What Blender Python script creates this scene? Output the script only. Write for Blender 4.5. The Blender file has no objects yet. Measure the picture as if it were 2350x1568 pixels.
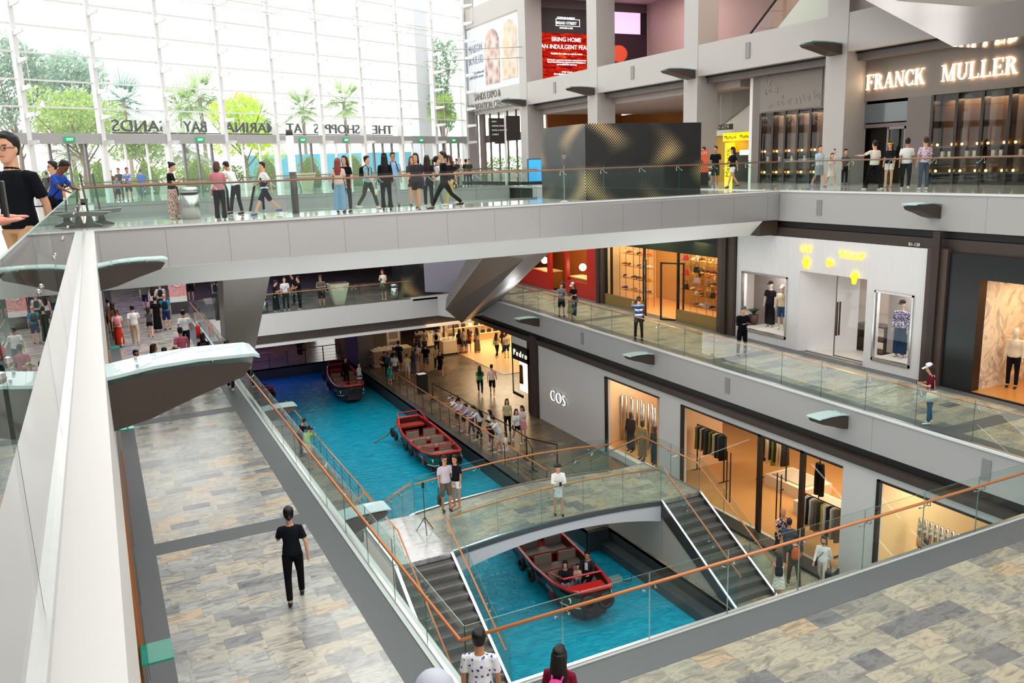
import bpy, math, random
from mathutils import Vector, Matrix
PI=math.pi
random.seed(7)
WORLD_STR=3.3; EXPO=0.28
SC=bpy.context.scene
COL=SC.collection
L2,L1,B1,B2=17.85,11.1,5.31,0.0
# ------------------------------------------------------------ materials
MATS={}
def hx(s):
    s=s.strip()
    v=[int(s[i:i+2],16)/255 for i in (0,2,4)]
    return tuple((c/12.92 if c<=.04045 else ((c+.055)/1.055)**2.4) for c in v)+(1,)
def new(name):
    m=bpy.data.materials.new(name); m.use_nodes=True
    nt=m.node_tree; nt.nodes.clear()
    o=nt.nodes.new('ShaderNodeOutputMaterial')
    return m,nt,o
def N(nt,t,**k):
    n=nt.nodes.new('ShaderNode'+t)
    for a,b in k.items(): setattr(n,a,b)
    return n
def mat(col,rough=.5,metal=0,emit=0,spec=.5,name=None,coat=0):
    key=(col,rough,metal,emit,spec,coat)
    if key in MATS: return MATS[key]
    m,nt,o=new(name or 'plain_'+str(col))
    b=N(nt,'BsdfPrincipled'); c=hx(col) if isinstance(col,str) else col
    b.inputs['Base Color'].default_value=c
    b.inputs['Roughness'].default_value=rough; b.inputs['Metallic'].default_value=metal
    b.inputs['Specular IOR Level'].default_value=spec
    b.inputs['Coat Weight'].default_value=coat
    if emit:
        b.inputs['Emission Color'].default_value=c; b.inputs['Emission Strength'].default_value=emit
    nt.links.new(b.outputs[0],o.inputs[0]); MATS[key]=m; return m
def mth(nt,op,a,b=None,c=None):
    n=N(nt,'Math',operation=op)
    for i,v in enumerate((a,b,c)):
        if v is None: continue
        if isinstance(v,(int,float)): n.inputs[i].default_value=v
        else: nt.links.new(v,n.inputs[i])
    return n.outputs[0]
def ramp(nt,fac,stops,interp='LINEAR'):
    r=N(nt,'ValToRGB'); r.color_ramp.interpolation=interp
    e=r.color_ramp.elements
    while len(e)<len(stops): e.new(.5)
    for el,(p,c) in zip(e,stops): el.position=p; el.color=hx(c) if isinstance(c,str) else c
    nt.links.new(fac,r.inputs[0]); return r.outputs[0]
def mix(nt,f,a,b,bt='MIX'):
    n=N(nt,'Mix',data_type='RGBA',blend_type=bt)
    for s,v in ((0,f),(6,a),(7,b)):
        if isinstance(v,(int,float)): n.inputs[s].default_value=v
        elif isinstance(v,str): n.inputs[s].default_value=hx(v)
        elif isinstance(v,tuple): n.inputs[s].default_value=v
        else: nt.links.new(v,n.inputs[s])
    return n.outputs[2]
def glassmat(name,tint,ior=1.5,gl='ffffff',diff=0.0,dcol='c8f0e8'):
    m,nt,o=new(name)
    t=N(nt,'BsdfTransparent'); t.inputs[0].default_value=tint
    g=N(nt,'BsdfGlossy'); g.inputs['Roughness'].default_value=.0; g.inputs[0].default_value=hx(gl)
    f=N(nt,'Fresnel'); f.inputs[0].default_value=ior
    ge=N(nt,'NewGeometry'); fm=mth(nt,'MULTIPLY',f.outputs[0],mth(nt,'SUBTRACT',1,ge.outputs['Backfacing']))
    x=N(nt,'MixShader'); nt.links.new(fm,x.inputs[0]); nt.links.new(t.outputs[0],x.inputs[1]); nt.links.new(g.outputs[0],x.inputs[2])
    out=x.outputs[0]
    if diff:
        d=N(nt,'BsdfDiffuse'); d.inputs[0].default_value=hx(dcol)
        y=N(nt,'MixShader'); y.inputs[0].default_value=diff
        nt.links.new(out,y.inputs[1]); nt.links.new(d.outputs[0],y.inputs[2]); out=y.outputs[0]
    nt.links.new(out,o.inputs[0]); return m
def stone(name,c,sx=.62,sy=.42,rough=.32,sat=1.0):
    """running-bond slate: each slab its own tone, veins, thin joints"""
    m,nt,o=new(name)
    tc=N(nt,'TexCoord'); sp=N(nt,'SeparateXYZ'); nt.links.new(tc.outputs['Object'],sp.inputs[0])
    X,Y=sp.outputs[0],sp.outputs[1]
    v=mth(nt,'DIVIDE',Y,sy); row=mth(nt,'FLOOR',v)
    u=mth(nt,'DIVIDE',X,sx)
    wn0=N(nt,'TexWhiteNoise',noise_dimensions='1D'); nt.links.new(row,wn0.inputs['W'])
    u=mth(nt,'ADD',u,wn0.outputs[0]); colm=mth(nt,'FLOOR',u)
    cb=N(nt,'CombineXYZ'); nt.links.new(colm,cb.inputs[0]); nt.links.new(row,cb.inputs[1])
    wn=N(nt,'TexWhiteNoise',noise_dimensions='3D'); nt.links.new(cb.outputs[0],wn.inputs[0])
    base=ramp(nt,wn.outputs[0],c,'CONSTANT')
    # veins, direction shifted slab by slab
    va=N(nt,'VectorMath',operation='MULTIPLY_ADD'); nt.links.new(wn.outputs[1],va.inputs[0]); va.inputs[1].default_value=(9,9,9); nt.links.new(tc.outputs['Object'],va.inputs[2])
    mp=N(nt,'Mapping'); nt.links.new(va.outputs[0],mp.inputs[0]); mp.inputs['Scale'].default_value=(1.2,3.4,1); mp.inputs['Rotation'].default_value=(0,0,.35)
    no=N(nt,'TexNoise'); nt.links.new(mp.outputs[0],no.inputs[0]); no.inputs['Scale'].default_value=1.6; no.inputs['Detail'].default_value=7; no.inputs['Roughness'].default_value=.62; no.inputs['Distortion'].default_value=1.6
    vv=ramp(nt,no.outputs[0],[(.3,(.35,.36,.38,1)),(.48,(.9,.9,.9,1)),(.53,(1.25,1.22,1.12,1)),(.7,(.72,.72,.72,1))])
    cc=mix(nt,.85,base,vv,'MULTIPLY')
    fu=mth(nt,'FRACT',u); fv=mth(nt,'FRACT',v)
    j=mth(nt,'MAXIMUM',mth(nt,'GREATER_THAN',mth(nt,'ABSOLUTE',mth(nt,'SUBTRACT',fu,.5)),.492),mth(nt,'GREATER_THAN',mth(nt,'ABSOLUTE',mth(nt,'SUBTRACT',fv,.5)),.489))
    cc=mix(nt,mth(nt,'MULTIPLY',j,.55),cc,'6c6760')
    b=N(nt,'BsdfPrincipled'); nt.links.new(cc,b.inputs['Base Color'])
    rr=mth(nt,'MULTIPLY_ADD',no.outputs[0],.25,rough-.1); nt.links.new(rr,b.inputs['Roughness'])
    bp=N(nt,'Bump'); bp.inputs['Strength'].default_value=.12; bp.inputs['Distance'].default_value=.01; nt.links.new(no.outputs[0],bp.inputs['Height']); nt.links.new(bp.outputs[0],b.inputs['Normal'])
    nt.links.new(b.outputs[0],o.inputs[0]); return m
def fabric(spec):
    """plain or patterned cloth: 'rrggbb' or 'rrggbb/pattern'"""
    key='fab'+spec
    if key in MATS: return MATS[key]
    if '/' not in spec:
        m=mat(spec,.85,spec=.15,name='cloth_'+spec); MATS[key]=m; return m
    c,p=spec.split('/')
    m,nt,o=new('cloth_'+p); b=N(nt,'BsdfPrincipled'); b.inputs['Roughness'].default_value=.85
    tc=N(nt,'TexCoord'); 
    if p=='stripe':
        sp=N(nt,'SeparateXYZ'); nt.links.new(tc.outputs['Object'],sp.inputs[0])
        f=mth(nt,'FRACT',mth(nt,'MULTIPLY',sp.outputs[2],5.0)); 
        cc=ramp(nt,f,[(0,c),(.36,'1c1f2e'),(.68,'2f62c0'),(.84,'2f62c0')],'CONSTANT')
    elif p=='plaid':
        w=N(nt,'TexChecker'); w.inputs['Scale'].default_value=26; nt.links.new(tc.outputs['Object'],w.inputs[0])
        w.inputs[1].default_value=hx(c); w.inputs[2].default_value=tuple(min(1,k*2.2+.03) for k in hx(c)[:3])+(1,); cc=w.outputs[0]
    else:
        sc={'floral':26,'hawaii':15,'orange':9}[p]
        no=N(nt,'TexVoronoi',feature='SMOOTH_F1') if p=='hawaii' else N(nt,'TexNoise')
        no.inputs['Scale'].default_value=sc; nt.links.new(tc.outputs['Object'],no.inputs[0])
        if p=='hawaii':
            no.inputs['Smoothness'].default_value=.4
            n2=N(nt,'TexNoise'); n2.inputs['Scale'].default_value=50; nt.links.new(tc.outputs['Object'],n2.inputs[0])
            f=mth(nt,'ADD',no.outputs[0],mth(nt,'MULTIPLY',mth(nt,'SUBTRACT',n2.outputs[0],.5),.5))
            cc=ramp(nt,f,[(0,'3c4a90'),(.2,'5a66a8'),(.27,c),(.9,c)],'CONSTANT')
        elif p=='orange':
            cc=ramp(nt,no.outputs[0],[(0,'1c2a50'),(.43,'1c2a50'),(.47,c),(.57,'e07a28')],'CONSTANT')
        else:
            al={'4a66b8':'e8ecf4','1f9fce':'e8d8a0','d9b7a6':'7c4450','b8b070':'e8e4c8','e4d4e4':'a04878','c09080':'40485c','b8b0a0':'282828'}.get(c,'f0e8e0')
            cc=ramp(nt,no.outputs[0],[(0,c),(.54,al),(.6,al)],'CONSTANT')
    nt.links.new(cc,b.inputs['Base Color']); nt.links.new(b.outputs[0],o.inputs[0]); MATS[key]=m; return m
GLASS=glassmat('rail_glass',(.90,.965,.945,1),1.45)
CLEAR=glassmat('shop_glass',(.98,.99,.985,1),1.3)
FACG=glassmat('hazed_facade_glass',(.97,.985,.985,1),1.3,diff=.06,dcol='f4f8f8')  # the white diffuse share paints a haze veil over the outside view
ROOFG=glassmat('roof_glass',(.75,.75,.75,1),1.2)
FINGL=glassmat('lamp_arm_glass',(.75,.92,.9,1),1.5,diff=.55,dcol='dff4f4')
SHELFG=glassmat('thick_green_glass',(.45,.85,.78,1),1.5,diff=.25,dcol='30c8a8')
STEEL=mat('c4c4c4',.25,1,name='polished_steel')
BSTEEL=mat('a9a7a6',.38,.85,name='brushed_steel')
DSTEEL=mat('55524f',.4,.6)
PANEL=mat('b9b7b6',.45,name='grey_panel')
PANELW=mat('dcdad8',.5,name='white_panel')
WHITE=mat('efeeed',.5)
BROWN=mat('42362f',.45,name='brown_cladding')
DBROWN=mat('2a211c',.5)
BLACK=mat('0c0c0d',.5)
COPPER=mat('cf8350',.28,.25,name='copper_rail')
WARMW=mat('e8dccb',.6)
DARKST=mat('5b5d60',.5,name='dark_border_stone')
EDGE=mat('3f6f63',.25,name='green_glass_edge')
LGLASS=glassmat('reflective_glass',(.42,.47,.45,1),2.1)
TAUPE=mat('7d736c',.5)
SLATE=stone('slate_light',[(0,'a9a79d'),(.16,'969798'),(.3,'b5b1a6'),(.48,'a0a1a1'),(.62,'b8b0a2'),(.72,'838588'),(.8,'adafac'),(.93,'c0ae96')],.55,.3,.22)
SLATEG=stone('slate_green',[(0,'949182'),(.16,'84847c'),(.3,'a19c8b'),(.48,'8e8e86'),(.62,'a39b89'),(.72,'6c6e70'),(.8,'989788'),(.93,'a8967c')],.55,.38,.4)
SLATED=stone('slate_brown',[(0,'6e5c48'),(.2,'5a4c3e'),(.4,'7a6750'),(.6,'655646'),(.8,'564a40'),(.92,'80694e')],.8,.5,.28)
POL=mat('cfc9bf',.07,name='polished_beige_stone')
# ------------------------------------------------------------ mesh builder
class MB:
    def __init__(s): s.v=[]; s.f=[]; s.mi=[]; s.m=0
    def add(s,v,f):
        b=len(s.v); s.v+= [tuple(p) for p in v]; s.f+=[tuple(b+i for i in q) for q in f]; s.mi+=[s.m]*len(f); return s
    def box(s,x0,x1,y0,y1,z0,z1):
        s.add([(x,y,z) for z in (z0,z1) for y in (y0,y1) for x in (x0,x1)],[(0,2,3,1),(4,5,7,6),(0,1,5,4),(2,6,7,3),(0,4,6,2),(1,3,7,5)]); return s
    def obox(s,p,q,w,h,up=(0,0,1)):
        """bar from p to q with width w, height h"""
        p=Vector(p);q=Vector(q);d=(q-p).normalized(); u=Vector(up)
        r=d.cross(u); r=(r if r.length>1e-4 else d.cross(Vector((0,1,0)))).normalized(); u=r.cross(d)
        v=[]
        for c in (p,q):
            for a,b in ((-1,-1),(1,-1),(1,1),(-1,1)): v.append(c+r*a*w/2+u*b*h/2)
        s.add(v,[(0,1,2,3),(7,6,5,4),(0,4,5,1),(1,5,6,2),(2,6,7,3),(3,7,4,0)]); return s
    def tube(s,pts,rad,n=8,cap=True):
        pts=[Vector(p) for p in pts]; R=[]
        if not isinstance(rad,(list,tuple)): rad=[rad]*len(pts)
        v=[];ref=None
        for i,p in enumerate(pts):
            d=(pts[min(i+1,len(pts)-1)]-pts[max(i-1,0)]).normalized()
            if ref is None:
                ref=Vector((1,0,0)) if abs(d.x)<.8 else Vector((0,1,0))
            a=(ref-d*ref.dot(d)).normalized(); b=d.cross(a); ref=a
            r=rad[i]; rx,ry=(r if isinstance(r,tuple) else (r,r))
            for k in range(n):
                t=2*PI*k/n; v.append(p+a*math.cos(t)*rx+b*math.sin(t)*ry)
        f=[(i*n+k,i*n+(k+1)%n,(i+1)*n+(k+1)%n,(i+1)*n+k) for i in range(len(pts)-1) for k in range(n)]
        if cap: f+=[tuple(range(n-1,-1,-1)),tuple(range((len(pts)-1)*n,len(pts)*n))]
        s.add(v,f); return s
    def ball(s,c,r,n=10,m=7):
        c=Vector(c); rr=r if isinstance(r,tuple) else (r,r,r); v=[c+Vector((0,0,-rr[2]))]
        for i in range(1,m):
            p=-PI/2+PI*i/m
            for k in range(n):
                t=2*PI*k/n; v.append(c+Vector((rr[0]*math.cos(p)*math.cos(t),rr[1]*math.cos(p)*math.sin(t),rr[2]*math.sin(p))))
        v.append(c+Vector((0,0,rr[2]))); f=[(0,1+(k+1)%n,1+k) for k in range(n)]
        for i in range(m-2):
            f+=[(1+i*n+k,1+i*n+(k+1)%n,1+(i+1)*n+(k+1)%n,1+(i+1)*n+k) for k in range(n)]
        t=len(v)-1; f+=[(t,1+(m-2)*n+k,1+(m-2)*n+(k+1)%n) for k in range(n)]
        s.add(v,f); return s
    def lathe(s,c,prof,n=20):
        v=[(c[0]+r*math.cos(2*PI*k/n),c[1]+r*math.sin(2*PI*k/n),c[2]+z) for r,z in prof for k in range(n)]
        f=[(i*n+k,i*n+(k+1)%n,(i+1)*n+(k+1)%n,(i+1)*n+k) for i in range(len(prof)-1) for k in range(n)]
        f+=[tuple(range(n-1,-1,-1)),tuple(range((len(prof)-1)*n,len(prof)*n))]
        s.add(v,f); return s
    def prism(s,poly,a,b,axis='y'):
        """2D polygon extruded along an axis between a and b"""
        def P(p,t): return {'x':(t,p[0],p[1]),'y':(p[0],t,p[1]),'z':(p[0],p[1],t)}[axis]
        n=len(poly); v=[P(p,a) for p in poly]+[P(p,b) for p in poly]
        s.add(v,[tuple(range(n-1,-1,-1)),tuple(range(n,2*n))]+[(i,(i+1)%n,n+(i+1)%n,n+i) for i in range(n)]); return s
    def torus(s,c,R,r,rot=None,n=18,m=8):
        M=rot or Matrix(); v=[Vector(c)+M@Vector(((R+r*math.cos(2*PI*j/m))*math.cos(2*PI*i/n),(R+r*math.cos(2*PI*j/m))*math.sin(2*PI*i/n),r*math.sin(2*PI*j/m))) for i in range(n) for j in range(m)]
        s.add(v,[(i*m+j,((i+1)%n)*m+j,((i+1)%n)*m+(j+1)%m,i*m+(j+1)%m) for i in range(n) for j in range(m)]); return s
    def mesh(s,name,mats,smooth=False):
        me=bpy.data.meshes.new(name); me.from_pydata(s.v,[],s.f)
        for m in (mats if isinstance(mats,(list,tuple)) else [mats]): me.materials.append(m)
        if any(s.mi): me.polygons.foreach_set('material_index',s.mi)
        if smooth: me.polygons.foreach_set('use_smooth',[True]*len(s.f))
        me.update(); return me
    def obj(s,name,mats,parent=None,smooth=False,**k):
        o=bpy.data.objects.new(name,s.mesh(name,mats,smooth)); COL.objects.link(o)
        if parent: o.parent=parent
        tag(o,**k)
        if smooth=='auto' or smooth is True: pass
        return o
def tag(o,label=None,cat=None,group=None,kind=None):
    if label: o['label']=label
    if cat: o['category']=cat
    if group: o['group']=group
    if kind: o['kind']=kind
    return o
def empty(name,loc,rz=0,**k):
    o=bpy.data.objects.new(name,None); COL.objects.link(o); o.location=loc; o.rotation_euler=(0,0,rz); return tag(o,**k)
def remesh(o,vox,sm=2):
    m=o.modifiers.new('fuse','REMESH'); m.mode='VOXEL'; m.voxel_size=vox; m.use_smooth_shade=True
    if sm: q=o.modifiers.new('soft','SMOOTH'); q.iterations=sm; q.factor=.5
def bevel(o,w,seg=2):
    m=o.modifiers.new('edge','BEVEL'); m.width=w; m.segments=seg; m.limit_method='ANGLE'
def S(name,x0,x1,y0,y1,z0,z1,m,label=None):
    return MB().box(x0,x1,y0,y1,z0,z1).obj(name,m,kind='structure',label=label)
def text(name,body,size,loc,rot,m,parent=None,ext=.01,off=0,align='CENTER',sp=1,sx=1,bev=0,**k):
    off=off*.35
    cu=bpy.data.curves.new(name,'FONT'); cu.body=body; cu.size=size; cu.extrude=ext; cu.offset=off; cu.align_x=align; cu.space_character=sp; cu.bevel_depth=bev
    cu.resolution_u=3
    cu.materials.append(m); o=bpy.data.objects.new(name,cu); COL.objects.link(o); o.location=loc; o.rotation_euler=rot; o.scale=(sx,1,1)
    if parent: o.parent=parent
    return tag(o,**k)
FX=(PI/2,0,-PI/2)      # text on a wall facing -X (read with +y on the left)
FY=(PI/2,0,0)          # text facing -Y
def area(name,loc,size,power,col=(1,1,1),rot=(0,0,0),sy=None):
    l=bpy.data.lights.new(name,'AREA'); l.energy=power; l.color=col; l.size=size
    if sy: l.shape='RECTANGLE'; l.size_y=sy
    o=bpy.data.objects.new(name,l); COL.objects.link(o); o.location=loc; o.rotation_euler=rot; return o
# ------------------------------------------------------------ camera, world, roof
f_,yaw,pit,rol=1917.59,.453494917,.209811969,-.0328970933
fw0=Vector((math.sin(yaw),math.cos(yaw),0)); rt0=Vector((math.cos(yaw),-math.sin(yaw),0)); up0=Vector((0,0,1))
fwd=fw0*math.cos(pit)-up0*math.sin(pit); up2=fw0*math.sin(pit)+up0*math.cos(pit)
rr=rt0*math.cos(rol)+up2*math.sin(rol); uu=up2*math.cos(rol)-rt0*math.sin(rol)
cd=bpy.data.cameras.new('camera'); cam=bpy.data.objects.new('camera',cd); COL.objects.link(cam)
cd.sensor_width=36; cd.lens=36*f_/2350; cd.clip_start=.05; cd.clip_end=500
cam.matrix_world=Matrix(((rr.x,uu.x,-fwd.x,0),(rr.y,uu.y,-fwd.y,0),(rr.z,uu.z,-fwd.z,12.4),(0,0,0,1)))
SC.camera=cam
w=bpy.data.worlds.new('hazy_sky'); SC.world=w; w.use_nodes=True; nt=w.node_tree; nt.nodes.clear()
o=N(nt,'OutputWorld'); b=N(nt,'Background'); b.inputs[1].default_value=WORLD_STR
tc=N(nt,'TexCoord'); sp=N(nt,'SeparateXYZ'); nt.links.new(tc.outputs['Generated'],sp.inputs[0])
sk=ramp(nt,sp.outputs[2],[(0,'fbf9f6'),(.5,'f8f6f2'),(1,'f6f4f2')]); nt.links.new(sk,b.inputs[0]); nt.links.new(b.outputs[0],o.inputs[0])
SC.view_settings.view_transform='Standard'; SC.view_settings.look='None'; SC.view_settings.gamma=1; SC.view_settings.exposure=EXPO
cy=SC.cycles; cy.max_bounces=5; cy.diffuse_bounces=3; cy.glossy_bounces=2; cy.transmission_bounces=1; cy.transparent_max_bounces=20
cy.caustics_reflective=False; cy.caustics_refractive=False; cy.sample_clamp_indirect=6; cy.use_denoising=True; cy.adaptive_threshold=.06
sun=bpy.data.lights.new('sun','SUN'); sun.energy=.6; sun.angle=.3; sun.color=(1,.97,.9); so=bpy.data.objects.new('sun',sun); COL.objects.link(so); so.rotation_euler=(-.9,.5,0)
roof=S('ceiling_glass_roof',-12,50,-30,64,31,31.05,ROOFG,'glazed roof high above the atrium')
for i in range(9): S('beam',-12,50,-28+i*11,-27.6+i*11,30.4,31,WHITE)
S('wall_back',-12,50,-31,-30,-1,31,PANEL); S('wall_left',-12.4,-12,-30,47,-1,31,PANEL); S('wall_right',49,49.4,-30,64,-1,31,PANEL)
# ------------------------------------------------------------ fascia material with panel joints
def paneled(name,col,axis,step,rough,metal=0,off=0):
    m,nt,o=new(name); b=N(nt,'BsdfPrincipled'); b.inputs['Roughness'].default_value=rough; b.inputs['Metallic'].default_value=metal
    tc=N(nt,'TexCoord'); sp=N(nt,'SeparateXYZ'); nt.links.new(tc.outputs['Object'],sp.inputs[0])
    f=mth(nt,'FRACT',mth(nt,'DIVIDE',mth(nt,'ADD',sp.outputs[axis],off),step))
    j=mth(nt,'LESS_THAN',f,.012/step)
    nt.links.new(mix(nt,mth(nt,'MULTIPLY',j,.6),col,'4c4a48'),b.inputs['Base Color'])
    if metal:
        no=N(nt,'TexNoise'); no.inputs['Scale'].default_value=.5; nt.links.new(tc.outputs['Object'],no.inputs[0])
        bp=N(nt,'Bump'); bp.inputs['Strength'].default_value=.25; bp.inputs['Distance'].default_value=.05; nt.links.new(no.outputs[0],bp.inputs['Height']); nt.links.new(bp.outputs[0],b.inputs['Normal'])
    nt.links.new(b.outputs[0],o.inputs[0]); return m
PFY=paneled('fascia_panels',hx('b4b2b1'),1,9.32,.5,off=3.2)
PFX=paneled('bridge_metal_panels',hx('c2c1c2'),0,1.57,.3,.75)
# ------------------------------------------------------------ L1 slabs
def slab(name,x0,x1,y0,y1,top,th,mtop,mside,label=None):
    b=MB(); b.m=0; b.box(x0,x1,y0,y1,top-th,top); b.mi=[1,0,1,1,1,1]; return b.obj(name,[mtop,mside],kind='structure',label=label)
slab('floor',-12,-.28,-12,60,L1,.12,POL,PANEL,'polished upper floor behind the left glass')
S('beam',-.28,-.07,-12,23.5,L1-.95,L1,mat('d9d7d4',.4,name='ledge_white'),'pale ledge and fascia along the left edge of the upper floor')
S('beam',-12,-.28,-12,60,L1-.95,L1-.12,PANEL)
slab('floor',-.28,22.6,23.5,27.9,L1,.1,POL,PANEL,'polished floor of the upper bridge')
b=MB(); b.prism([(23.5,L1-.1),(23.5,10.05),(27.9,10.05),(27.9,L1-.1)],-.28,22.55,'x'); b.obj('beam',PFX,kind='structure',label='grey metal side of the upper bridge')
b=MB(); b.prism([(23.47,10.05),(24.1,9.5),(27.3,9.5),(27.9,10.05)],-.07,21.75,'x'); b.obj('beam',mat('faf9f7',.9,name='soffit_white'),kind='structure',label='white sloping underside of the upper bridge')
S('trim_1',-.28,22.6,23.46,23.52,L1-.02,L1+.02,WHITE)
slab('floor',22.6,42,-12,66,L1,.12,POL,PANEL,'polished upper floor along the right shops')
S('beam',22.58,23,-12,43,10.02,L1-.01,PFY,'grey fascia of the upper right walkway'); S('trim_2',22.55,22.62,-12,43,L1-.03,L1+.03,WHITE)
S('trim_3',22.53,22.58,24.2,24.28,9.4,L1,WHITE)
S('beam',22.8,29,-12,66,9.45,10.98,mat('1b1817',.6)); S('beam',22.66,22.8,-12,43,9.35,9.78,BROWN,'brown beam under the upper right walkway'); S('beam',22.7,22.8,-12,43,9.8,10,BLACK)  # the black strip stands in for the dark gap above the brown beam
S('beam',21.75,22.6,23.6,27.9,9.5,10.02,BROWN)
slab('floor',-12,27.8,46,75,L1,.12,POL,PANEL,'polished entrance floor before the glass facade')
S('beam',-.28,22.6,46.02,46.3,9.7,L1-.01,PANEL,'grey fascia of the entrance floor')
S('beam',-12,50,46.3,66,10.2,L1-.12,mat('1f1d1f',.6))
S('beam',-.28,0,27.9,46,9.9,L1-.01,PANEL)
# ------------------------------------------------------------ B1 slabs
slab('floor',-4,3.72,-12,62,B1,.1,SLATE,PANEL,'light stone floor of the left walkway')
def bandz(x0,x1,y0,y1,z,m=DARKST,lab='dark stone border band'): S('trim_4',x0,x1,y0,y1,z-.02,z+.004,m,lab)
bandz(-.1,.26,-12,62,B1); bandz(3.1,3.6,9.4,43,B1); bandz(.26,3.1,16.3,16.86,B1); bandz(.26,3.1,25.7,26.26,B1); bandz(.26,3.1,35.1,35.66,B1)
S('beam',3.6,3.84,9.35,43,4.1,B1+.02,mat('cfd4d2',.4,name='pale_kerb'),'pale kerb and fascia of the left walkway')
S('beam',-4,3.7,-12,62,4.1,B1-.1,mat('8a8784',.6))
slab('floor',3.72,22.6,-12,9.3,B1,.1,SLATEG,PANEL,'grey green slate floor of the near crossing')
bandz(3.6,18.5,8.72,9.3,B1)
S('beam',3.72,18.5,9.3,9.42,4.1,B1+.02,mat('e4e8e6',.4),'white kerb of the near crossing')
S('beam',3.72,22,-12,9.3,4.1,B1-.1,PANEL)
slab('floor',18.6,22.8,9.3,62,B1,.1,SLATEG,PANEL,'grey green slate floor of the right walkway')
bandz(18.62,19.1,9.3,60,B1); bandz(22.2,22.6,9.3,60,B1)
for y in (13.2,22.5,31.8,41.1): bandz(19.1,22.2,y,y+.55,B1)
S('beam',18.5,18.62,9.3,43,4.25,B1+.01,PFY,'grey fascia of the middle right walkway'); S('trim_5',18.46,18.53,9.42,42.6,B1-.03,B1+.03,WHITE)
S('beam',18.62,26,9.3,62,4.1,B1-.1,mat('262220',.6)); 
b=MB(); b.prism([(18.42,3.98),(18.42,3.76),(18.7,3.7),(18.7,4.0)],9.3,43,'y'); b.obj('beam',BROWN,kind='structure',label='dark brown beam above the lower shops')
S('beam',18.6,18.7,9.3,43,3.98,4.25,BLACK)  # black strip standing in for the shaded gap between fascia and brown beam
slab('floor',3.72,18.6,43,62,B1,.1,stone('slate_shaded',[(0,'75706a'),(.3,'66625e'),(.6,'7c766c'),(.8,'5c5a5a')],.55,.38,.35),PANEL,'slate floor of the far crossing')  # same slate as elsewhere, its tones darkened to hold the shade here
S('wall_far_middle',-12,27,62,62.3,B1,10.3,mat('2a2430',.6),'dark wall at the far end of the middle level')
b=MB(); b.prism([(15.0,43),(16.45,43),(16.95,41.6),(18.6,41.6),(18.6,43.6),(15.0,43.6)],4.25,B1+.01,'z'); b.obj('beam',mat('c9c8c8',.4),kind='structure',label='angled corner fascia of the far crossing')
S('beam',3.84,15,42.98,43.2,4.25,B1+.01,mat('cac8c8',.45),'pale fascia of the far crossing'); S('beam',3.84,18.5,43.3,43.5,3.75,4.25,mat('4d433c',.45),'brown beam under the far crossing'); S('beam',3.84,18.5,43.1,43.9,3.62,3.76,PANELW)
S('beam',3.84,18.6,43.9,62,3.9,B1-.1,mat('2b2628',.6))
# ------------------------------------------------------------ B2
slab('floor',13.8,30,22.9,66,0,.12,SLATED,mat('35393b',.5),'brown slate floor of the canal level')
S('trim_6',13.8,14.15,26.4,54,-.02,.004,mat('3c4244',.4),'dark stone edge of the canal')
slab('floor',14.6,22,-4,22.9,0,.12,SLATEG,mat('35393b',.5),'slate floor beside the lower stairs')
slab('floor',-2,13.8,54,66,0,.12,SLATED,mat('35393b',.5),'floor beyond the far canal bank')
slab('floor',3,7.6,-4,42,0,.12,SLATEG,mat('35393b',.5),'narrow slate walk left of the canal')
for a in ((13.8,14.8,22.8,22.95),(13.8,13.95,22.9,54),(14.6,14.75,-4,22.9),(7.45,7.6,-4,42),(3.85,4,42,54),(3.85,13.95,54,54.15),(4,7.6,41.85,42)):
    S('wall_canal',a[0],a[1],a[2],a[3],-1.6,-.02,mat('3a4042',.5))
S('wall_canal_ledge',14.2,14.62,8,22.9,-.95,-.45,mat('4a5052',.5),'dark ledge at the foot of the canal wall')
m,nt,o=new('teal_canal_water'); b=N(nt,'BsdfPrincipled'); b.inputs['Roughness'].default_value=.04; b.inputs['IOR'].default_value=1.33
tc=N(nt,'TexCoord'); n1=N(nt,'TexNoise'); n1.inputs['Scale'].default_value=2.1; n1.inputs['Detail'].default_value=5; n1.inputs['Roughness'].default_value=.6; n1.inputs['Distortion'].default_value=.5
mp=N(nt,'Mapping'); mp.inputs['Scale'].default_value=(1.2,2.0,1); nt.links.new(tc.outputs['Object'],mp.inputs[0]); nt.links.new(mp.outputs[0],n1.inputs[0])
bp=N(nt,'Bump'); bp.inputs['Strength'].default_value=.9; bp.inputs['Distance'].default_value=.13; nt.links.new(n1.outputs[0],bp.inputs['Height']); nt.links.new(bp.outputs[0],b.inputs['Normal'])
nt.links.new(ramp(nt,n1.outputs[0],[(.3,'0096b8'),(.7,'10b2d0')]),b.inputs['Base Color']); nt.links.new(b.outputs[0],o.inputs[0]); WATER=m
v=[(7.6,-4,-.75),(14.6,-4,-.75),(14.6,22.9,-.75),(13.8,22.9,-.75),(13.8,54,-.75),(4,54,-.75),(4,42,-.75),(7.6,42,-.75)]
b=MB(); b.add(v+[(x,y,-.95) for x,y,z in v],[tuple(range(8)),tuple(range(15,7,-1))]+[(i,8+i,8+(i+1)%8,(i+1)%8) for i in range(8)]); b.obj('canal_water',WATER,kind='structure',label='teal blue rippling water of the indoor canal')
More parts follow.
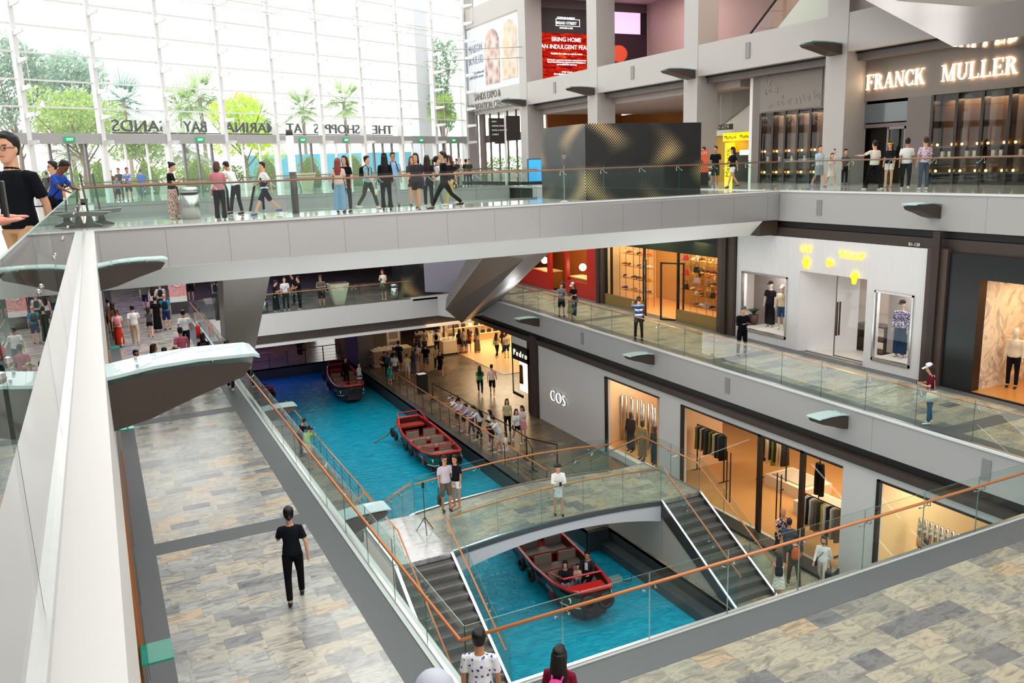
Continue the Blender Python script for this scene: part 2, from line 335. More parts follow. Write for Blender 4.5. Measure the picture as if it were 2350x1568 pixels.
# ------------------------------------------------------------ balustrade
def balustrade(label,pts,off,spacing=1.5,h=1.12,rail=COPPER,rh=1.0,kerb=True,ext=(0,0),gm=None):
    """pts: base line; off: unit vector (x,y) from the glass to the handrail side"""
    t=empty('glass_balustrade',pts[0],label=label,cat='balustrade',group=None)
    O=Vector(pts[0]); off=Vector((off[0],off[1],0)); P=[Vector(p)-O for p in pts]
    rl=[p+off*.11+Vector((0,0,rh)) for p in P]
    if ext[0]: rl[0]=rl[0]-(P[1]-P[0]).normalized()*ext[0]
    if ext[1]: rl[-1]=rl[-1]+(P[-1]-P[-2]).normalized()*ext[1]
    MB().tube(rl,.026,8).obj('handrail',rail,t,True)
    if kerb: 
        k=MB()
        for a,b in zip(P,P[1:]): k.obox(a+Vector((0,0,.02)),b+Vector((0,0,.02)),.06,.05)
        k.obj('base_channel',STEEL,t)
    for a,b in zip(P,P[1:]):
        L=(b-a).length; n=max(1,round(L/spacing)); d=(b-a)/n; s=Vector((d.y,-d.x,0)).normalized()*.006
        for i in range(n):
            p=a+d*i+d.normalized()*.006; q=a+d*(i+1)-d.normalized()*.006
            bb=MB().add([p-s,q-s,q+s,p+s]+[x+Vector((0,0,h)) for x in (p-s,q-s,q+s,p+s)],[(0,1,2,3),(7,6,5,4),(4,5,1,0),(5,6,2,1),(6,7,3,2),(7,4,0,3)]); bb.mi=[1,1,0,1,0,1]; bb.obj('glass_panel',[gm or GLASS,EDGE],t)
            if i or n==1:
                c=a+d*i if i else a+d*.5; u=d.normalized()
                k=MB()
                for sg in (-1,1):
                    k.tube([c+u*sg*.11+Vector((0,0,rh-.15)),c+u*sg*.09+off*.06+Vector((0,0,rh-.13)),c+off*.1+u*sg*.02+Vector((0,0,rh-.03))],.009,5)
                    k.ball(c+u*sg*.11+Vector((0,0,rh-.15)),.02,6,4)
                k.obj('bracket',STEEL,t)
    return t
RB=mat('b0715a',.3,.3,name='pinkish_copper_rail')
balustrade('glass balustrade along the left edge of the upper floor with chrome studs',[(-.285,-3,L1),(-.285,23.5,L1)],(-1,0),1.9,1.06,BSTEEL,.93,gm=LGLASS)
balustrade('glass balustrade along the front of the upper bridge',[(-.2,23.55,L1),(22.6,23.55,L1)],(0,1),1.57,1.15,RB,1.05)
balustrade('glass balustrade along the back of the upper bridge',[(-.2,27.85,L1),(3.2,27.85,L1)],(0,-1),1.57,1.15,RB,1.05)
balustrade('rear balustrade of the upper bridge right of the white shirt',[(5.6,27.85,L1),(14.8,27.85,L1)],(0,-1),1.57,1.15,RB,1.05)
balustrade('balustrade at the edge of the entrance floor',[(-.28,46.05,L1),(22.6,46.05,L1)],(0,1),1.57,1.15,RB,1.05)
balustrade('balustrade of the upper right walkway before the watch shop',[(22.65,23.5,L1),(22.65,5,L1)],(1,0),1.57,1.15,RB,1.05)
balustrade('orange railed balustrade along the left stone walkway',[(3.72,42.9,B1),(3.72,9.36,B1)],(-1,0),1.5,ext=(0,.11))
balustrade('orange railed balustrade of the near crossing',[(3.72,9.36,B1),(18.6,9.36,B1)],(0,-1),1.49,ext=(.11,0))
balustrade('long balustrade of the middle right walkway',[(18.57,9.36,B1),(18.57,41.5,B1)],(1,0),1.57)
balustrade('balustrade of the far middle crossing',[(4,43.05,B1),(14.9,43.05,B1)],(0,1),1.57)
b=balustrade('balustrade cut off at the bottom right corner',[(6.5,5.05,B1),(18,5.05,B1)],(0,1),1.5)
# ------------------------------------------------------------ arched bridge and stairs
BX0,BX1,BY0,BY1=7.68,14.66,19.92,22.9
def dz(x): return 2.0+.2*max(0,1-((x-11.17)/3.49)**2)
xs=[BX0+(BX1-BX0)*i/20 for i in range(21)]
def strip(lo,hi,y0,y1):
    b=MB(); n=len(xs); v=[]
    for y in (y0,y1):
        for x in xs: v+= [(x,y,lo(x)),(x,y,hi(x))]
    f=[]
    for i in range(n-1):
        a=2*i; c=2*n+2*i
        f+=[(a,a+2,a+3,a+1),(c,c+1,c+3,c+2),(a+1,a+3,c+3,c+1),(a,c,c+2,a+2)]
    f+=[(0,1,2*n+1,2*n),(2*n-2,4*n-2,4*n-1,2*n-1)]
    b.add(v,f); return b
t=empty('arched_footbridge',(0,0,0),label='arched stone footbridge crossing the canal with white soffit',cat='footbridge')
strip(lambda x:dz(x)-.06,dz,BY0+.05,BY1-.05).obj('deck',SLATEG,t)
strip(lambda x:dz(x)-.14,lambda x:dz(x)-.001,BY0-.05,BY0+.05).obj('edge_band',mat('4b4e4e',.5),t); strip(lambda x:dz(x)-.14,lambda x:dz(x)-.001,BY1-.05,BY1+.05).obj('edge_band',mat('4b4e4e',.5),t)
strip(lambda x:dz(x)-.42-.25*abs((x-11.17)/3.49)**2,lambda x:dz(x)-.13,BY0-.02,BY1+.02).obj('arch_beam',mat('d2cfd2',.5),t)
for x0,x1 in ((6,7.68),(14.66,16.2)):
    MB().box(x0,x1,BY0,BY1,1.86,2.0).obj('landing',SLATEG if x0>8 else stone('slate_pale',[(0,'9c98a0'),(.4,'8c8890'),(.7,'a8a4a8')],.62,.9,.15),t)
    MB().box(x0+.02,x1-.02,BY0+.02,BY1-.02,-.75,1.86).obj('abutment',mat('b0a89f',.6),t)
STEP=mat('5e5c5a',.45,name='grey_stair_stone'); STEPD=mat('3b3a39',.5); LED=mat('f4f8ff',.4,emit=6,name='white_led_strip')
def stairs(label,x0,x1,yt,sg):
    t=empty('staircase',((x0+x1)/2,yt,2.0),label=label,cat='stairs'); o=Vector(((x0+x1)/2,yt,2.0))
    n=12; tr=.295; rs=2/n; hw=(x1-x0)/2-.06
    for i in range(n-1):
        y=sg*tr*i; z=-rs*(i+1); ya,yb=sorted((y,y+sg*tr))
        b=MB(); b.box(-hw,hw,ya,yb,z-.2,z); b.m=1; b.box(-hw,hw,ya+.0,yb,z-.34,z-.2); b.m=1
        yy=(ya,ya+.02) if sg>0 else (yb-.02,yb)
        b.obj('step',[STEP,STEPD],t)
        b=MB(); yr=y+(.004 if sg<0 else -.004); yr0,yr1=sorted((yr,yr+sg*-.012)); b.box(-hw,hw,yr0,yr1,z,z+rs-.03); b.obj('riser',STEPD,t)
    L=n*tr
    for s in (-1,1):
        xx=s*(hw+.03)
        b=MB(); b.prism([(0,-.02),(sg*L,-2.0),(sg*L,-2.02),(sg*(L-.6),-2.02),(0,-.5)],xx-.03,xx+.03,'x'); b.obj('stringer',DSTEEL,t)
        b=MB(); b.obox((xx,sg*.02,.02),(xx,sg*L,-1.96),.045,.03); b.obj('light_strip',LED,t)
    b=MB(); b.prism([(sg*.0,-.5),(sg*(L-.6),-2.0),(sg*.0,-2.0)] if sg>0 else [(0,-.5),(0,-2),(sg*(L-.6),-2)],-hw,hw,'x'); b.obj('side_wall',mat('b8ada2',.6),t)
    return t
stairs('stone staircase descending toward the viewer left of the canal',6.0,7.68,BY0,-1)
stairs('stone staircase descending toward the viewer right of the canal',14.66,16.2,BY0,-1)
stairs('far staircase left of the canal going down behind the footbridge',6.0,7.68,BY1,1)
stairs('far staircase right of the canal going down behind the footbridge',14.66,16.2,BY1,1)
arcN=[(x,BY0,dz(x)) for x in xs[::4]]; arcF=[(x,BY1,dz(x)) for x in xs[::4]]
def bal2(lab,pts,off): return balustrade(lab,pts,off,1.4,1.15,COPPER,1.0,kerb=True)
bal2('near curved balustrade of the arched footbridge',arcN,(0,1)); bal2('far curved balustrade of the arched footbridge',arcF,(0,-1))
for lab,x,off in (('outer left',6.05,1),('inner left',7.66,-1),('inner right',14.68,1),('outer right',16.16,-1)):
    bal2('sloping balustrade on the %s side of the near stairs'%lab,[(x,BY0,2.0),(x,BY0-3.54,0)],(off,0))
    bal2('sloping balustrade on the %s side of the far stairs'%lab,[(x,BY1,2.0),(x,BY1+3.54,0)],(off,0))
for lab,x,off in (('left',6.05,1),('right',16.16,-1)): bal2('level balustrade on the %s landing of the footbridge'%lab,[(x,BY0,2.0),(x,BY1,2.0)],(off,0))
# ------------------------------------------------------------ canal metal railings
def railing(label,p,q,n=None):
    p=Vector(p);q=Vector(q);L=(q-p).length;n=n or round(L/1.2); t=empty('canal_railing',p,label=label,cat='railing'); d=(q-p)/n
    MB().tube([Vector((0,0,1)),q-p+Vector((0,0,1))],.028,8).obj('handrail',COPPER,t,True)
    for i in range(n+1): 
        b=MB(); s=d.normalized(); c=d*i; b.obox(c,c+Vector((0,0,.97)),.012,.07,s); b.obj('post',DSTEEL,t)
    for z in (.15,.36,.57,.78): MB().tube([Vector((0,0,z)),q-p+Vector((0,0,z))],.009,6).obj('bar',mat('8c8a88',.35,.8),t,True)
railing('metal railing with orange handrail on the right bank of the canal',(14.15,26.4,0),(14.15,44.8,0))
railing('metal railing with orange handrail on the left bank of the canal',(7.52,26.5,0),(7.52,41.8,0))
railing('dark railing across the far canal bank',(4.2,54.1,0),(13.6,54.1,0))
railing('short railing at the boat landing',(13.95,49,0),(15.8,49,0))
# ------------------------------------------------------------ lamp arms
def fin(label,x,y,z,d,group,L=1.12,W=.46):
    t=empty('light_fixture',(x,y,z),label=label,cat='light fixture',group=group)
    pr=[(0,-.42),(.25*L,-.36),(.55*L,-.24),(.9*L,-.12),(.97*L,-.02),(.9*L,.0),(.55*L,.02),(.25*L,0),(0,-.06)]
    b=MB(); b.prism([(d*a,c) for a,c in pr],-W/2,W/2,'y'); bd=b.obj('body',BROWN,t)
    b=MB(); tp=[(0,.0),(.3*L,.045),(.6*L,.06),(.97*L,.05),(L*1.02,.03)]
    b.prism([(d*a,c+.02) for a,c in tp]+[(d*a,c-.005) for a,c in tp[::-1]],-W/2-.03,W/2+.03,'y'); gt=b.obj('glass_top',FINGL,t)
    b=MB()
    for u in (.2,.45,.7):
        for s in (-1,1): b.tube([(d*u*L,s*W*.33,-.2),(d*u*L,s*W*.33,.075)],.012,6)
    b.obj('studs',STEEL,gt)
    for u,s in ((.25,-.1),(.25,.1),(.5,-.1),(.5,.1)):
        b=MB(); zz=-.42+.55*(u); b.lathe((d*u*L,s,zz+.02),[(.075,0),(.075,-.03),(.05,-.03),(.05,.0)],12); b.obj('lamp_lens',mat('15110f',.3),bd,True)
    return t
G1='lamp arms on the left upper fascia'
fin('large lamp arm with white glass top nearest on the left upper fascia',-.07,7.2,10.88,1,None)
fin('second lamp arm with white glass top left under the upper bridge',-.07,16.35,10.88,1,None)
fin('lamp arm with pale glass above the left canal steps',3.84,16.75,5.1,1,None)
fin('lamp arm with pale glass above the left canal rail farther back',3.84,26.1,5.1,1,None)
fin('lamp arm on the middle right fascia nearest the camera',18.5,16.5,5.1,-1,None); fin('lamp arm on the middle right fascia above the lower white shopfront',18.5,25.8,5.1,-1,None); fin('lamp arm on the middle right fascia nearest the metal strut',18.5,35.1,5.1,-1,None)
fin('lamp arm on the upper right fascia over the white ribbed shop',22.58,17.1,10.8,-1,None)
for i,y in enumerate((26.1,35.4,44.9,53.9)):
    fin(['lamp arm under the second floor on the pillar next to the big gold lettering','lamp arm on the pillar above the dotted black box','lamp arm on the pillar right of the red screen','lamp arm on the pillar beside the convention centre lettering'][i],27.8,y,16.95-.25,-1,None,1.7,.7)
def plate(x,y,z,lab): MB().box(x-.02,x,y-.12,y+.12,z-.27,z+.27).obj('speaker_grille',mat('8e8d8d',.6),label=lab,cat='speaker grille')
for y,l in ((12.1,'nearest the right edge'),(21.4,'between the two nearer lamp arms'),(30.9,'between the two farther lamp arms')): plate(18.5,y,4.8,'grey wall plate on the middle right fascia '+l)
plate(22.58,21.6,10.55,'grey wall plate on the upper right fascia')
for y,l in ((31.3,'above the dotted box'),(40.6,'right of the red screen'),(49.5,'left of the middle pillar')): MB().box(27.78,27.8,y-.15,y+.15,16.8,17.5).obj('speaker_grille',mat('8e8d8d',.6),label='grey wall plate on the second floor fascia '+l,cat='speaker grille')
# glass blade signs under the left ledge
for i,y in enumerate((6.85,13.85,20.75)):
    t=empty('blade_sign',(-.1,y,8.6),label='green edged glass blade sign under the left ledge, '+['nearest','middle','farthest']
 [i],cat='sign')
    MB().box(0,.24,-.16,.16,-.02,.0).obj('glass_plate',SHELFG,t); MB().box(0,.04,-.1,.1,-.35,-.02).obj('bracket',STEEL,t)
# shopfront posts below left ledge
b=S('wall_shop_left',-.3,-.14,-12,46,B1,10.1,mat('3b3533',.5),'dark shop front below the left ledge')
for y in (5,7,9.4,12,14.4,17,19.5): MB().box(-.14,-.09,y,y+.06,B1,9.8).obj('shopfront_post',COPPER if int(y)%2 else BSTEEL,label='vertical metal post on the shop front below the left ledge',cat='post',group='posts on the left shop front')

# light thrown upward by the lamp arms
for x,y,z,d,p in ((-.07,16.35,11.1,1,14),(-.07,7.2,11.1,1,8),(3.84,16.75,5.3,1,70),(3.84,26.1,5.3,1,90),(18.5,16.5,5.3,-1,40),(18.5,25.8,5.3,-1,80),(18.5,35.1,5.3,-1,40)):
    a=area('uplight',(x+d*.55,y,z+.02),.5,p,(.97,.98,1),(PI,0,0)); a.data.spread=2.6

def serif(word,ytop,z0,h,width,par):
    """roman capitals with slab serifs, one mesh per letter, on a wall facing -X; ytop = left edge"""
    def bar(a,b,c,d): return [(a,c),(b,c),(b,d),(a,d)]
    def V(u,w=.2,s=True): return [bar(u,u+w,0,1)]+([bar(u-.09,u+w+.09,0,.05),bar(u-.09,u+w+.09,.95,1)] if s else [])
    def arc(cx,cy,ro,so,ri,si,a0,a1,n=12):
        q=[]
        for i in range(n):
            t0=math.radians(a0+(a1-a0)*i/n); t1=math.radians(a0+(a1-a0)*(i+1)/n); P=lambda r,s_,t:(cx+r*math.cos(t),cy+s_*math.sin(t)); q.append([P(ri,si,t0),P(ro,so,t0),P(ro,so,t1),P(ri,si,t1)])
        return q
    L={'F':(V(.1)+[bar(.1,.8,.94,1),bar(.75,.8,.76,1),bar(.3,.6,.47,.53),bar(.57,.62,.38,.62)],.85),
     'R':(V(.1)+arc(.3,.75,.45,.25,.24,.2,-90,90)+[[(.42,.5),(.6,.5),(.88,0),(.65,0)],bar(.6,.98,0,.05)],1.0),
     'A':([[(.1,0),(.17,0),(.52,1),(.45,1)],[(.42,1),(.58,1),(.95,0),(.72,0)],bar(.22,.75,.3,.35),bar(0,.28,0,.05),bar(.62,1.05,0,.05)],1.05),
     'N':([bar(.12,.18,0,1),bar(.82,.88,0,1),[(.05,1),(.28,1),(.88,0),(.72,0)],bar(0,.3,0,.05),bar(.7,1,.95,1)],1.0),
     'C':(arc(.5,.5,.48,.52,.26,.46,48,312,20)+[bar(.8,.85,.68,.98),bar(.8,.85,.02,.3)],.92),
     'K':(V(.1)+[[(.3,.42),(.36,.38),(.82,1),(.74,1)],[(.38,.55),(.52,.7),(.95,0),(.7,0)],bar(.62,.98,.95,1),bar(.62,1.03,0,.05)],1.02),
     'M':([bar(.14,.2,0,1),bar(.92,1.12,0,1),[(.1,1),(.32,1),(.66,0),(.56,0)],[(.6,0),(.66,0),(1.0,1),(.94,1)],bar(.03,.32,0,.05),bar(.84,1.2,0,.05),bar(0,.3,.95,1),bar(.9,1.2,.95,1)],1.2),
     'U':([bar(.12,.32,.35,1),bar(.78,.84,.35,1),bar(.03,.41,.95,1),bar(.68,.94,.95,1)]+arc(.48,.35,.36,.36,.2,.3,180,360),.97),
     'L':(V(.1)+[bar(.1,.78,0,.06),bar(.73,.78,0,.26)],.85),
     'E':(V(.1)+[bar(.1,.8,0,.06),bar(.1,.78,.94,1),bar(.3,.6,.47,.53),bar(.75,.8,0,.26),bar(.73,.78,.76,1),bar(.57,.62,.38,.62)],.88)}
    tot=sum(L[c][1] for c in word)+.06*(len(word)-1); k=width/tot; u=0
    for c in word:
        b=MB()
        for q in L[c][0]: b.prism([(ytop-(u+p[0])*k,z0+p[1]*h) for p in q],-.03,0,'x')
        b.obj('letter',GLOW,par); u+=L[c][1]+.06
# ------------------------------------------------------------ L2 right side
COLM=mat('b5b1ae',.5,name='pillar_paint')
for i,y in enumerate((25.5,34.9,44.3,53.4)):
    S('column',27.8,29.08,y,y+1.1,L1,30.4,COLM,'square grey pillar in front of the upper shops, '+['nearest','second','third','fourth'][i])
S('column',27.6,28.6,63.6,64.8,L1,30.4,COLM,'pillar at the end of the glass facade')
S('beam',27.82,28.2,-12,53.4,16.36,L2,COLM,'second floor fascia'); S('beam',28.2,45,-12,53.4,16.5,L2-.02,mat('8d8380',.6))
S('beam',28.3,28.9,-12,53.4,16.3,16.5,BLACK); S('beam',28.4,28.95,-12,53.4,16.02,16.3,mat('6f6662',.5))  # the black strip stands in for the dark gap below the fascia
S('beam',28.9,40,33,53.4,15.7,16.3,mat('a89b98',.6),'taupe ceiling edge over the entrance passage')
S('beam',27.82,28.3,54.5,64,22.8,24.2,COLM,'sloping beam above the printed window banner'); S('beam',27.82,28.4,54.5,63.6,16.55,17.92,mat('c1bfbd',.5),'fascia with the convention centre lettering'); S('beam',28.4,45,54.5,64,16.3,17.8,PANELW)
S('beam',28.2,45,26,54.4,23.5,24.2,mat('b9a7a4',.6),'ceiling of the second floor'); S('beam',27.82,28.2,26,53.4,23.6,24.6,COLM)
GL=mat('6d6864',.6,name='engraved_grey_letters')
text('lettering','SANDS EXPO &\nCONVENTION CENTRE',.74,(27.79,60.0,17.3),FX,GL,sx=.95,label='grey raised letters reading SANDS EXPO & CONVENTION CENTRE',cat='lettering')
# banner
m,nt,o=new('printed_banner'); b=N(nt,'BsdfPrincipled'); tc=N(nt,'TexCoord'); sp=N(nt,'SeparateXYZ'); nt.links.new(tc.outputs['Object'],sp.inputs[0])
s=mth(nt,'SINE',mth(nt,'MULTIPLY',sp.outputs[1],22)); cc=ramp(nt,s,[(0,'c3cad6'),(.5,'dfe4ee'),(1,'eef1f8')]); nt.links.new(cc,b.inputs['Base Color']); nt.links.new(cc,b.inputs['Emission Color']); b.inputs['Emission Strength'].default_value=.15; nt.links.new(b.outputs[0],o.inputs[0]); BAN=m  # weak emission brightens the printed sheet, which is no lamp
t=empty('window_banner',(27.9,59.6,20.3),label='large pale window banner with two arched food pictures',cat='banner')
MB().box(0,.05,-4.8,4.6,-2.35,2.4).obj('sheet',BAN,t)
text('lettering','MAISON\nBOULUD',.85,(-.02,2.4,.6),FX,mat('8d94a3',.6),t,sx=.75,sp=1.1); text('lettering','Steeped in tradition and\nguided by the seasons',.3,(-.02,2.4,-1.0),FX,mat('8d94a3',.6),t)
def archpic(y,w,z0,z1,c1,c2):
    n=10; pts=[(y-w,z0),(y+w,z0)]+[(y+w*math.cos(PI*k/n),z1-w+w*math.sin(PI*k/n)) for k in range(n+1)]
    MB().prism(pts,-.03,0,'x').obj('picture',fabm(c1,c2),t)
def fabm(c1,c2):
    m,nt,o=new('food_picture'); b=N(nt,'BsdfPrincipled'); tc=N(nt,'TexCoord'); no=N(nt,'TexVoronoi'); no.inputs['Scale'].default_value=1.6; nt.links.new(tc.outputs['Object'],no.inputs[0])
    nt.links.new(ramp(nt,no.outputs[0],[(0,c1),(.5,c2),(.9,'e0d4d0')]),b.inputs['Base Color']); nt.links.new(b.outputs[0],o.inputs[0]); return m
archpic(-.6,1.25,-2.0,1.9,'5a5470','c9a99a'); archpic(-3.5,1.25,-1.9,2.1,'b8a0a8','d8c4a8')
S('wall_end',28.6,28.9,54.5,64,L1,14.1,mat('d6e0dc',.5)) if 0 else None
# entrance below lettering
t=empty('revolving_door',(28.9,58,L1),label='glass revolving door and glazing beneath the convention centre lettering',cat='door')
MB().box(-.05,.25,-3.6,5.6,3.0,3.55).obj('header',mat('5b4a44',.5),t)
for y in (-3.5,-2,-.6,.9,2.4,4,5.4): MB().box(0,.12,y,y+.12,0,5.3).obj('frame_post',mat('77706c',.4),t)
MB().box(.04,.06,-3.5,5.5,0,5.3).obj('glazing',CLEAR,t)
S('trim_7',28.7,28.9,54.5,55.4,L1,16.5,mat('6d5a54',.5)); S('trim_7',28.7,28.9,62.8,63.6,L1,16.5,mat('8a7f7b',.5))
# directional sign
t=empty('direction_sign',(22.9,47,L1),rz=.15,label='tall directory sign with black boards beside the entrance',cat='sign')
MB().box(-.06,.06,-.05,.05,0,4.3).obj('pole',WHITE,t)
for x0,x1,z0,z1 in ((-1.15,-.1,2.6,4.0),(.1,1.1,2.7,4.15),(-.75,-.1,2.5,2.6)): MB().box(x0,x1,-.06,.06,z0,z1).obj('board',mat('2b2724',.4),t)
[text('lettering',w_,.13,(-1.0,-.08,3.75-.25*i_),FY,WHITE,t,align='LEFT') for i_,w_ in enumerate(('APPLE','AVENUE LOUNGE','HOTEL & SKYPARK','CASINO'))]; text('lettering','SUNTEC\nBAY CITY\nMERLION',.12,(.2,-.08,3.85),FY,WHITE,t,align='LEFT') if 0 else None
# LED wall
def emis(col,st): return mat(col,.5,emit=st)
t=empty('led_wall',(33.6,53.9,20.5),label='big bright advertising screen with red lower half behind the pillars',cat='screen')
MB().box(-4.5,4.6,0,.2,-2.6,2.4).obj('panel',emis('0b090c',.6),t)
m,nt,o=new('red_wood_glow'); e=N(nt,'Emission'); tc=N(nt,'TexCoord'); mp=N(nt,'Mapping'); mp.inputs['Scale'].default_value=(.5,1,3); mp.inputs['Rotation'].default_value=(0,.5,0); nt.links.new(tc.outputs['Object'],mp.inputs[0]); no=N(nt,'TexNoise'); no.inputs['Scale'].default_value=1.5; no.inputs['Detail'].default_value=6; no.inputs['Distortion'].default_value=2; nt.links.new(mp.outputs[0],no.inputs[0])
nt.links.new(ramp(nt,no.outputs[0],[(.3,'5a0808'),(.5,'a81410'),(.62,'d83a14'),(.75,'f06a24')]),e.inputs[0]); e.inputs[1].default_value=1.0; nt.links.new(e.outputs[0],o.inputs[0])
MB().box(-4.5,.6,-.03,0,-2.6,.75).obj('red_image',m,t)
MB().box(1.7,4.0,-.03,0,.9,2.38).obj('menu_image',emis('efb4ee',1),t); MB().box(1.0,4.6,-.02,0,-2.6,.85).obj('dish_image',emis('1c0c14',1),t)
b=MB(); b.ball((2.1,-.05,-.5),(.75,.05,.6)); b.ball((3.2,-.05,-1.7),(.6,.05,.5)); b.obj('food',emis('a83a22',1),t)
W1=emis('ffffff',1.3)
S('wall_upper_hall',28.6,38.2,53.9,54.1,22.9,24.2,mat('5c5356',.5))
def tl(s,z,sz,y=-.05,x=-2.3): text('lettering',s,sz,(x,y,z),FY,W1,t,ext=.005,off=.004)
tl('GORDON RAMSAY',1.72,.17); tl('BREAD STREET',1.35,.26); tl('KITCHEN & BAR',1.05,.15)
b=MB(); 
for z in (1.23,1.68): b.box(-3.12,-1.18,-.05,-.03,z,z+.03)
for x in (-3.12,-1.21): b.box(x,x+.03,-.05,-.03,1.23,1.7)
b.obj('logo_frame',W1,t)
tl('BRING HOME',.2,.4); tl('AN INDULGENT FEAST',-.3,.4); tl('Available for online or walk-in orders',-.68,.17)
tl('Perfect for a gourmet experience wherever you are,\nBread Street Kitchen\'s signature Beef Wellington is\nnow available for takeaway.',-1.1,.15); tl('Order now at\nMarinaBaySands.com/BSKTakeaway',-1.9,.15)
# L2 rooms
PK=mat('b79f9a',.6,name='warm_plaster')
S('wall_upper_hall',38.3,39,30,53.9,L2,23.6,PK); S('wall_upper_hall',33.2,39,43.9,44.3,L2,20.6,PK) if 0 else None
S('wall_upper_hall',38.2,46,53.9,54.2,L2,23.6,PK); S('wall_upper_hall',34,34.4,14,36.5,L2,23.6,mat('a88672',.6)); S('wall_upper_hall',33.3,34,30.2,31,L2,23.6,mat('96745f',.6)); 
area('warm_light_upper',(31.5,31,23.3),4,420,(1,.72,.5),(0,.3,0)); area('pink_light_upper',(34,48,23.4),5,480,(1,.8,.76))
b=MB()
for x,y in ((30.5,47),(32,49),(33.5,46),(35,50),(31.5,43)): b.lathe((x,y,23.49),[(.09,0),(.09,.01)],10)
b.obj('downlight',emis('fff2dc',8),label='small round downlights in the upper ceiling',cat='downlight')
# upper escalator with glass side
t=empty('escalator',(29.2,26.8,L2),label='escalator flank with glass side rising behind the second floor fascia',cat='escalator')
b=MB(); b.prism([(0,-.3),(7.9,-.3),(.2,6.5),(-.0,6.5)][::-1] if 0 else [(-.2,-.2),(4.6,-.2),(-.2,3.4)],-.1,.1,'x'); b.obj('side_panel',mat('c8cdc0',.45),t)
b=MB(); b.prism([(4.6,-.2),(6.3,-.2),(1.0,3.9),(-.2,3.4+.5),(-.2,3.4)],-.03,.03,'x'); b.obj('glass_panel',CLEAR,t); MB().tube([(0,6.4,-.1),(0,1.0,4.0)],.05).obj('handrail',BLACK,t)
# truss with mirror like underside
m,nt,o=new('polished_metal_cladding'); b=N(nt,'BsdfPrincipled'); b.inputs['Base Color'].default_value=hx('989290'); b.inputs['Metallic'].default_value=.9; b.inputs['Roughness'].default_value=.1; nt.links.new(b.outputs[0],o.inputs[0]); POLM=m
t=empty('escalator_truss',(26,19.45,15.7),label='polished metal cladding of an escalator at the upper right corner',cat='escalator')
b=MB(); b.prism([(-9,0),(0,0),(8,4.55),(8,6.8),(0,2.3),(-9,2.3)],0,2.6,'x'); b.obj('cladding',POLM,t)
S('beam',20.5,24,5,17.2,16.45,17.6,mat('cfcdca',.5),'white beam in the upper right corner')
t=empty('security_camera',(23,15.4,16.45),label='small black dome camera under the beam at the upper right',cat='security camera'); MB().ball((0,0,-.03),(.13,.13,.12)).obj('dome',mat('101012',.15),t,True); MB().lathe((0,0,-.02),[(.16,0),(.16,.02)]).obj('base',WHITE,t)
# ------------------------------------------------------------ watch shop (L1 right)
TA=mat('857b74',.5,name='taupe_cladding'); TA2=mat('766c67',.45)
S('wall_shop_upper',28.9,29.2,17,26.4,14.42,16.02,TA); S('wall_shop_upper',28.9,29.2,22.3,23.4,L1,14.42,TA2); S('wall_shop_upper',28.9,29.2,26.2,27.5,L1,16.02,TA2); S('wall_shop_upper',28.9,29.2,27.5,31.6,14.35,16.02,TA); S('wall_shop_upper',28.9,29.2,31.6,32.1,L1,16.02,TA2)
S('wall_shop_upper',28.9,29.2,8,17,L1,16.02,TA2); S('wall_shop_upper',29.2,29.3,8,32,15.9,16.4,TA2); S('wall_shop_upper',31,31.3,8,32,L1,16,mat('1a110c',.4)); 
t=empty('shop_sign',(28.86,22.3,15.2),label='glowing gold lettering reading FRANCK MULLER',cat='sign')
GLOW=emis('ffe3bc',4)
serif('FRANCK',3.1,-.33,.58,2.72,t); serif('MULLER',-.32,-.33,.58,2.95,t)
b=MB()
for y,w_ in ((3.02,.25),(-.55,.3)): pass
# engraved number panel
t=empty('engraved_panel',(28.88,29.6,15.2),label='taupe panel with raised curly numerals above the left watch window',cat='panel')
MB().box(-.02,.02,-1.85,1.85,-.8,.8).obj('board',TA,t)
for i,(ch,y,z,s,r) in enumerate((('5',1.6,.5,.45,.2),('7',1.3,.35,.4,-.1),('6',1.6,-.05,.4,.1),('0',1.3,.0,.35,-.3),('8',.95,-.05,.5,.2),('5',1.45,-.65,.45,1.2),('2',.8,-.6,.4,.1),('0',.45,-.6,.35,-.3),('8',.5,-.3,.25,0),('0',.1,-.6,.45,.2),('8',-.3,-.6,.4,.2),('11',-.75,-.55,.45,-.4),('9',-1.15,-.5,.35,-.4),('1',-1.45,-.4,.5,-.4),('0',-1.65,-.5,.45,-.2))):
    text('numeral',ch,s,(-.03,y,z),(PI/2,r,-PI/2),mat('958b84',.4),t,ext=.012)
# watch windows
WARM=(1,.72,.38)
def wbay(lab,y0,y1,z0,z1,n):
    t=empty('display_window',(28.95,(y0+y1)/2,z0),label=lab,cat='shop window'); yc=(y0+y1)/2
    MB().box(.55,.6,y0-yc,y1-yc,0,z1-z0).obj('back_panel',mat('4a3322',.3),t); MB().box(-.02,.0,y0-yc,y1-yc,0,z1-z0).obj('glass',CLEAR,t)
    MB().box(-.02,.6,y0-yc,y1-yc,-.02,.1).obj('plinth',mat('2a1f1a',.4),t); MB().box(.1,.6,y0-yc,y1-yc,(1.35),(1.42)).obj('ledge',mat('3a281c',.3),t); MB().box(0,.6,y0-yc,y1-yc,.38,.45).obj('ledge',mat('3a281c',.3),t)
    d=(y1-y0)/n
    for i in range(n+1): MB().box(-.06,.3,y0-yc+i*d-.06,y0-yc+i*d+.06,0,z1-z0).obj('post',mat('231813',.35),t)
    for i in range(n):
        for z in (1.47,.5):
            for s in (-.3,.3): MB().ball((.12,y0-yc+(i+.5)*d+s*d,z),.045,8,6).obj('bulb',emis('ffb444',22),t,True)
        for s in (-.15,.15): MB().box(.2,.3,y0-yc+(i+.5)*d+s-.06,y0-yc+(i+.5)*d+s+.06,1.0,1.22).obj('watch_stand',mat('c9bfb0',.5),t)
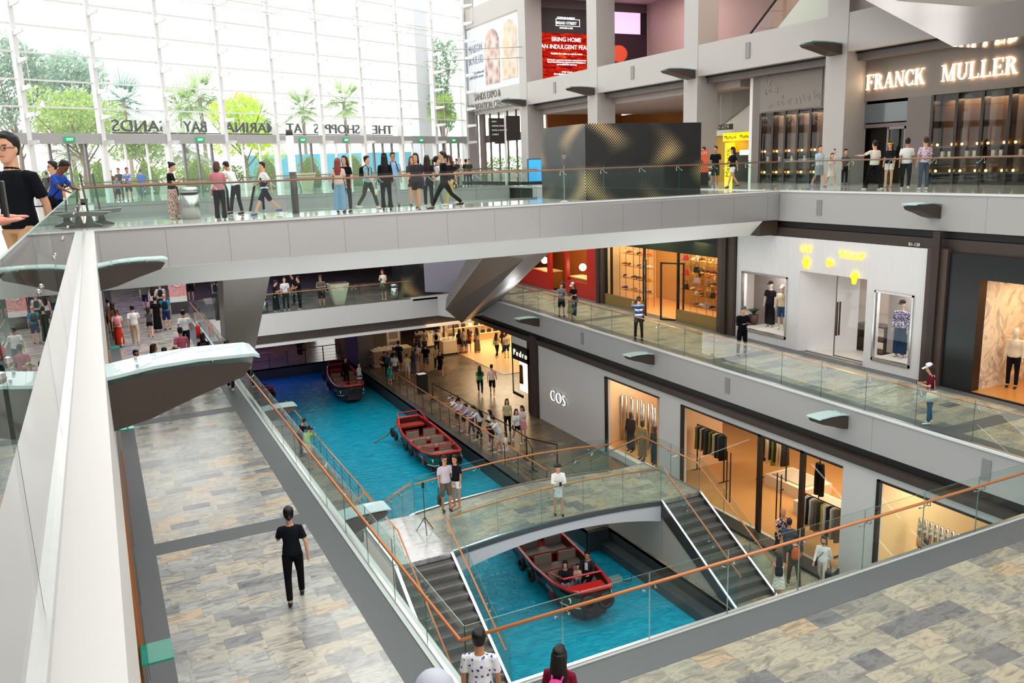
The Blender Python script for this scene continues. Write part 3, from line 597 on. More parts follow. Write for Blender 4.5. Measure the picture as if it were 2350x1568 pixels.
wbay('row of warm lit watch windows right of the dark shop door',17.2,22.3,L1,14.4,5); wbay('row of warm lit watch windows under the engraved numerals',27.6,31.5,L1,14.35,5)
area('watch_warm',(29.25,19.8,14.2),.4,70,WARM,(0,0,0),4.6); area('watch_warm',(29.25,29.5,14.2),.4,50,WARM,(0,0,0),3.6)
t=empty('shop_door',(28.95,24.8,L1),label='dark shop entrance with swirl gate and open glass door',cat='door')
MB().box(.0,.1,-1.4,1.4,2.25,2.4).obj('transom',TA2,t); MB().box(.02,.05,-1.35,1.35,2.45,3.2).obj('transom_glass',mat('6c7478',.1),t); MB().box(.3,.35,-.5,1.4,0,2.25).obj('gate',mat('120d0b',.3),t)
for i in range(7): 
    b=MB(); pts=[(.27,-.3+.22*i+.1*math.cos(a*.5)*(a/9),.3+.25*(i%3)+.12*math.sin(a*.5)*(a/9)) for a in range(22)]; b.tube(pts,.012,5); b.obj('scroll_ornament',mat('6a5038',.4,.6),t)
b=MB(); 
for a in (-1.35,-.55): b.box(.0,.06,a,a+.08,0,2.25)
b.box(0,.06,-1.35,-.5,2.15,2.25); b.obj('door_leaf_frame',mat('8b8480',.4),t); MB().box(.02,.04,-1.3,-.5,.05,2.2).obj('door_glass',CLEAR,t)
# ATM bay
S('wall_atm',28.9,29.1,32.1,32.3,L1,16.1,WHITE); S('wall_atm',29.1,30.6,32.0,32.1,L1,16,mat('c8c2bb',.5)); b=MB(); b.prism([(37.5,16),(33.2,16),(33.2,15.4),(37.0,13.7),(37.5,13.7)],30.5,30.6,'x'); b.obj('wall_atm',mat('8f8a85',.5),kind='structure'); S('wall_atm',30.6,30.8,32,37.6,13.5,16,mat('e6e4e2',.5)); S('wall_atm',30.8,31,32,37.6,L1,13.6,mat('b9932a',.5))  # the grey diagonal prism is a shadow painted onto the white upper wall
t=empty('hanging_sign',(30,35.3,13.9),label='black hanging sign reading ATM with an arrow',cat='sign'); hb=MB().box(-.03,.03,-.55,.55,-.14,.14).obj('board',mat('35322f',.4),t); text('lettering','ATM',.24,(-.05,-.05,-.08),FX,WHITE,hb,sp=1.2); text('arrow','>',.24,(-.05,.42,-.08),FX,WHITE,hb)
for y in (-.4,.4): MB().tube([(0,y,.14),(0,y,2.6)],.01,5).obj('hanger',STEEL,t)
YEL=emis('ffd400',1.5)
t=empty('bank_machine_surround',(30.6,35.0,L1),label='yellow lit cash machine surround',cat='cash machine'); MB().box(0,.1,-1.2,1.2,2.1,2.5).obj('header',YEL,t); MB().box(-.05,.1,.35,.95,0,2.0).obj('side_panel',YEL,t); MB().box(-.03,.1,-1.6,.5,0,1.5).obj('machine',mat('2a2c30',.3),t); MB().box(-.06,-.03,-1.1,-.2,1.35,1.6).obj('screen',emis('f4f4f4',1.5),t)
text('lettering','Maybank',.27,(-.02,.6,2.2),FX,BLACK,t); text('lettering','Maybank',.27,(-.02,-.6,2.2),FX,BLACK,t); text('lettering','Maybank',.42,(-.08,.55,.95),(PI/2,-PI/2,-PI/2),BLACK,t)
area('atm_yellow',(30.3,35.2,13.4),1.2,25,(1,.8,.1))
# back of entrance passage: orange wood wall, screens
S('wall_passage',33,40,60,60.3,L1,16.3,mat('b06a2c',.5)); S('wall_passage',40,40.3,33,62,L1,16,mat('b06a2c',.5),'orange timber wall at the back of the entrance passage'); S('wall_passage',36,36.3,36.5,41,L1,13.9,mat('c9b3a8',.5)); S('trim_8',39.6,40,33,62,13.4,14.1,mat('4a3e39',.5))
area('passage_light',(35,45,15.6),6,180,(1,.78,.6))
MB().box(0,.1,-4.5,4.5,-.5,.5).obj('led_strip_screen',emis('b9b4ea',1.2),label='long pale screen under the second floor ceiling',cat='screen').location=(38,42,15.6)
# dotted hoarding box
def dotmat(name,ax,off=0):
    m,nt,o=new(name); b=N(nt,'BsdfPrincipled'); b.inputs['Roughness'].default_value=.35; b.inputs['Base Color'].default_value=hx('232426')
    tc=N(nt,'TexCoord'); sp=N(nt,'SeparateXYZ'); nt.links.new(tc.outputs['Object'],sp.inputs[0])
    u=mth(nt,'ADD',sp.outputs[ax],off); v=sp.outputs[2]
    s=.1; a=mth(nt,'DIVIDE',mth(nt,'ADD',u,v),s); c=mth(nt,'DIVIDE',mth(nt,'SUBTRACT',u,v),s)
    fa=mth(nt,'SUBTRACT',mth(nt,'FRACT',a),.5); fc=mth(nt,'SUBTRACT',mth(nt,'FRACT',c),.5)
    d=mth(nt,'SQRT',mth(nt,'ADD',mth(nt,'MULTIPLY',fa,fa),mth(nt,'MULTIPLY',fc,fc)))
    w1=mth(nt,'SINE',mth(nt,'ADD',mth(nt,'MULTIPLY',u,2.6),mth(nt,'MULTIPLY',mth(nt,'SINE',mth(nt,'MULTIPLY',v,2.6)),1.5)))
    w2=mth(nt,'SINE',mth(nt,'ADD',mth(nt,'MULTIPLY',v,2.9),u))
    r=mth(nt,'MULTIPLY',mth(nt,'MAXIMUM',mth(nt,'MULTIPLY',mth(nt,'ADD',w1,mth(nt,'MULTIPLY',w2,.8)),1),0),.22)
    k=mth(nt,'LESS_THAN',d,r); nt.links.new(mix(nt,k,'232426','e8c98c'),b.inputs['Base Color']); nt.links.new(b.outputs[0],o.inputs[0]); return m
DOTX=dotmat('dotted_hoarding_x',0); DOTY=dotmat('dotted_hoarding_y',1)
def hoard(lab,x0,x1,y0,y1,z0,z1):
    t=empty('hoarding',(x0,y0,z0),label=lab,cat='hoarding')
    MB().box(0,x1-x0,0,.05,0,z1-z0).obj('front_panel',DOTX,t); MB().box(0,.05,.05,y1-y0,0,z1-z0).obj('side_panel',DOTY,t); MB().box(.05,x1-x0,.05,y1-y0,z1-z0-.1,z1-z0-.05).obj('lid',BLACK,t)
hoard('black hoarding box with gold dot pattern on the upper bridge',14.95,19.8,24.6,27.7,L1,13.62)
hoard('black dotted hoarding box on the far middle crossing',14.9,17.2,44.0,46,B1,8.3)
# tarpaulin & escalator truss below bridge
t=empty('escalator_truss',(17,42,5),label='brushed metal escalator cladding rising to the right under the upper bridge',cat='escalator')
A=[(15.9,40.5,5.0),(17.25,41.6,3.95),(19.6,42.6,4.4),(19.5,42.6,5.5),(16.0,40.5,5.6)]
B=[(12.3,27.0,9.35),(13.75,27.0,9.0),(15.0,27.0,9.3),(15.0,27,10.4),(12.3,27,10.4)]
b=MB(); v=[tuple(p[i]-(17,42,5)[i] for i in range(3)) for p in A+B]; b.add(v,[(0,1,2,3,4),(9,8,7,6,5)]+[(i,5+i,5+(i+1)%5,(i+1)%5) for i in range(5)]); b.obj('cladding',mat('989390',.42,.85),t)
t2=empty('tarpaulin',(16.3,42,6),label='grey tarpaulin hung over the closed escalator',cat='tarpaulin')
b=MB(); b.prism([(-.9,-.2),(.9,-.4),(1.7,1.0),(3.2,3),(-.9,3)],0,.06,'y'); b.obj('sheet',mat('8d8d9c',.7),t2)
b=MB(); b.obox((1.0,-.2,.1),(-2.6,-12,3.9),.08,.75); b.obj('dark_side',mat('1c1f22',.3),t2)
# slanted strut left
t=empty('slanted_strut',(4,30,7),label='slanted grey metal support left under the upper bridge',cat='support')
b=MB(); v=[(3.15,25.6,9.75),(4.6,25.6,9.75),(4.6,27,9.75),(3.15,27,9.75),(4.15,36,4.2),(5.15,36,4.2),(5.15,37,4.2),(4.15,37,4.2)]
b.add([tuple(p[i]-(4,30,7)[i] for i in range(3)) for p in v],[(3,2,1,0),(4,5,6,7),(0,1,5,4),(1,2,6,5),(2,3,7,6),(3,0,4,7)]); b.obj('cladding',mat('8f8b88',.35,.7),t)
# ------------------------------------------------------------ glass facade
ux,uy=.8944,.4472; ang=math.atan2(.5,1)
FAC0=Vector((.75,50,0)); WHM=mat('e9ebec',.45,name='white_mullion'); DG=mat('77777a',.4)
k0,k1=-3,8
for k in range(k0,k1+1):
    p=FAC0+Vector((ux,uy,0))*3.7*k
    t=empty('facade_mullion',(p.x,p.y,L1),ang,label='white steel mullion with bracket arms, number %d from the left end of the glass facade'%(k-k0+1),cat='mullion')
    t['kind']='structure'
    MB().box(-.11,.11,-.35,.05,0,19.2).obj('post',WHM,t)
    b=MB(); bc=MB()
    for i in range(13):
        z=3.05+1.28*i; Ln=.95 if i!=6 else 1.35
        b.add([(-.05,-.3,z-.14),(.05,-.3,z-.14),(.05,-.3,z+.12),(-.05,-.3,z+.12),(-.04,-.3-Ln,z-.05),(.04,-.3-Ln,z-.05),(.04,-.3-Ln,z+.09),(-.04,-.3-Ln,z+.09)],[(3,2,1,0),(4,5,6,7),(0,1,5,4),(1,2,6,5),(2,3,7,6),(3,0,4,7)])
    b.obj('arm',WHM,t); bc.tube([(0,-1.2,2.6),(0,-1.2,19)],.014,5); bc.obj('cable',STEEL,t)
    if k<k1:
        w=empty('window_%d'%(k-k0+1),(p.x,p.y,L1),ang); w['kind']='structure'; w['label']='tall glass bay %d of the facade from the left'%(k-k0+1)
        MB().box(.1,3.6,-.02,.0,3.5,19.2).obj('pane',FACG,w)
        b=MB()
        for i in range(1,13): b.box(.05,3.65,-.12,.0,3.5+1.28*i-.04,3.5+1.28*i+.04)
        b.obj('transom',WHM,w)
        d=empty('door_%d'%(k-k0+1),(p.x,p.y,L1),ang); d['kind']='structure'; d['label']='glass door bay %d below the facade header'%(k-k0+1)
        MB().box(.05,3.65,-.3,.02,3.0,3.52).obj('header',mat('aeaeb1',.45),d); MB().box(.1,3.6,-.02,0,0,3.0).obj('pane',FACG,d)
        dd=k%2
        for x,w_ in ((.95,.12),(1.85,.1),(2.75,.12)) if dd else ((1.2,.07),(2.45,.07)): MB().box(x,x+w_,-.1,.05,0,3.0).obj('frame_post',DG if dd else WHM,d)
        if k in (-2,-1,1,3,4,6,7): 
            e=empty('exit_sign',tuple(p+Vector((ux,uy,0))*1.9-Vector((-uy*.35,ux*.35,-13.95+0)) ) if 0 else (p.x+ux*1.9+uy*.36,p.y+uy*1.9-ux*.36,L1+3.22),ang,label='green illuminated exit sign on the door header, '+['leftmost','second from the left','third from the left','fourth from the left','fifth from the left','sixth from the left','rightmost'][[-2,-1,1,3,4,6,7].index(k)],cat='exit sign')
            eb=MB().box(-.28,.28,-.04,0,-.12,.12).obj('box',emis('0b8a50',.9),e); text('lettering','EXIT',.17,(0,-.05,-.06),FY,emis('eafff2',1.2),eb,ext=.002)
# horizontal cable truss
t=empty('cable_truss',(0,0,0),label='long horizontal tension cables in front of the upper glass',cat='cable')
q=Vector((uy,-ux,0))
for dzv in (0,.55):
    a=FAC0+Vector((ux,uy,0))*3.7*-3+q*1.7+Vector((0,0,L1+10.45+dzv)); c=FAC0+Vector((ux,uy,0))*3.7*7.6+q*1.7+Vector((0,0,L1+10.45+dzv)); MB().tube([a,c],.018,5).obj('cable',STEEL,t)
for z in (19.3,20.0): MB().tube([(21,55.3,z),(27.8,53.9,z+.25)],.03,6).obj('rod',STEEL,t)
# mirrored lettering outside the glass
t=empty('building_sign',(11.6,55.9,14.78),label='black lettering THE SHOPPES AT MARINA BAY SANDS seen mirrored through the glass',cat='sign')
LB=mat('1b1d1c',.4)
RZ=(PI/2,0,PI+ang)
MB().obox((-ux*11.5,-uy*11.5,-.08),(ux*9.6,uy*9.6,-.08),.08,.07).obj('rail',LB,t)
for wd,c,wl in (('THE',8.61,2.18),('SHOPPES',4.35,5.09),('AT',.69,1.23),('MARINA',-2.6,4.33),('BAY',-6.44,1.75),('SANDS',-9.86,3.67)):
    nat={'THE':1.72,'SHOPPES':4.35,'AT':1.12,'MARINA':3.75,'BAY':1.85,'SANDS':3.1}[wd]; text('lettering',wd,.88,(ux*c,uy*c,0),RZ,LB,t,ext=.06,off=.012,sx=wl/nat)
# ------------------------------------------------------------ outside
S('ground',-60,120,48.2,140,L1-.5,L1-.13,mat('b8b6ae',.8),'pale plaza outside the glass')
S('wall_planter',-30,60,66,66.6,L1-.2,L1+.5,mat('d8d6d0',.7),'low planter wall outside')
rnd=random.Random(3)
def leafmat(c1,c2):
    k='leaf'+c1
    if k in MATS: return MATS[k]
    m,nt,o=new('leaves_'+c1); oi=N(nt,'NewGeometry'); d=N(nt,'BsdfDiffuse'); tr=N(nt,'BsdfTranslucent'); cc=ramp(nt,oi.outputs['Random Per Island'],[(0,c1),(1,c2)]); nt.links.new(cc,d.inputs[0]); nt.links.new(cc,tr.inputs[0])
    x=N(nt,'MixShader'); x.inputs[0].default_value=.45; nt.links.new(d.outputs[0],x.inputs[1]); nt.links.new(tr.outputs[0],x.inputs[2]); nt.links.new(x.outputs[0],o.inputs[0]); MATS[k]=m; return m
BARK=mat('77685a',.9)
def leaves(blobs,n,s,m,name,par,fill=.35):
    b=MB(); tot=sum(r[3]*r[4]*r[5] for r in blobs)
    for (x,y,z,rx,ry,rz) in blobs:
        for i in range(int(n*rx*ry*rz/tot)):
            v=Vector((rnd.gauss(0,1),rnd.gauss(0,1),rnd.gauss(0,1))).normalized()*(rnd.uniform(fill,1)**.4)
            c=Vector((x+v.x*rx,y+v.y*ry,z+v.z*rz)); a=Vector((rnd.uniform(-1,1),rnd.uniform(-1,1),rnd.uniform(-1,1))).normalized(); u=a.orthogonal().normalized(); w=a.cross(u); k=s*rnd.uniform(.6,1.3)
            b.add([c-u*k,c+w*k*.5,c+u*k,c-w*k*.5],[(0,1,2,3)])
    return b.obj(name,m,par)
def tree(lab,x,y,z0,H,W,c1,c2,n=2600,s=.16,th=.45):
    t=empty('tree',(x,y,z0),label=lab,cat='tree'); b=MB(); b.tube([(0,0,0),(.1,0,H*.25),(0,.1,H*th)],[.2,.16,.12],8)
    for i in range(7):
        a=i*.9; b.tube([(0,0,H*(.2+.04*i)),(math.cos(a)*W*.25,math.sin(a)*W*.2,H*(.42+.04*i)),(math.cos(a)*W*.4,math.sin(a)*W*.3,H*(.55+.05*i))],[.08,.05,.02],5)
    b.obj('trunk',BARK,t)
    bl=[(0,0,H*.72,W*.3,W*.3,H*.25)]+[(math.cos(a)*W*.3*rnd.uniform(.6,1.2),math.sin(a)*W*.3,H*rnd.uniform(th,.85),W*.2,W*.2,H*.12) for a in [i*.63 for i in range(10)]]
    leaves(bl,n,s,leafmat(c1,c2),'foliage',t)
tree('dense dark green tree at the far left outside the glass',-4.6,75,L1,12.5,7,'7a9486','a4bca8',4200,.2)  # leaf colours of this tree and the following ones paled to carry haze
tree('tall bluish green tree with a pointed top outside the left bays',-.3,80,L1,12,6.5,'8cae9c','bcd4c4',4200,.2)
tree('broad light green tree in the second bay outside',-.3,68,L1,7.7,7.5,'8cac5c','c4dc8c',5200,.15,.5)
tree('bright yellow green tree outside the middle bays',11.3,71,L1,7.7,6.2,'a8d820','d8f040',4200,.14,.35)
tree('tall green tree outside behind the right pillar',29.6,74,L1,13,3.4,'5c8c64','90b888',3600,.16)
tree('low green tree outside left of the yellow tree',4.5,84,L1,6.5,6,'7c9c5c','a8c080',2400,.18)
def palm(lab,x,y,z0,H,W,c1='8cac74',c2='b4cc98'):
    t=empty('palm_tree',(x,y,z0),label=lab,cat='palm tree'); MB().tube([(0,0,0),(.05,0,H*.5),(0,0,H*.86)],[.22,.16,.18],8).obj('trunk',mat('94827a',.9),t)
    b=MB(); top=Vector((0,0,H*.86))
    W*=1.35
    for i in range(32):
        a=i*2.4; el=rnd.uniform(-.7,1.2); L=W*.5*rnd.uniform(.8,1.1); d=Vector((math.cos(a)*math.cos(el),math.sin(a)*math.cos(el),math.sin(el)))
        c=top+d*L*.38; u=d.cross(Vector((0,0,1))).normalized()
        for j in range(11):
            g=(j-5)/5*1.15; e=c+(d*math.cos(g)+u*math.sin(g))*L*.62+Vector((0,0,-.18*L*abs(g)-.1)); w=u*.085
            b.add([c-w,c+w,e+w*.3,e-w*.3],[(0,1,2,3)])
        b.tube([top,c],.025,4)
    b.obj('fronds',leafmat(c1,c2),t)
palm('slender palm top left of the yellow tree',9.4,80,L1,9,5); palm('palm behind the word BAY',8.3,86,L1,8.6,5); palm('palm outside above the word AT',19.4,85,L1,8.3,4.6); palm('palm outside above the word SHOPPES',23.6,85,L1,9.1,5.5)
palm('bluish palm right of the broad light green tree',3.7,90,L1,9.6,5,'6c9888','94b8a8'); palm('palm outside left of the far right mullions',27.3,68,L1,7,2.4,'7ca040','b0c860'); palm('low fan palm behind the glass doors in the middle',7.2,73,L1,3.8,5,'a8c0a8','c8d8c0'); palm('low fan palm behind the glass doors on the left',-1,74,L1,3.6,5,'a8b8a0','c8d4b8')
palm('palm outside far behind the words MARINA',15.5,88,L1,7.5,5)
for i,(x,r) in enumerate(((.6,.8),(3.4,.85),(6.6,.9),(11.3,.95),(14.3,.95),(17.6,.95))):
    t=empty('topiary_shrub',(x*1.04,64.4,L1),label='clipped conical shrub outside the doors, '+['leftmost','second from the left','third from the left','fourth from the left','fifth from the left','sixth from the left','rightmost'][i if i<5 else 6],cat='shrub')
    MB().lathe((0,0,0),[(r*.8,0),(r*.95,.5),(r*.8,1.2),(r*.45,1.9),(.05,2.3)],16).obj('core',mat('4c6c2c',.9),t,True); leaves([(0,0,1.05,r*1.02,r*1.02,1.3)],900,.07,leafmat('6c8c34','a4bc50'),'foliage',t,.8)
for i,(x,w,c) in enumerate(((-2,6,'5c8c40'),(5,5,'7cac4c'),(9.5,4,'4c7c3c'),(27,3,'2c5c34'),(34,7,'5c8c5c'))):
    t=empty('hedge',(x,69,L1),label='leafy hedge behind the planter wall outside, '+['far left','left of centre','under the yellow tree','right end','behind the revolving door'][i],cat='hedge'); t['kind']='stuff'
    leaves([(0,0,.9,w*.5,1,1.1)],1800,.12,leafmat(c,'a4c468'),'foliage',t,.2)
b=MB().box(-9,9,0,.1,0,2.7).obj('construction_hoarding',mat('5cbcdc',.6),label='bright blue hoarding outside the right bays',cat='hoarding'); b.location=(21,76,L1)
b=MB().box(-.9,.9,-1,1,0,19).obj('building_pillar',mat('bdc0c8',.7),label='broad grey concrete pillar outside the right end of the glass',cat='pillar'); b.location=(28.3,75,L1)
t=empty('lamp_post',(-3.2,66,L1),label='tall thin pale lamp post outside at the far left',cat='lamp post'); MB().tube([(0,0,0),(0,0,9)],[.1,.06]).obj('pole',mat('b4bcc8',.4),t)
leaves([(x,66.3,L1+.65,1.2,.3,.2) for x in range(9,20,2)],500,.06,leafmat('c83c9c','e880c0'),'flower_bed',None).update_tag()
fb=bpy.data.objects['flower_bed']; tag(fb,'magenta flowers in the planter outside','flowers',kind='stuff')
# ------------------------------------------------------------ people
def Rx(v,a): c,s=math.cos(a),math.sin(a); return Vector((v.x,v.y*c-v.z*s,v.y*s+v.z*c))
def person(sp,nm='person',cat='person',detail=None):
    x,y,z,Ht,h,pose,hair,hc,top,tc,bot,bc,sc_,ex,sk,lab=sp
    s=Ht/1.75; child=Ht<1.45; R=empty(nm,(x,y,z),h,label=lab,cat=cat)
    dist=math.hypot(math.hypot(x,y),z+1-12.4); vox=max(.009,min(.022,.0011*dist)) if detail is None else detail
    SK=mat(sk,.55,spec=.3,name='skin_'+sk) if nm=='person' else mat(sk,.4)
    exs=dict((e.split(':')+[''])[:2] for e in ex.split()) if ex else {}
    fem=hair in('long','bob','bun','ponytail','bunlow','braid')
    # pose: per leg (hip flex, knee), per arm (flex, abduct, elbow, inward)
    lg=[(0.03,.02),(-.02,.02)]; ar=[(.05,.14,.18,.0),(.05,.14,.18,.0)]; lean=.0; hp=.0; lift=0
    if pose in('walk','walkback'): lg=[(.38,.12),(-.28,.35)]; ar=[(-.35,.13,.25,0),(.35,.13,.35,0)]
    if pose=='walkback': lg=[(-.12,.25),(.25,.05)]; ar=[(.5,.2,.9,.3),(-.3,.28,.25,0)]
    if pose=='stride': lg=[(.55,.1),(-.5,.35)]; ar=[(-.45,.13,.3,0),(.3,.13,.9,.5)]
    if pose in('phone','phoneup'): ar=[(.35,.16,1.5,.55),(.35,.16,1.5,.55)]; hp=.35; lg=[(.05,.02),(-.05,.1)]
    if pose=='armsfold': ar=[(.5,.2,1.35,1.1),(.45,.2,1.35,1.1)]; lean=.1
    if pose in('lean','leanL'): lean=.42; ar=[(.95,.2,.7,.4),(.95,.2,.7,.4)]; hp=.1; lg=[(.25,.05),(.0,.2)]
    if pose=='leanL': lean=.3; hp=.55; ar=[(.5,.2,.9,.6),(.6,.3,.5,.1)]
    if pose in('selfie','handsup'): ar=[(1.2,.15,1.0,.3),(1.2,.15,1.0,.3)]; lg=[(.2,.02),(-.15,.05)]
    if pose=='point': ar=[(1.1,.3,.5,-.2),(.05,.14,.2,0)]; lg=[(.35,.02),(-.3,.1)]
    if pose=='reach': ar=[(.9,.15,.4,.1),(.8,.15,.5,.1)]
    if pose=='bend': lean=1.1; ar=[(1.3,.1,.3,.2),(1.3,.1,.3,.2)]; lg=[(.1,.1),(-.1,.1)]; hp=-.4
    if pose=='sit': lg=[(1.5,1.45),(1.5,1.45)]; ar=[(.45,.12,1.1,.4),(.45,.12,1.1,.4)]; lean=.08
    up=Vector((0,-math.sin(lean),math.cos(lean))); fw=Vector((0,-math.cos(lean),-math.sin(lean)))
    P0=Vector((0,0,.95)); N0=P0+up*.50; Wd=.165 if fem else .185
    if child: Wd*=.85
    legs=[];lo=9
    for sg,(a,k) in zip((1,-1),lg):
        hp0=P0+Vector((sg*.088,0,-.03)); kn=hp0+Vector((sg*.05,-math.sin(a),-math.cos(a)))*.435; q=a-k; an=kn+Vector((0,-math.sin(q),-math.cos(q)))*.405; legs.append((hp0,kn,an,q)); lo=min(lo,an.z)
    dzv=Vector((0,0,.085-lo)); P0=P0+dzv; N0=N0+dzv; legs=[(a+dzv,b+dzv,c+dzv,q) for a,b,c,q in legs]
    arms=[]
    for sg,(a,ab,e,inw) in zip((1,-1),ar):
        sh=N0+Vector((sg*Wd,0,0))-up*.055; a-=lean*.0
        d1=Vector((sg*math.sin(ab),-math.sin(a)*math.cos(ab),-math.cos(a)*math.cos(ab))); el=sh+d1*.28
        g=a+e; d2=Vector((-sg*math.sin(inw)+sg*math.sin(ab)*.3,-math.sin(g)*math.cos(inw),-math.cos(g)*math.cos(inw))).normalized(); wr=el+d2*.245
        arms.append((sh,el,wr,d2,sg))
    hd=Vector((0,-math.sin(lean*.6+hp),math.cos(lean*.6+hp))); nk=N0+up*.03; hs=1.2 if child else 1.08; HC=nk+hd*(.152*hs)+Vector((0,-.015,0)); hf=Vector((0,-hd.z,hd.y)) # face dir
    def HP(a,b,c): return HC+Vector((a*hs,0,0))+hf*(b*hs)+hd*(c*hs)   # right, forward, up
    def sc(v): return v*s
    V=vox/s
    def fin_(b,name,m,vx=None,sm=2,par=R,**k):
        b.v=[(p[0]*s,p[1]*s,p[2]*s) for p in b.v]; o=b.obj(name,m,par,**k); remesh(o,vx or vox,sm); return o
    # body --------------------------------------------------
    b=MB(); wr_=(.115,.15,.13) if fem else (.125,.145,.15)
    b.tube([P0-up*.06,P0+up*.03,P0+up*.2,P0+up*.36,N0-up*.03,N0+up*.0],[(.13,.095),(.15,.105),(wr_[0],.085),(.15,.105),(.13,.085),(.07,.06)],12)
    b.tube([N0-up*.03,nk+hd*.1],[.055,.05] if fem or child else [.066,.06],10)
    # head: lofted skull with jaw
    prof=[(-.125,.03,.028,.05),(-.105,.046,.05,.035),(-.06,.062,.075,.012),(-.01,.07,.088,.0),(.04,.074,.095,-.005),(.085,.066,.085,-.008),(.115,.04,.055,-.01),(.125,.01,.02,-.01)]
    n=14; v=[];f=[]
    for (c,rx,ry,fo) in prof:
        for k in range(n):
            t=2*PI*k/n; v.append(HP(rx*math.cos(t),fo+ry*math.sin(t),c))
    for i in range(len(prof)-1):
        for k in range(n): f.append((i*n+k,i*n+(k+1)%n,(i+1)*n+(k+1)%n,(i+1)*n+k))
    f+=[tuple(range(n-1,-1,-1)),tuple(range((len(prof)-1)*n,len(prof)*n))]; b.add(v,f)
    b.tube([HP(0,.085,.015),HP(0,.1,-.015),HP(0,.108,-.035),HP(0,.085,-.045)],[.008,.012,.017,.008],6)   # nose
    for sg in (-1,1): b.ball(HP(sg*.074,-.005,-.015),(.012,.02,.032),6,5)
    for (a,k,an,q) in legs:
        b.tube([a,(a+k)/2,k,k+(an-k)*.35,an],[.085,.075,.053,.055,.036],10)
        b.tube([an+Vector((0,.04,-.04)),an+Vector((0,-.04,-.05)),an+Vector((0,-.15,-.065))],[.035,.04,.03],8)
    for (sh,el,wr,d,sg) in arms:
        b.tube([sh-Vector((sg*.05,0,-.01)),sh,(sh+el)/2,el,el+(wr-el)*.4,wr],[.045,.048,.043,.036,.036,.024],8)
        side=d.cross(Vector((0,0,1))) if abs(d.z)<.9 else Vector((0,1,0)); side=(side-d*side.dot(d)).normalized(); nr=d.cross(side); curl=Vector((-sg*.5,-.3,0))
        pc=wr+d*.045; b.tube([wr,pc,wr+d*.085],[(.022,.022),(.036,.017),(.034,.015)] if 1 else .03,8)
        for i in range(4):
            o_=side*(-.028+.019*i); L=(.062,.072,.068,.052)[i]; c=Vector((-sg,0,0))*.35
            p=wr+d*.08+o_; q1=p+(d+c*.4).normalized()*L*.55; q2=q1+(d+c*1.6).normalized()*L*.5; b.tube([p,q1,q2],[.0095,.009,.007],6)
        tb=wr+d*.03-side*.03; b.tube([tb,tb+(d*.6-side*.8).normalized()*.035,tb+(d*.9-side*.5).normalized()*.062],[.012,.011,.008],6)
    fin_(b,'body',SK)
    # clothes -----------------------------------------------
    G=.014
    def fab(c): return fabric(c)
    TC=fab(tc)
    if bot in('pants','wide','flare','shorts'):
        b=MB(); b.tube([P0-up*.07,P0+up*.02,P0+up*.1],[(.15,.115),(.162,.118),(.135,.1)],12)
        for (a,k,an,q) in legs:
            if bot=='shorts':
                e=a+(k-a)*(.55 if fem else .98); b.tube([a,(a+e)/2,e],[.096,.09,.08 if not fem else .094],10)
            else:
                r={'pants':[.098,.085,.066,.062,.056],'wide':[.1,.105,.105,.11,.115],'flare':[.098,.082,.064,.066,.085]}[bot]; b.tube([a,(a+k)/2,k,k+(an-k)*.4,an+(k-an)*.04],r,10)
        fin_(b,'shorts' if bot=='shorts' else 'trousers',fab(bc))
    else:
        L={'skirt':.42,'longskirt':.80}[bot]; 
        kx=max(abs(l[2].y)*.6 for l in legs) if L>.6 else .06
        b=MB()
        b.tube([P0+up*.1,P0,P0-Vector((0,0,L*.5)),P0-Vector((0,0,L))],[(.125,.095),(.165,.13),(.19,.16+kx*.4),(.22 if L<.6 else .21,.17+kx*.6)],16); fin_(b,'skirt',fab(bc))
    b=MB(); low=-.03 if top in('tee','polo','suit','jacket','long') else .0
    if top=='cardigan': low=-.3
    b.tube([P0+up*low,P0+up*.05,P0+up*.2,P0+up*.36,N0-up*.035,N0+up*.005],[(.172,.13),(.168,.126),(wr_[0]+.025,.108),(.166,.122),(.145,.1),(.068,.06)],12)
    for (sh,el,wr,d,sg) in arms:
        if top=='tank': continue
        if top in('long','jacket','suit','cardigan'): b.tube([sh-Vector((sg*.07,0,-.012)),sh,(sh+el)/2,el,el+(wr-el)*.5,wr-(wr-el)*.05],[.05,.058,.056,.05,.046,.038],8)
        else: b.tube([sh-Vector((sg*.07,0,-.012)),sh,(sh+el)/2,sh+(el-sh)*.74],[.05,.058,.059,.062],8)
    T=fin_(b,{'tee':'shirt','polo':'polo_shirt','tank':'sleeveless_top','long':'long_sleeved_top','jacket':'jacket','suit':'suit_jacket','cardigan':'cardigan'}[top],TC)
    if top=='suit' or top=='cardigan' or (top=='jacket' and pose=='sit'):
        b=MB(); b.prism([(-.045,N0.z-.02),(.045,N0.z-.02),(.0 if top=='suit' else .05,N0.z-.26),(-.0 if top=='suit' else -.05,N0.z-.26)],N0.y-.137,N0.y-.12,'y'); b.v=[tuple(c*s for c in p) for p in b.v]; b.obj('inner_shirt',mat('eeeeee',.8),T)
    if top=='polo':
        b=MB(); b.torus((0,N0.y,N0.z+.01),.055,.014,Matrix.Rotation(-.25,4,'X'),14,6); b.v=[tuple(c*s for c in p) for p in b.v]; b.obj('collar',TC,T,True)
    # shoes
    for (a,k,an,q) in legs:
        b=MB(); b.tube([an+Vector((0,.06,-.045)),an+Vector((0,0,-.04)),an+Vector((0,-.1,-.055)),an+Vector((0,-.175,-.062))],[(.036,.04),(.042,.045),(.045,.032),(.03,.022)],8); fin_(b,'shoe',mat(sc_,.5),None,1)
    # hair
    HM=mat(hc,.45,spec=.4,name='hair_'+hc)
    b=MB()
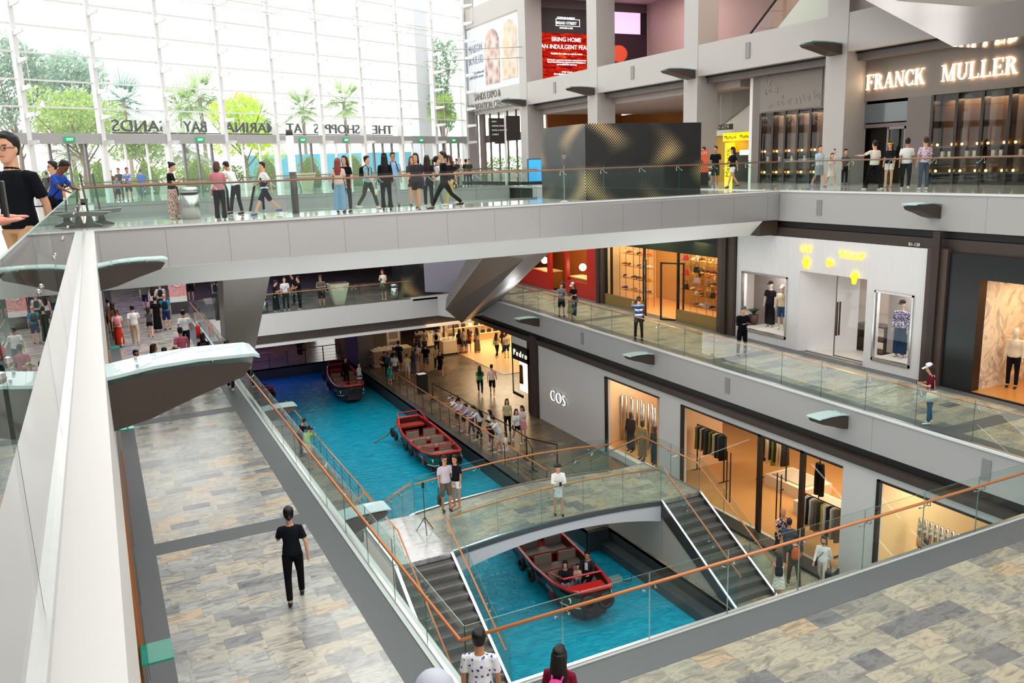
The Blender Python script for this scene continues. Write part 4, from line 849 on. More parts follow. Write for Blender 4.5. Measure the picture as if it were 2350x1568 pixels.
    if hair!='none' and hair!='bald':
        b.tube([HP(0,-.035,-.06),HP(0,-.028,-.0),HP(0,-.02,.05),HP(0,-.014,.095),HP(0,-.014,.13),HP(0,-.02,.142)],[(.066,.058),(.088,.076),(.094,.097),(.087,.096),(.06,.068),(.02,.03)],14)
        b.tube([HP(-.05,.06,.1),HP(.0,.072,.105),HP(.05,.06,.1)],[.018,.026,.018],6)
        if hair in('long','bob'):
            Lh={'long':.36,'bob':.12}[hair]; e=HP(0,-.06,-.07)
            b.tube([HP(0,-.05,.06),HP(0,-.055,-.05),e-up*(Lh*.5)-fw*.03,e-up*Lh-fw*.035],[(.098,.082),(.112,.08),(.125,.058),(.09,.032)] if hair=='long' else [(.09,.08),(.098,.078),(.095,.06),(.085,.05)],12)
            for sg in(-1,1): b.tube([HP(sg*.07,.02,.07),HP(sg*.078,.015,-.02),HP(sg*.075,.0,-.1)],[.02,.022,.018],6)
        if hair=='bun': b.ball(HP(0,-.1,.09),.048,8,6)
        if hair=='bunlow': b.ball(HP(0,-.11,-.03),.04,8,6)
        if hair in('ponytail','braid'):
            p=HP(0,-.095,.04); b.tube([p,p-fw*.05-up*.05,p-fw*.04-up*.18,p-fw*.03-up*.27],[.028,.034,.03,.012],8)
        fin_(b,'hair',HM,vox*.9)
    elif hair=='bald':
        b.tube([HP(0,-.04,-.05),HP(0,-.035,.0),HP(0,-.03,.04)],[(.055,.055),(.079,.066),(.074,.07)],12); fin_(b,'hair',HM,vox*.9)
    def piece(b,name,m,smooth=True,par=R,**k): b.v=[tuple(c*s for c in p) for p in b.v]; return b.obj(name,m,par,smooth,**k)
    # face marks
    if dist<27 and nm=='person':
        for sg in(-1,1):
            piece(MB().ball(HP(sg*.03,.079,.0),(.014,.008,.008),8,5),'eye',mat('1a1412',.3)); piece(MB().tube([HP(sg*.015,.086,.024),HP(sg*.048,.072,.026)],.0045,5),'eyebrow',HM)
        piece(MB().tube([HP(-.022,.078,-.068),HP(0,.086,-.067),HP(.022,.078,-.068)],.006,5),'lips',mat('a85c54',.5))
    if 'glasses' in exs or 'sunglasses' in exs:
        b=MB(); ro=Matrix.Rotation(PI/2+hp+lean*.6,4,'X')
        for sg in(-1,1): b.torus(HP(sg*.033,.096,.0),.024,.003,ro,14,4); b.tube([HP(sg*.057,.09,.003),HP(sg*.075,.0,.003)],.003,4)
        piece(b,'glasses',mat('241c20',.3))
        if 'sunglasses' in exs:
            for sg in(-1,1): piece(MB().ball(HP(sg*.033,.092,0),(.024,.006,.02),8,5),'dark_lens',BLACK)
    if 'mask' in exs: piece(MB().ball(HP(0,.06,-.065),(.055,.045,.045),10,7),'face_mask',mat('2a2c30' if 'woman' in lab else 'e0e6ea',.8))
    for kk in ('cap','visor','strawhat','band'):
        if kk in exs:
            M=fab(exs[kk]); b=MB()
            if kk=='cap': b.tube([HP(0,-.01,.05),HP(0,-.01,.1),HP(0,-.012,.14),HP(0,-.012,.155)],[(.093,.107),(.09,.1),(.06,.07),(.01,.01)],14)
            if kk in('cap','visor'): b.add([HP(-.07,.08,.055),HP(.07,.08,.055),HP(.055,.175,.04),HP(-.055,.175,.04),HP(-.07,.08,.065),HP(.07,.08,.065),HP(.055,.175,.05),HP(-.055,.175,.05)],[(3,2,1,0),(4,5,6,7),(0,1,5,4),(1,2,6,5),(2,3,7,6),(3,0,4,7)])
            if kk in('visor','band'): b.tube([HP(0,-.01,.055),HP(0,-.01,.085)],[(.094,.108),(.092,.105)],14)
            if kk=='strawhat': b.tube([HP(0,-.01,.05),HP(0,-.01,.058)],[(.19,.2),(.19,.2)],18); b.tube([HP(0,-.01,.05),HP(0,-.01,.14),HP(0,-.01,.16)],[(.093,.105),(.085,.095),(.05,.06)],14); piece(MB().tube([HP(0,-.01,.062),HP(0,-.01,.085)],[(.096,.108),(.094,.106)],14),'hat_band',BLACK)
            piece(b,{'cap':'cap','visor':'visor','strawhat':'straw_hat','band':'headband'}[kk],M)
    if 'apron' in exs: b=MB(); b.tube([P0+up*.02,P0+up*.2,P0+up*.34],[(.172,.13),(.15,.125),(.11,.137)],12); fin_(b,'overall_bib',fab(exs['apron']))
    if 'watch' in exs: sh,el,wr,d,sg=arms[0]; piece(MB().tube([wr-d*.03,wr-d*.005],[.031,.031],10),'wristwatch',mat('3c3c34',.3))
    # carried things: own top level objects
    Mw=Matrix.Translation((x,y,z))@Matrix.Rotation(h,4,'Z')@Matrix.Scale(s,4)
    who=lab.split(' ')[0:2]; short=lab
    def carry(b,name,m,l,c,soft=False):
        b.v=[tuple(Mw@Vector(p)) for p in b.v]; c0=Vector(b.v[0]); b.v=[tuple(Vector(p)-c0) for p in b.v]; o=b.obj(name,m,None,True,label=l,cat=c); o.location=c0
        if soft: remesh(o,max(vox,.012))
        return o
    def desc(n): return ('%s of the %s'%(n,lab))
    def cut(t): 
        w=t.split(); return ' '.join(w[:16])
    if 'backpack' in exs:
        c=P0+up*.3-fw*.2; b=MB(); b.tube([c-up*.2,c-up*.12,c+up*.08,c+up*.17],[(.11,.055),(.135,.075),(.125,.07),(.07,.04)],12)
        for sg in(-1,1): b.tube([c+up*.15+Vector((sg*.06,0,0)),N0+Vector((sg*.09,0,.03)),N0+fw*.12+Vector((sg*.1,0,-.08)),P0+up*.2+fw*.1+Vector((sg*.15,0,0))],.014,6)
        carry(b,'backpack',fab(exs['backpack']),cut('backpack worn by '+lab),'backpack')
    for kk,nm2 in (('crossbody','shoulder bag'),('shoulderbag','shoulder bag'),('purse','handbag'),('tote','tote bag')):
        if kk in exs:
            sd=1 if kk!='crossbody' else -1; c=P0+Vector((sd*.2,-.02,-.02 if kk!='tote' else .0)); big=.15 if kk=='tote' else .1
            b=MB(); b.tube([c-Vector((0,0,big*1.6)),c-Vector((0,0,big*.3)),c+Vector((0,0,big*.5))],[(.035,big),(.04,big),(.02,big*.8)],10)
            if kk=='crossbody': b.tube([c,P0+up*.3+fw*.14,N0+Vector((.12,0,.02)),P0+up*.3-fw*.14,c],.01,5)
            elif kk!='purse': b.tube([c+Vector((0,-.08,0)),N0+Vector((sd*.15,-.03,.02)),N0+Vector((sd*.15,.03,.02)),c+Vector((0,.08,0))],.01,5)
            carry(b,nm2.replace(' ','_'),fab(exs[kk]),cut(nm2+' of '+lab),'bag')
    if pose in('phone','phoneup','selfie') and cat=='person':
        wr=arms[0][2]+arms[0][3]*.09; wl=arms[1][2]+arms[1][3]*.09; c=(wr+wl)/2; b=MB(); b.box(c.x-.035,c.x+.035,c.y-.012,c.y-.004,c.z-.07,c.z+.07); carry(b,'phone',BLACK,cut('phone held by '+lab),'phone')
    return R,arms,Mw
# ------------------------------------------------------------ B1 shop row, wall at x=22.6
m,nt,o=new('white_ribbed_wall'); b=N(nt,'BsdfPrincipled'); b.inputs['Base Color'].default_value=hx('f0eeef'); b.inputs['Roughness'].default_value=.5
tc=N(nt,'TexCoord'); sp=N(nt,'SeparateXYZ'); nt.links.new(tc.outputs['Object'],sp.inputs[0]); s=mth(nt,'SINE',mth(nt,'MULTIPLY',mth(nt,'ADD',sp.outputs[1],mth(nt,'MULTIPLY',sp.outputs[0],1.0)),2*PI/.105)); bp=N(nt,'Bump'); bp.inputs['Strength'].default_value=.35; bp.inputs['Distance'].default_value=.012; nt.links.new(s,bp.inputs['Height']); nt.links.new(bp.outputs[0],b.inputs['Normal']); nt.links.new(b.outputs[0],o.inputs[0]); RIB=m
def wallx(name,x0,x1,Y0,Y1,Z0,Z1,holes,m,lab=None):
    """wall in the YZ plane with rectangular openings (y0,y1,z0,z1)"""
    ys=sorted({Y0,Y1}|{h[0] for h in holes}|{h[1] for h in holes}); zs=sorted({Z0,Z1}|{h[2] for h in holes}|{h[3] for h in holes}); b=MB()
    for i in range(len(ys)-1):
        for j in range(len(zs)-1):
            yc,zc=(ys[i]+ys[i+1])/2,(zs[j]+zs[j+1])/2
            if not any(h[0]<yc<h[1] and h[2]<zc<h[3] for h in holes): b.box(x0,x1,ys[i],ys[i+1],zs[j],zs[j+1])
    return b.obj(name,m,kind='structure',label=lab)
wallx('wall_white_shop',22.6,22.85,17.12,25.75,B1,9.45,[(22.98,25.43,5.68,7.94),(19.42,22.4,B1,8.27),(17.6,19.08,5.68,7.93)],RIB,'white ribbed shopfront wall')
S('floor',22.85,27.5,17.3,26.6,B1,B1+.04,mat('d8d2cc',.4)); t=empty('display_cabinet',(24.6,20.6,B1+.04),label='low dark cabinet with white shoes inside the white shop door',cat='cabinet'); MB().box(-.3,.3,-.6,.6,0,.05).box(-.3,.3,-.6,.6,.45,.5).box(-.3,.3,-.6,.6,.95,1.0).box(-.3,.3,.55,.6,0,1).box(-.3,.3,-.6,-.55,0,1).obj('carcass',mat('3a241c',.4),t)
S('wall_white_shop_back',27.5,27.7,17.12,25.75,B1,9.4,mat('e9e0d8',.6)); S('wall_white_shop_side',22.85,27.5,17.12,17.3,B1,9.4,mat('e9e0d8',.6)); S('ceiling',22.85,27.5,17.2,25.7,9.0,9.1,mat('efece8',.6))
b=MB(); b.prism([(22.62,22.4),(24.2,21.1),(24.3,21.2),(22.8,22.6)],B1,8.27,'z'); b.obj('wall_white_entry',RIB,kind='structure',label='slanted ribbed wall beside the glass door')
for y0,y1 in ((22.98,25.43),(17.6,19.08)):
    S('wall_window_box',24.3,24.4,y0-.1,26.6 if y0>20 else 19.9,5.5,8.1,mat('a79d98',.5)); S('trim_9',22.6,24.3,y0,y1,5.62,5.7,mat('d8d2cc',.5))
    b=MB()
    for a in ((22.56,22.66,y0,y1,5.62,5.72),(22.56,22.66,y0,y1,7.9,7.96),(22.56,22.66,y0,y0+.06,5.62,7.96),(22.56,22.66,y1-.06,y1,5.62,7.96)): b.box(*a)
    b.obj('window_frame',STEEL,label='steel frame of the %s display window in the white ribbed shop'%('wide left' if y0>20 else 'narrow right'),cat='window frame')
    MB().box(22.6,22.62,y0,y1,5.7,7.92).obj('window_pane',CLEAR,label='glass of the %s display window in the white ribbed shop'%('wide left' if y0>20 else 'narrow right'),cat='window')
t=empty('glass_door',(22.9,20.1,B1),label='frameless glass door with long dark handle at the white shop',cat='door')
b=MB(); b.box(0,.03,.85,.88,0,2.9); b.box(0,.03,-.6,.88,0,.08); b.box(0,.03,-.6,-.5,0,2.9); b.obj('frame',mat('8d7f76',.3,.5),t); MB().box(.01,.02,-.55,.85,.08,2.9).obj('pane',CLEAR,t)
for s in (-.06,.06): MB().box(s-.02,s+.02,.7,.75,.8,2.0).obj('handle',mat('4a2a20',.3),t)
YE=emis('ffd91e',1.7)
t=empty('shop_sign',(22.55,21.2,8.9),label='yellow glowing lettering and hand symbols of the white shop',cat='sign')
SER=.014
text('lettering','Off',.4,(0,.95,.05),FX,YE,t,off=-.02); text('lettering','White',.4,(0,-1.05,-.02),FX,YE,t,off=-.02); text('lettering','TM',.16,(0,-1.55,.1),FX,YE,t)
def hand(y,z,r,sc=1,fist=False):
    b=MB(); b.m=0
    M=Matrix.Rotation(r,4,'X'); 
    def P(a,c): v=M@Vector((0,-a*sc,c*sc)); return (0,y+v.y,z+v.z)
    b.tube([P(0,-.16),P(0,.02)],[.05*sc,.075*sc],8)
    for i,(a,l) in enumerate(((-.07,.13),(-.025,.17),(.02,.16),(.065,.12))): b.tube([P(a,.0),P(a*1.25,l*(.5 if fist else 1))],[.022*sc,.014*sc],6)
    b.tube([P(-.05,-.06),P(-.15,.02)],[.022*sc,.015*sc],6); b.obj('hand_symbol',YE,t,True)
hand(.88,-.3,0,1.25); hand(-.15,-.2,-1.3,1.1,True); hand(-1.3,-.62,.1,1.3)
t=empty('unit_number',(22.62,17.75,9.5),label='small white unit number B1-128 on the brown beam',cat='lettering'); text('lettering','B1-128',.14,(0,0,0),FX,WHITE,t)
S('wall_white_shop_side',22.8,27.5,26.6,26.74,B1,9.4,mat('e9e0d8',.6))
area('white_shop_light',(25.8,21,8.9),3,60,(1,.85,.7)); area('window_light',(23.5,24.6,8.05),1.4,40,(1,.92,.88),(0,0,0),.8); area('window_light',(23.5,18.6,8.05),1.2,30,(1,.92,.88),(0,0,0),.8)
# brown columns of B1
for y0,y1,c in ((16.45,17.14,'4f4038'),(25.78,26.75,'4b3c34'),(35.5,36.1,'4f453f')):
    S('column',22.45,22.8,y0,y1,B1,9.5,mat(c,.45),'brown clad column between the middle level shops'); S('column',22.35,22.45,(y0+y1)/2-.12,(y0+y1)/2+.12,B1,10,mat('3a2e28',.45))
wallx('wall_black_shop',22.55,22.9,8,16.45,B1,9.4,[(12.4,15.45,5.36,8.7)],mat('1d1f22',.3),'black shopfront wall at the right')
S('wall_black_shop_back',25.5,25.7,11,16,B1,9.2,mat('e6b673',.5)); m=stone('veined_marble',[(0,'e9dccb'),(.5,'e4d6c6')],3,3,.25); S('wall_marble',22.9,25.5,15.45,15.6,B1,8.9,m); S('ceiling',22.9,25.5,11,15.6,8.75,8.85,mat('efd9b8',.5)); S('floor',22.6,25.5,10,15.45,B1,.06+B1,mat('c98c4c',.3))
area('black_shop_light',(24.2,13.9,8.6),2,55,(1,.72,.42))
# shoe shop (gold) and red shop
S('wall_gold_shop_back',25.6,25.8,26.75,35.4,B1,9.3,mat('c99a5e',.4)); S('wall_gold_shop_side',22.7,25.6,35.3,35.4,B1,9.3,mat('f0d9b0',.4)); S('floor',22.6,25.6,26.75,35.4,B1-.02,B1+.05,mat('dca774',.25)); S('ceiling',22.8,25.6,26.75,44,9.2,9.3,mat('f0d8b0',.5))
S('wall_gold_shop_top',22.6,22.75,26.75,35.4,8.35,9.45,mat('1f2a22',.3)); S('wall_gold_plinth',22.55,22.7,26.75,29.6,B1,5.85,mat('9c8350',.3,.6)); S('wall_gold_plinth',22.55,22.7,32.1,35.4,B1,5.85,mat('9c8350',.3,.6))
text('lettering','LOUBOUTIN',.3,(22.52,31.2,8.9),FX,YE,off=.01,label='yellow glowing sign lettering over the gold shoe shop',cat='sign')
for y in (26.8,29.55,32.1,34.9,35.35): MB().box(22.6,22.72,y,y+.07,5.85 if y<29 or y>32.2 else B1,8.35).obj('window_frame',BLACK,label='black frame post of the gold shoe shop',cat='window frame',group='frame posts of the shoe shop')
for y0,y1,l in ((26.8,29.55,'right'),(32.1,35.4,'left')): MB().box(22.64,22.66,y0,y1,5.85,8.35).obj('window_pane',CLEAR,label='glass of the %s display window of the gold shoe shop'%l,cat='window')
for y,r,l in ((31.9,-.5,'left'),(29.8,.6,'right')):
    t=empty('glass_door',(22.5,y,B1),r,label='black framed open glass door, %s leaf, of the gold shoe shop'%l,cat='door'); b=MB()
    for a in ((-.03,.03,-.55,-.48,0,2.6),(-.03,.03,.48,.55,0,2.6),(-.03,.03,-.55,.55,2.53,2.6),(-.03,.03,-.55,.55,0,.07)): b.box(*a)
    b.obj('frame',BLACK,t); MB().box(-.01,.01,-.48,.48,.07,2.53).obj('pane',CLEAR,t)
GOLD=mat('e8b95c',.22,.9); rnd=random.Random(11)
def shoe_mesh():
    b=MB(); b.tube([(0,-.11,.02),(0,-.02,.03),(0,.08,.025),(0,.14,.015)],[(.035,.03),(.04,.05),(.045,.03),(.03,.015)],8); b.box(-.01,.01,-.11,-.09,-.05,.03); return b
def bag_mesh():
    b=MB(); b.add([(-.05,-.12,0),(.05,-.12,0),(.05,.12,0),(-.05,.12,0),(-.03,-.09,.17),(.03,-.09,.17),(.03,.09,.17),(-.03,.09,.17)],[(3,2,1,0),(4,5,6,7),(0,1,5,4),(1,2,6,5),(2,3,7,6),(3,0,4,7)]); b.tube([(0,-.07,.16),(0,-.06,.27),(0,0,.3),(0,.06,.27),(0,.07,.16)],.009,5); return b
PAL=['2a1a1c','d8403c','f0c0b0','1c1c20','e8d8c0','d0a020','8c2c4c','e8e8ea','4c3c8c','c87c3c']
def shelf(lab,x,y0,y1,zs,top,grp,kinds,cnt,mt=GOLD,z0=B1):
    t=empty('display_shelf',(x,(y0+y1)/2,z0),label=lab,cat='shelving'); yc=(y0+y1)/2
    for y in (y0,(y0+y1)/2,y1):
        b=MB(); 
        for a in (-.18,.18): b.box(a-.012,a+.012,y-yc-.012,y-yc+.012,.1,top-z0)
        b.obj('upright',mt,t)
    for z in zs: MB().box(-.2,.2,y0-yc,y1-yc,z-z0-.015,z-z0+.0).obj('board',mt,t)
    for z in zs:
        for i in range(cnt):
            k=rnd.choice(kinds); c=rnd.choice(PAL); y=y0+(y1-y0)*(i+.5)/cnt; b=(shoe_mesh() if k=='shoe' else bag_mesh()); o=b.obj({'shoe':'shoe','bag':'handbag'}[k],mat(c,.4),label='%s on the %s'%({'shoe':'small shoe','bag':'small handbag'}[k],grp),cat={'shoe':'shoe','bag':'handbag'}[k],group={'shoe':'shoes','bag':'handbags'}[k]+' on the '+grp)
            o.location=(x,y,z+(.05 if k=='shoe' else 0)); o.rotation_euler=(0,0,rnd.uniform(-2,2)); o.scale=(1.3,1.3,1.3)
shelf('gold wire shelf with shoes in the left window of the shoe shop',23.3,32.5,34.9,(6.1,6.7,7.3,7.9),8.3,'left shelf of the gold shop',['shoe'],6)
shelf('gold wire shelf with bags and shoes in the right window of the shoe shop',23.3,27.1,29.3,(6.0,6.5,7.0,7.5,8.0),8.3,'right shelf of the gold shop',['shoe','bag'],6)
shelf('gold wire shelf at the back of the shoe shop',25.2,29.2,32.6,(6.2,6.9,7.6),8.2,'back shelf of the gold shop',['shoe','bag'],6)
t=empty('gold_arches',(23.0,28.2,B1),label='curved gold tube ornaments in the right shoe window',cat='ornament')
for i in range(4):
    y=-1+.6*i; MB().tube([(0,y+.22*math.cos(a*PI/8),2.3+.5*(i%2)+.22*math.sin(a*PI/8)) for a in range(13)],.015,6).obj('arch',GOLD,t,True)
area('gold_light',(24.2,31,9.1),5,260,(1,.72,.36),(0,0,0),2); area('gold_light',(23.3,28,8.9),2.4,60,(1,.66,.3),(0,0,0),.8); area('gold_light',(23.3,34,8.9),2.4,60,(1,.66,.3),(0,0,0),.8)
RED=mat('b8281e',.4,name='red_panel')
wallx('wall_red_shop',22.6,22.8,36.1,60,B1,9.3,[(37.2,39.3,6.1,8.8),(39.5,41.2,B1,8.8),(41.5,43.8,6.3,8.8)],RED,'red shopfront wall')
S('wall_red_back',25,25.2,36.1,56,B1,9.2,mat('c86a2c',.4)); 
for y,l in ((37.2,'right'),(41.5,'left')):
    t=empty('counter',(23.2,y+1.1,B1),label='gold display counter in the %s window of the red shop'%l,cat='counter'); MB().box(-.4,.4,-1.05,1.05,0,.95).obj('body',mat('c88c3c',.3,.6),t); MB().box(-.42,.42,-1.08,1.08,.95,1.0).obj('top',mat('f0d8a0',.3),t)
    MB().ball((0,.3,1.5),.2,12,8).obj('globe_lamp',emis('ffe6a8',9),t,True)
area('red_shop_light',(24,40,9),6,120,(1,.6,.25),(0,0,0),1.5)
# mannequins
def mannequin(lab,x,y,z,h,sc,top,bot,hat=None,skin='d8c8b8',shoe='e8e8e8'):
    person((x,y,z,1.8*sc,h,'stand','none','000000',top[1] and top[0],top[1],bot[0],bot[1],shoe,('cap:'+hat) if hat else '',skin,lab),'mannequin','mannequin')
# ------------------------------------------------------------ B2: lower shopfront x=18.55
LW=mat('d6d4d3',.55); PKW=mat('d9bfae',.55)
wallx('wall_lower_shop',18.55,18.8,8,35.2,0,3.85,[(25.32,29.15,.3,3.45),(16.42,23.95,.05,3.5),(11.0,15.2,.3,3.52)],LW,'pale wall of the lower clothing shop')
S('column',18.4,18.6,35.2,35.85,0,4.1,mat('3f332d',.45),'dark brown column left of the pale lower wall')
S('wall_lower_shop_back',27,27.2,8,33,0,3.8,mat('eccb98',.6)); S('wall_lower_divider',18.8,25,15.3,15.5,0,3.8,mat('f0cfa0',.6)); S('wall_lower_divider',18.8,22,25.7,25.8,0,3.8,mat('e8c8a8',.6)); S('wall_lower_divider',18.8,24,30.3,30.5,0,3.8,mat('f0cca4',.6))
S('floor',18.6,27,8,31,-.02,.03,mat('c99a62',.3)); S('ceiling',18.8,27,8,31,3.8,3.9,mat('f2dcc0',.6))
S('wall_lower_step',18.0,18.6,16.4,24,0,.1,mat('2c2a2a',.5))
for (y0,y1,z1,l) in ((25.32,29.15,3.45,'left'),(16.42,23.95,3.5,'middle'),(11.0,15.2,3.52,'right')):
    b=MB(); b.box(18.5,18.62,y1-.1,y1,.05,z1); b.box(18.5,18.62,y0,y1,z1-.05,z1); b.obj('window_frame',BLACK,label='black frame of the %s window of the lower clothing shop'%l,cat='window frame')
    MB().box(18.56,18.58,y0,y1,.06,z1).obj('window_pane',CLEAR,label='glass of the %s window of the lower clothing shop'%l,cat='window')
for i,y in enumerate((19.75,17.9)): MB().box(18.5,18.64,y,y+.14,0,3.5).obj('window_post',mat('241a16',.4),label='dark %s post of the middle lower window'%('left','right')[i],cat='post')
t=empty('door_handles',(18.45,21,1.6),label='pairs of tall black door handles on the middle lower window',cat='door handle')
for y in (.1,.28,-2.1,-2.28): MB().tube([(0,y,-.9),(0,y,.9)],.022,6).obj('bar',BLACK,t)
t=empty('shop_sign',(18.5,33.2,1.55),label='white raised round lettering reading COS on the pale lower wall',cat='sign')
for mm,dx,e in ((emis('ffffff',1.1),-.02,.03),(mat('3a3634',.5),.03,.02)): text('lettering','COS',.78,(dx,0,-.28),FX,mm,t,ext=e,off=-.075 if e>.02 else -.05,sp=1.12,sx=.9)
area('lower_shop_light',(22.5,20,3.7),4,280,(1,.79,.54),(0,0,0),6); area('lower_shop_light',(20.3,28,3.7),1.5,120,(1,.84,.64),(0,0,0),3.5); area('lower_shop_light',(20.5,13,3.7),1.5,130,(1,.85,.64),(0,0,0),3.5)
CHR=mat('d0ccc8',.12,1)
t=empty('chrome_curtain',(20.2,28.75,0),label='row of tall chrome tubes behind the mannequins in the left lower window',cat='window display')
for i in range(19): MB().tube([(.12*math.sin(i*1.3),-1.45+i*.16,.1),(.12*math.sin(i*1.3),-1.45+i*.16,2.15)],.065,8).obj('tube',CHR,t,True)
t=empty('chrome_curtain',(20.0,14.3,0),label='row of chrome tubes in the right lower window',cat='window display')
for i in range(8): MB().tube([(0,-.6+i*.17,1.3),(0,-.6+i*.17,2.15)],.06,8).obj('tube',CHR,t,True)
def garment(c,L):
    b=MB(); b.tube([(0,-.02,0),(0,0,-.04),(0,0,-.3),(0,0,-L)],[(.03,.03),(.05,.19),(.06,.17),(.07,.2)],10); return b
def rack(lab,x,y0,y1,z,h,n,cols,L,grp,alongy=True):
    t=empty('clothes_rack',(x,(y0+y1)/2,z),0 if alongy else PI/2,label=lab,cat='clothes rack'); hw=(y1-y0)/2
    MB().tube([(0,-hw,h),(0,hw,h)],.02,6).obj('rail',BLACK,t)
    for s in (-1,1): MB().box(-.25,.25,s*hw-.02,s*hw+.02,0,.03).box(-.02,.02,s*hw-.02,s*hw+.02,0,h).obj('stand',BLACK,t)
    for i in range(n):
        c=cols[i%len(cols)]; o=garment(c,L*rnd.uniform(.85,1.1)).obj('garment',fabric(c),smooth=True,label='garment hanging on the '+grp,cat='garment',group='garments on the '+grp)
        yy=-hw+.08+(2*hw-.16)*i/(n-1); o.location=(x,(y0+y1)/2+yy,z+h-.05) if alongy else (x-yy,(y0+y1)/2,z+h-.05); o.rotation_euler=(0,0,(PI/2 if alongy else 0)+rnd.uniform(-.2,.2))
rack('left clothes rack behind the middle lower window',20.4,23.7,25.3,.15,1.9,12,['1c1c1e','5a5854','2a2a2c','e8dcc8','1a1a1c','8c8c2c'],.95,'left clothes rack')
rack('second clothes rack behind the left one',21.9,22.0,23.3,.15,1.9,10,['2a2a2c','e8dcc8','d8c8a8','26262a','7c8430'],1.0,'second clothes rack')
rack('right clothes rack behind the middle lower window',19.6,17.3,18.8,.05,1.55,12,['6c6458','8c8274','dcdcda','1c1c1e','e8e8e8','c8b84c','3c3a3c'],1.0,'right clothes rack')
t=empty('trouser_display',(20.4,19.0,.1),label='pair of black trousers hanging above a wooden block',cat='clothing display'); b=MB()
for s in (-.09,.09): b.tube([(0,s*.6,2.3),(0,s,1.9),(0,s*1.1,1.2)],[.1,.1,.09],8)
b.obj('trousers',fabric('1c1a1a'),t,True); MB().box(-.35,.35,-.4,.4,.75,.85).obj('block',mat('5c4434',.5),t); MB().tube([(0,0,0),(0,0,2.5)],.02).obj('pole',BLACK,t)
for a in ((21.5,19.5,.5),(22.5,22,.45)):
    t=empty('display_table',(a[0],a[1],0),label='low white display table with folded clothes, '+('right' if a[1]<20 else 'left')+' one',cat='table'); MB().box(-.7,.7,-1,1,0,a[2]).obj('block',mat('efe2d0',.5),t); MB().box(-.5,.5,-.8,.8,a[2],a[2]+.05).obj('folded_clothes',fabric('c8bcae'),t)
# ------------------------------------------------------------ Pedro corner and far hall
S('wall_far_shop',18.55,18.8,35.85,36.4,0,4.0,mat('2a2220',.4)); S('wall_far_shop',18.6,22,36.4,38.2,3.2,4.0,mat('e8e6e4',.5)); 
t=empty('shop_sign',(18.55,37.1,2.85),label='black fascia with glowing lettering reading Pedro',cat='sign'); MB().box(0,.1,-1.0,1.05,-.35,.45).obj('board',mat('141314',.4),t); text('lettering','Pedro',.46,(-.02,.05,-.12),FX,emis('fff0cc',1.8),t,off=-.02,sp=1.45)
t=empty('light_box',(18.6,37.7,0),label='lit display case with a hanging coat under the glowing Pedro lettering',cat='light box'); MB().box(.4,.45,-.55,.5,.7,2.4).obj('back_light',emis('ffe2a4',3),t); MB().box(0,.05,-.6,.55,.55,.7).box(0,.05,.5,.56,.6,3.6).obj('frame',BLACK,t); garment('6c4434',1.0).obj('coat',fabric('6c4434'),t,True).location=(.2,-.1,2.2)
MB().box(18.7,18.75,36.4,38.3,0,2.5).obj('window_pane',CLEAR,label='glass of the corner shop under the Pedro lettering',cat='window')
S('wall_far_hall',27,27.3,38,62,0,4,mat('e0a868',.6)); S('wall_far_hall',18.5,27,60,60.3,0,4,mat('b0864e',.5)); S('wall_far_hall',13.8,18.5,56,56.3,0,4,mat('6a5c50',.6)); S('wall_far_hall',3,3.2,42,66,-1,4,mat('2a2530',.6)); S('wall_far_hall',-2,14,63,63.3,0,4,mat('2c2438',.6))
S('floor',20.8,27,44,60,0,.02,mat('dcb888',.25)); 
t=empty('glass_partition',(20.9,53.6,0),label='tall glass shop partition with black posts in the far hall',cat='partition')
for y in (-1.6,.2,2.2): MB().box(0,.1,y,y+.1,0,3.7).obj('post',BLACK,t)
MB().box(.02,.04,-1.6,2.2,0,3.7).obj('pane',CLEAR,t)
S('wall_far_shop_back',20.9,27,54.3,54.5,0,4,mat('f0d8b0',.5))
t=empty('display_shelf',(23.6,54.1,0),label='bright wall shelves with dark bags at the back of the far shop',cat='shelving')
for z in (.55,1.15,1.75,2.35): 
    MB().box(-2.4,2.4,-.25,.15,z-.03,z).obj('board',mat('fff0d0',.4),t)
    for i in range(9):
        o=bag_mesh().obj('handbag',mat(rnd.choice(['1a1614','2a1a14','7c4c2c','e8dcc8','1c1c20']),.4),label='handbag on the wall shelves at the back of the far shop',cat='handbag',group='handbags on the back wall shelves'); o.location=(21.5+.5*i,54.0,z); o.rotation_euler=(0,0,PI/2); o.scale=(1.4,)*3
shelf('low shelves with bags near the lit corner sign',24.5,44.5,47,(.7,1.3,1.9),2.2,'low shelves of the far shop',['bag'],4,mat('f4e4c4',.4),0)
for i,(x,y) in enumerate(((20.2,54.6),(20.6,51.6))):
    t=empty('display_table',(x,y,0),label='white display table with shoes in the far hall, '+('left','right')[i],cat='table'); MB().box(-.9,.9,-.7,.7,.1,.95).obj('body',mat('f2dcb8',.5),t); MB().box(-.9,.9,-.7,.7,0,.1).obj('plinth',BLACK,t)
    for k in range(5):
        o=shoe_mesh().obj('shoe',mat('f0e8d8',.4),label='pale shoe on the %s white display table in the far hall'%('left','right')[i],cat='shoe',group='shoes on the %s display table'%('left','right')[i]); o.location=(x-.6+.3*k,y-.3,1.0); o.scale=(1.5,)*3
area('far_shop_light',(24,51.5,3.8),4,420,(1,.78,.5)); area('far_shop_light',(23,47,3.8),3,170,(1,.78,.5)); area('far_hall_light',(17.5,42,3.8),3.5,60,(1,.68,.4)); area('purple_light',(8,58,3.7),5,90,(.45,.25,1)); area('purple_light',(8,52,3.7),2.5,45,(.35,.2,1)); area('far_hall_light',(16.5,51,3.7),3,30,(1,.72,.5))
